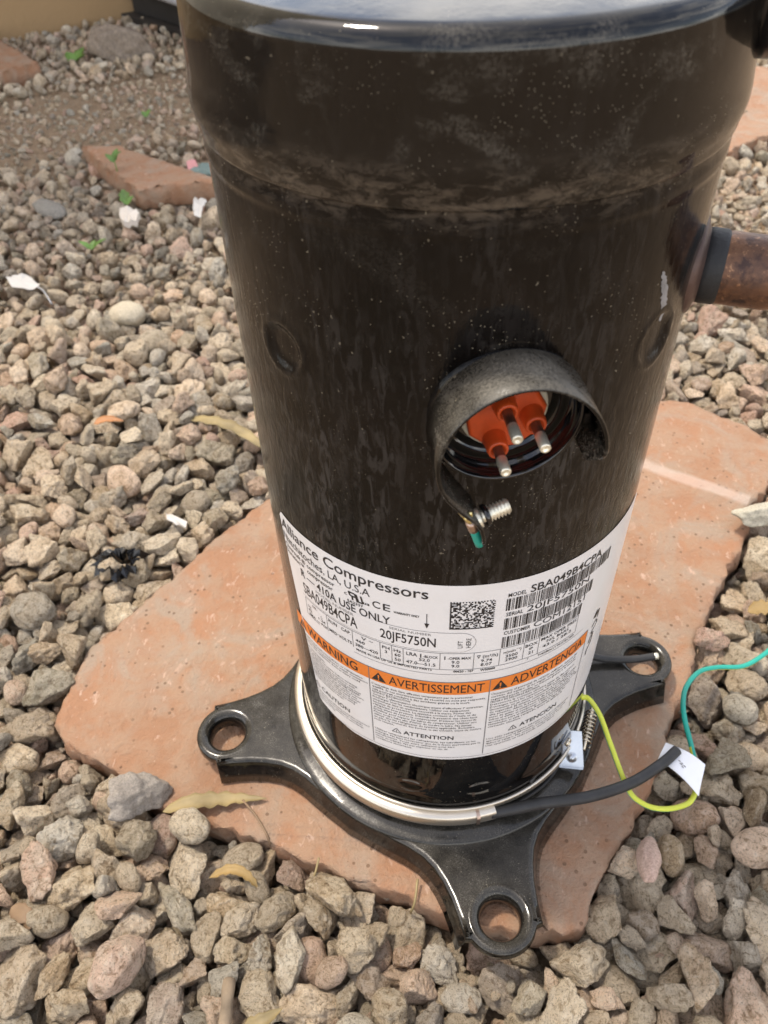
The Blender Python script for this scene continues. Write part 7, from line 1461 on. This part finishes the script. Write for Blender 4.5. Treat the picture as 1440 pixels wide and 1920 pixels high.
# ------------------------------------------------------------------ the data label
S0, S1, Z0, Z1 = -82.4, 104.0, 72.6, 206.3
def lab_bottom(s): return 73.0 - (max(0, s-30)*.0) + (0 if s > -45 else (-45-s)*.17)
def sheet(s0, s1, z0, z1, r, n=None, corner=0):
    n = n or max(1, int((s1-s0)/1.4))
    V = []; F = []
    for i in range(n+1):
        s = s0+(s1-s0)*i/n
        e = min(s-s0, s1-s); cut = 0 if e >= corner or corner == 0 else corner-math.sqrt(max(0, corner**2-(corner-e)**2))
        V += [surf(s, z0+cut, r), surf(s, z1-cut, r)]
    for i in range(n): F.append((2*i, 2*i+2, 2*i+3, 2*i+1))
    return V, F
V = []; F = []
n = 150
for i in range(n+1):
    s = S0+(S1-S0)*i/n; e = min(i, n-i)*(S1-S0)/n
    cut = 0 if e > 3 else 3-math.sqrt(9-(3-e)**2)
    rise = .35*max(0, 1-e/2.5)                 # the edge lifts very slightly
    lean = 0 if s > -60 else (-60-s)*.0
    for k in range(9):
        t = k/8
        z = (lab_bottom(s)+cut)*(1-t)+(Z1-cut)*t
        # the lower left corner is skewed inwards
        ss = s + (1-t)*12.0*max(0, (1-(s-S0)/14))
        V.append(surf(ss, z, RS+.20+rise*.4))
for i in range(n):
    for k in range(8): F.append((i*9+k, (i+1)*9+k, (i+1)*9+k+1, i*9+k+1))
label = mesh('data_label', V, F, M_LABEL, comp)

FONT_CACHE = {}
def glyphs(txt, size, bold=0.0, res=2, xs=1.0, spacing=1.0):
    key = (txt, size, bold, res, xs, spacing)
    if key in FONT_CACHE: return FONT_CACHE[key]
    cu = bpy.data.curves.new('lettering', 'FONT')
    cu.body = txt; cu.size = size; cu.resolution_u = res; cu.offset = bold; cu.space_character = spacing
    o = bpy.data.objects.new('lettering', cu)
    me = bpy.data.meshes.new_from_object(o)
    V = np.array([(v.co.x*xs, v.co.y) for v in me.vertices]) if len(me.vertices) else np.zeros((0, 2))
    F = [tuple(p.vertices) for p in me.polygons]
    bpy.data.objects.remove(o); bpy.data.curves.remove(cu); bpy.data.meshes.remove(me)
    FONT_CACHE[key] = (V, F)
    return V, F
ink = MB(); grey = MB(); orange = MB(); rules = MB(); pill = MB()
RI = RS+.36
def put(b, V, F, s, z, rot=0.0, r=RI):
    ca_, sa_ = math.cos(rot), math.sin(rot)
    b.add([surf(s+x*ca_-y*sa_, z+x*sa_+y*ca_, r) for x, y in V], F)
def text(b, txt, s, z, h, w=None, bold=0.0, align='l', rot=0.0, res=2):
    "h: capital height in mm; w: total width to fit"
    size = h/.70
    V, F = glyphs(txt, size, bold, res)
    if not len(V): return
    V = V.copy(); x0, x1 = V[:, 0].min(), V[:, 0].max()
    V[:, 0] -= x0
    k = (w/(x1-x0)) if w else 1.0
    V[:, 0] *= k
    wd = (x1-x0)*k
    if align == 'c': V[:, 0] -= wd/2
    if align == 'r': V[:, 0] -= wd
    put(b, V, F, s, z, rot)
def rule(s0, z0, s1, z1, w=.28, b=rules):
    if abs(s1-s0) >= abs(z1-z0): V, F = sheet(min(s0, s1), max(s0, s1), z0-w/2, z0+w/2, RI-.03); b.add(V, F)
    else: b.add([surf(s0-w/2, z0, RI-.03), surf(s0+w/2, z0, RI-.03), surf(s0+w/2, z1, RI-.03), surf(s0-w/2, z1, RI-.03)], [(0, 1, 2, 3)])

text(ink, 'Alliance Compressors', -81.6, 197.6, 6.0, 75.6, .06, res=4)
text(ink, 'Natchitoches, LA, U.S.A', -81.0, 191.0, 4.5, 51.0, .0, res=3)
text(ink, 'Clearsuft ® compressor', -80.6, 187.0, 2.5, 33.5, .03)
text(ink, 'Duration™  compressor', -80.4, 183.3, 2.5, 32.0, .03)
text(ink, 'R — 410A USE ONLY', -69.2, 176.8, 4.9, 47.6, .06, res=3)
text(grey, 'MODEL NUMBER', -59.5, 173.7, 1.8, 21.0)
text(ink, 'SBA049B4CPA', -69.0, 166.0, 7.0, 32.0, .10, res=3)
# recognised component mark, then CE
text(ink, 'c', -42.2, 186.2, 2.2, 1.4)
for (s_, pts_) in ((-40.2, [((0, 4.6), (3.0, 4.6)), ((.3, 4.6), (.9, 2.6)), ((.9, 2.6), (3.2, 2.6)), ((3.1, 4.7), (4.3, 0)), ((1.9, 2.6), (2.0, .2))]), (-36.4, [((0, 4.7), (.9, .5)), ((.9, .5), (3.0, .5)), ((3.0, .4), (2.2, 4.7))])):
    for (p, q_) in pts_:                        # slanted strokes of the component mark
        d = np.array(q_)-np.array(p); nn = np.array([-d[1], d[0]])/np.linalg.norm(d)*.42
        ink.add([surf(s_+p[0]-nn[0], 184.4+p[1]-nn[1], RI), surf(s_+q_[0]-nn[0], 184.4+q_[1]-nn[1], RI), surf(s_+q_[0]+nn[0], 184.4+q_[1]+nn[1], RI), surf(s_+p[0]+nn[0], 184.4+p[1]+nn[1], RI)], [(0, 1, 2, 3)])
text(ink, 'us', -33.2, 185.0, 1.9, 2.8, .04); text(ink, 'SA2337', -41.0, 182.2, 1.6, 7.6, .04)
text(ink, 'C', -29.0, 185.4, 4.2, 3.4, .04, res=4); text(ink, 'E', -24.4, 185.4, 4.2, 3.0, .04)
text(ink, 'WARRANTY ONLY', -20.0, 185.4, 1.3, 10.6, .05)
rule(-6.5, 180.5, -6.5, 188.4, .32, ink)
ink.add([surf(-7.5, 182.2, RI), surf(-6.5, 179.0, RI), surf(-5.5, 182.2, RI)], [(0, 1, 2)])
text(grey, 'SERIAL NUMBER', -22.2, 174.2, 1.5, 17.6)
text(ink, '20JF5750N', -26.3, 166.8, 6.0, 23.6, .10, res=3)
V, F = sheet(-70.5, 13.3, 163.9, 176.6, RS+.30, None, 5.6)
pill.add(V, F)
for (a0, a1) in (((-70.4, 163.7), (7.0, 163.7)), ((-28.0, 176.8), (7.4, 176.8))): rule(a0[0], a0[1], a1[0], a1[1], .14, grey)
for i in range(14):
    a, b2 = -math.pi/2+math.pi*i/14, -math.pi/2+math.pi*(i+1)/14
    P = [(7.2+6.4*math.cos(t), 170.25+6.5*math.sin(t)) for t in (a, b2)]; Q = [(7.2+6.55*math.cos(t), 170.25+6.65*math.sin(t)) for t in (a, b2)]
    grey.add([surf(*P[0], RI), surf(*Q[0], RI), surf(*Q[1], RI), surf(*P[1], RI)], [(0, 1, 2, 3)])
text(ink, 'LIFT', 8.2, 166.6, 2.0, 5.0, .02, rot=math.pi/2); text(ink, 'HERE', 11.6, 166.6, 2.0, 6.6, .02, rot=math.pi/2)
# square matrix pattern of dark modules
rg = random.Random(11)
nx, ny = 30, 26; mw, mh = 17.6/nx, 17.4/ny
for i in range(nx):
    j = 0
    while j < ny:
        on = i == 0 or j == 0 or (j == ny-1 and i % 2 == 0) or (i == nx-1 and j % 2 == 0) or (0 < i < nx-1 and 0 < j < ny-1 and rg.random() < .48)
        if on: ink.add([surf(2.5+i*mw, 179.3+j*mh, RI), surf(2.5+(i+1)*mw, 179.3+j*mh, RI), surf(2.5+(i+1)*mw, 179.3+(j+1)*mh, RI), surf(2.5+i*mw, 179.3+(j+1)*mh, RI)], [(0, 1, 2, 3)])
        j += 1
# three bar codes with their captions
for (cap, big, zt, s1, zc, wb, wc) in (('MODEL', 'SBA049B4CPA', 195.6, 80.0, 196.6, 36.5, 7.6), ('SERIAL', '20JF5750N', 183.2, 70.5, 184.6, 31.5, 7.2), ('CUSTOMER', 'COM12151', 170.8, 66.0, 172.3, 27.0, 11.6)):
    text(ink, cap, 25.0, zc, 2.3, wc, .03)
    text(ink, big, 25.0+wc+1.6, zc-.3, 4.4 if cap == 'MODEL' else 3.6, wb, .08 if cap == 'MODEL' else .0, res=3)
    s = 24.6
    while s < s1-1.5:
        w = rg.choice((.28, .28, .5, .85)); ink_or = ink if rg.random() < .8 else grey
        ink_or.add([surf(s, zt-7.4, RI), surf(s+w, zt-7.4, RI), surf(s+w, zt, RI), surf(s, zt, RI)], [(0, 1, 2, 3)])
        s += w+rg.choice((.28, .28, .34, .62))
# data table
ZT, ZB_ = 162.7, 152.2
tabs = [-68.8, -54.4, -40.1, -26.7, -21.4, -16.4, -.8, 13.3, 24.4, 35.2, 42.4, 63.8]
rule(tabs[0], ZT, tabs[-1], ZT); rule(-26.7, ZB_-1.3, 63.8, ZB_-1.3)
for s in tabs: rule(s, ZB_-1.2, s, ZT)
rule(-68.8, ZB_-1.3, -60, ZB_-1.3)
def tc(txt, a, b_, z, h, bold=.02): text(ink, txt, (a+b_)/2, z, h, None, bold, 'c')
text(ink, 'OIL', -64, 159.8, 1.6, 3.2, .02); text(ink, 'OZ', -67.6, 157.0, 1.6, 2.6, .02); text(ink, 'L', -58.4, 157.0, 1.6, 1.0, .02)
text(ink, '42', -67.6, 154.4, 1.8, 2.8, .02); text(ink, '1.24', -60.2, 154.4, 1.8, 4.4, .02); text(ink, '3MA — POI', -67.4, 151.5, 1.8, 12.4, .03)
text(ink, 'RUN   CAP.', -53.4, 158.9, 2.2, 12.4, .02); text(ink, 'MFD VOLTS', -53.4, 152.2, 2.0, 12.6, .03)
text(ink, 'V ∼', -35.6, 159.4, 2.1, 5.6, .03); text(ink, '460', -38.6, 156.2, 2.0, 4.6, .03); text(ink, '380—420', -38.9, 152.9, 2.0, 11.0, .03)
text(ink, 'MADE IN USA OF US & IMPORTED PARTS', -38.6, 149.6, 1.5, 34.5, .03)
tc('PH', -26.7, -21.4, 158.9, 2.1); tc('3', -26.7, -21.4, 156.0, 2.0)
tc('Hz', -21.4, -16.4, 158.9, 2.1); tc('60', -21.4, -16.4, 155.9, 2.0); tc('50', -21.4, -16.4, 152.6, 2.0)
text(ink, 'LRA', -15.0, 158.6, 2.4, 4.6, .02); text(ink, 'I', -9.1, 158.3, 2.7, None, .05); text(ink, '-BLOCK', -7.8, 158.6, 1.7, 6.2, .03)
text(ink, '52.0', -9.6, 155.9, 2.0, 4.6, .02); text(ink, '47.0—51.5', -15.2, 152.8, 2.2, 12.6, .02)
text(ink, 'I', 1.0, 158.3, 2.4, None, .05); text(ink, '-OPER MAX', 2.4, 158.4, 1.7, 9.8, .03); tc('9.0', .5, 11, 155.5, 2.0); tc('9.0', .5, 11, 152.7, 2.0)
text(ink, '∇ (m³/h)', 14.6, 158.4, 2.1, 9.0, .02); tc('9.74', 13.3, 24.4, 155.4, 2.0); tc('8.07', 13.3, 24.4, 152.6, 2.0)
text(ink, 'n(min⁻¹)', 26.0, 158.8, 1.7, 8.0, .02); tc('3500', 24.4, 35.2, 155.6, 2.0); tc('2900', 24.4, 35.2, 152.9, 2.0)
tc('BOX', 35.2, 42.4, 158.8, 2.0); tc('IP', 35.2, 42.4, 156.0, 1.8); tc('21', 35.2, 42.4, 153.0, 2.0)
text(ink, 'MAX OPER PRES', 43.4, 159.4, 2.1, 19.4, .02); text(ink, 'N/L BARS', 46.5, 156.6, 1.9, 12, .02); text(ink, '43.0 / 28.2', 44.6, 153.7, 1.9, 16, .02)
text(ink, 'THERMALLY PROTECTED', 42.8, 148.6, 1.3, 20.5, .02); text(ink, 'T', 37.4, 149.0, 1.3, .9)
text(ink, '00620 - 107', 5.0, 149.0, 1.4, 8.6, .05); text(ink, 'W30000', 16.4, 148.9, 1.4, 6.6, .06)
rule(-40, 147.3, 70, 147.3, .22)
# warning panels
panels = [(-81.0, -33.1), (-33.1, 21.6), (21.6, 75.6)]
V, F = sheet(-81.6, 75.6, 131.4, 140.9, RS+.28)
orange.add(V, F)
rule(-81.6, 141.1, 75.6, 141.1, .5)
for s in (-33.1, 21.6, 75.6): rule(s, 76.2, s, 141.0, .45)
rule(-81.0, 80, -81.0, 131.4, .3)
rule(-66, 75.0, 75.6, 75.0, .3)
def triangle(s, z, w, h):
    ink.add([surf(s, z, RI), surf(s+w, z, RI), surf(s+w/2, z+h, RI)], [(0, 1, 2)])
    m = s+w/2
    orange.add([surf(m-.28, z+h*.30, RI+.05), surf(m+.28, z+h*.30, RI+.05), surf(m+.42, z+h*.72, RI+.05), surf(m-.42, z+h*.72, RI+.05)], [(0, 1, 2, 3)])
    orange.add([surf(m-.3, z+h*.12, RI+.05), surf(m+.3, z+h*.12, RI+.05), surf(m+.3, z+h*.22, RI+.05), surf(m-.3, z+h*.22, RI+.05)], [(0, 1, 2, 3)])
triangle(-79.4, 132.4, 6.4, 6.4); text(ink, 'WARNING', -71.6, 133.0, 6.2, 32.6, .08, res=3)
triangle(-31.9, 132.4, 7.2, 6.6); text(ink, 'AVERTISSEMENT', -23.4, 133.0, 6.2, 42.6, .0, res=3)
triangle(22.8, 132.4, 7.2, 6.6); text(ink, 'ADVERTENCIA', 31.4, 133.0, 6.2, 40.8, .03, res=3)
EN = ["Only qualified and authorized HVAC or refrigeration", "service personnel are permitted to install, commission", "and maintain this equipment. Serious injury could",
      "result.", "ELECTRICAL SHOCK HAZARD", "Disconnect and lock out power before servicing.", "Discharge all capacitors. Use compressor with", "grounded system only. Molded electrical plug must",
      "be used when required. PRESSURIZED SYSTEM HAZARD", "System contains refrigerant and oil under pressure.", "Remove refrigerant from both high and low side", "before removing compressor. Never install system",
      "and leave it unattended when it has no charge.", "BURN HAZARD Ensure that materials and wiring", "do not touch high temperature areas."]
FR = ["L'entretien doit être effectué uniquement par le personnel", "qualifié. Si ces avertissements de sécurité ne sont pas respectés,", "cela pourrait conduire à des accidents graves ou la mort.", "RISQUE D' ÉLECTROCUTION",
      "Couper l' alimentation électrique avant d'effectuer l' entretien.", "Décharger tous les condensateurs. Utiliser cet équipement", "uniquement dans un système raccordé à la masse. Porter des", "lunettes de protection. Le système contient de l' huile et du",
      "réfrigérant sous pression. Détendre la pression des côtés haut", "et bas avant de retirer le compresseur. Dévisser les raccords.", "N'utiliser pour réparer les tubes du compresseur. Utiliser une", "Pince coupe tube afin d'éviter de tordre le tube. Ne jamais",
      "utiliser que les réfrigérants du système applicable. Remettre", "en place le couvercle des bornes, le cas échéant, avant de mettre", "sous tension."]
ES = ["Únicamente el personal de servicio calificado deberá dar", "servicio del equipo. El no seguir estas advertencias de", "seguridad puede resultar en lesiones graves o la muerte.", "PELIGRO DE DESCARGA ELÉCTRICA",
      "Desconecte la corriente eléctrica antes de dar servicio.", "Descargue todos los capacitores. Utilice este equipo", "únicamente en un sistema conectado a tierra. Utilice gafas", "de seguridad. El sistema contiene aceite y refrigerante a",
      "alta presión. Alivie la presión de los lados de alta y baja", "antes de quitar el compresor. Utilice herramienta para cortar", "tubos al quitar el compresor. Utilice los refrigerantes", "aprobados para el sistema. Reinstale la tapa de las",
      "terminales, si está equipado, antes de aplicar la", "corriente eléctrica."]
def para(lines, s0, s1, z, pitch, h):
    for i, ln in enumerate(lines):
        full = s1-s0
        w = full*min(1.0, len(ln)/max(len(x) for x in lines))
        text(ink, ln, s0, z-i*pitch, h, w, .012, res=1)
para(EN, -80.0, -34.2, 128.2, 2.05, 1.35)
para(FR, -31.9, 20.4, 128.2, 2.17, 1.45)
para(ES, 22.8, 74.4, 128.2, 2.17, 1.45)
text(ink, 'CAUTION', -66.5, 90.6, 3.4, 20.0, .03); text(ink, 'ATTENTION', -17.2, 92.3, 3.3, 24.0, .05); text(ink, 'ATENCIÓN', 39.5, 92.6, 3.3, 22.0, .05)
for (s, z) in ((-72.4, 90.6), (-22.8, 92.3), (33.6, 92.6)):
    text(ink, '!', s+2.0, z+.4, 2.0, .4, .05)
    w, h, q = 4.4, 3.7, .34
    for (p, r_) in (((s, z), (s+w/2, z+h)), ((s+w/2, z+h), (s+w, z)), ((s, z), (s+w, z))):
        d = np.array(r_)-np.array(p); nn = np.array([-d[1], d[0]])/np.linalg.norm(d)*q/2
        ink.add([surf(p[0]-nn[0], p[1]-nn[1], RI), surf(r_[0]-nn[0], r_[1]-nn[1], RI), surf(r_[0]+nn[0], r_[1]+nn[1], RI), surf(p[0]+nn[0], p[1]+nn[1], RI)], [(0, 1, 2, 3)])
E2 = ["Refrigerants and lubricants used in this compressor", "are approved by the manufacturer. Consult the", "guidelines. Vacuum operation can cause damage.", "Approved oils only."]
F2 = ["Utiliser uniquement les réfrigérants, les lubrifiants et les", "vidanges. Ne faire fonctionner que de la façon approuvée par le", "manufacturier. Toute autre utilisation peut être", "cause de vidange. Ne pas exploiter en cas de", "conditions électriques."]
S2 = ["Use sólo refrigerantes, lubricantes y procedimientos", "aprobados por el fabricante. Otro uso puede causar", "daños al equipo. No opere el compresor en vacío.", "Una operación en vacío puede causar daños."]
para(E2, -70.0, -35.0, 87.0, 2.1, 1.25); para(F2, -31.9, 20.0, 89.0, 2.15, 1.3); para(S2, 22.8, 72.0, 89.0, 2.2, 1.3)
# handwriting at the right edge
for pts in ([(79, 146), (81.5, 150), (80.6, 145), (83.6, 149), (83.2, 143)], [(79.4, 139), (82.4, 141.6), (84.4, 138), (80.2, 134), (83, 132)], [(79.8, 126), (80.6, 130), (82.6, 131), (82, 124), (80, 121), (79.6, 117)]):
    C = catmull([(p[0], p[1], 0) for p in pts], 6)
    for a, b2 in zip(C[:-1], C[1:]):
        d = b2-a; nn = np.array([-d[1], d[0]])/max(1e-6, np.hypot(d[0], d[1]))*.45
        ink.add([surf(a[0]-nn[0], a[1]-nn[1], RI), surf(b2[0]-nn[0], b2[1]-nn[1], RI), surf(b2[0]+nn[0], b2[1]+nn[1], RI), surf(a[0]+nn[0], a[1]+nn[1], RI)], [(0, 1, 2, 3)])
pill.build('lift_strip', M_LABEL, label)
orange.build('orange_warning_band', M_INKO, label, smooth=False)
rules.build('ruled_lines', M_LINE, label, smooth=False)
tag(grey.build('grey_print', M_INKG, label, smooth=False), kind='stuff')
tag(ink.build('black_print', M_INK, label, smooth=False), kind='stuff')

# ------------------------------------------------------------------ loose cables, tag
wp = [(77, -20, 34), (82, -17, 31), (87, -15, 26), (93.5, -22, 20), (99, -36, 13), (108, -57, 2), (116, -64, -1), (126, -66, -2), (137, -63.5, -3), (145, -58, -4), (150.5, -45, -5), (149, -28, 1), (147, -14, 5), (147, -3, 8), (151, 9, 8), (161, 21, 7), (173, 26, 6), (190, 28, 6), (205, 37, 8), (222, 52, 8), (260, 75, -12)]
V, F, A = tube(wp, 1.55, 9, 16)
def stripe(t, k):
    if k < 0: return 0
    if t < .42: c0 = 13; w = 5                   # yellow side turned up on the first stretch, then the green side
    elif t < .55: c0 = 13-(t-.42)/.13*6; w = 5
    else: c0 = 5; w = 4
    d = (k-c0+8) % 16-8
    return 1 if abs(d) < w else 0
wire = mesh('earth_wire', V, F, None, None, mats=[M_GREEN, M_YELLOW], midx=[stripe(t, k) for t, k in A])
tag(wire, 'yellow and green earth wire curling from the base of the compressor over the gravel', 'wire')
b = MB()
V = []; nu, nv = 12, 10
q00, q10, q11, q01 = np.array(at(1233, 1424, 1)), np.array(at(1249, 1391, 4)), np.array(at(1322, 1435, 2)), np.array(at(1310, 1493, 0))
for i in range(nu+1):
    for j in range(nv+1):
        u, v = i/nu, j/nv
        p = (q00*(1-u)+q01*u)*(1-v)+(q10*(1-u)+q11*u)*v
        p = p + np.array([0, 0, 2.6*math.sin(u*math.pi)+.8*math.sin(v*5+u*3)])
        V.append(p)
F = [(i*(nv+1)+j, (i+1)*(nv+1)+j, (i+1)*(nv+1)+j+1, i*(nv+1)+j+1) for i in range(nu) for j in range(nv)]
n_ = len(V)
V2 = V+[p-np.array([0, 0, .25]) for p in V]
F2_ = F+[tuple(n_+i for i in f[::-1]) for f in F]
tg = mesh('paper_tag', V2, F2_, M_PAPER)
tag(tg, 'small curled white paper tag round the earth wire at the edge of the slab', 'tag')
# faint print on the tag
def ontag(u, v): return (q00*(1-u)+q01*u)*(1-v)+(q10*(1-u)+q11*u)*v + np.array([0, 0, 2.6*math.sin(u*math.pi)+.8*math.sin(v*5+u*3)+.25])
b = MB()
for (u, v, w) in ((.40, .50, .05), (.44, .42, .07), (.47, .48, .04), (.50, .36, .05), (.53, .45, .06)):
    b.add([ontag(u, v), ontag(u+w, v), ontag(u+w, v+.035), ontag(u, v+.035)], [(0, 1, 2, 3)])
b.build('faint_print', M_INKG, tg)
V, F, A = tube([(84, 32, 14), (91, 30, 9), (104, 29.5, 4.5), (122, 30.5, 4.0), (136, 33.5, 4.0)], 2.4, 10, 16)
cb = mesh('power_cable', V, F, M_DARK)
tag(cb, 'short cut black cable lying across the mounting eye of the right foot', 'cable')
V, F, A = tube([(135.5, 33.4, 4.0), (138.5, 34.1, 4.0)], 2.2, 2, 14)
mesh('cut_copper_end', V, F, M_PIN, cb)
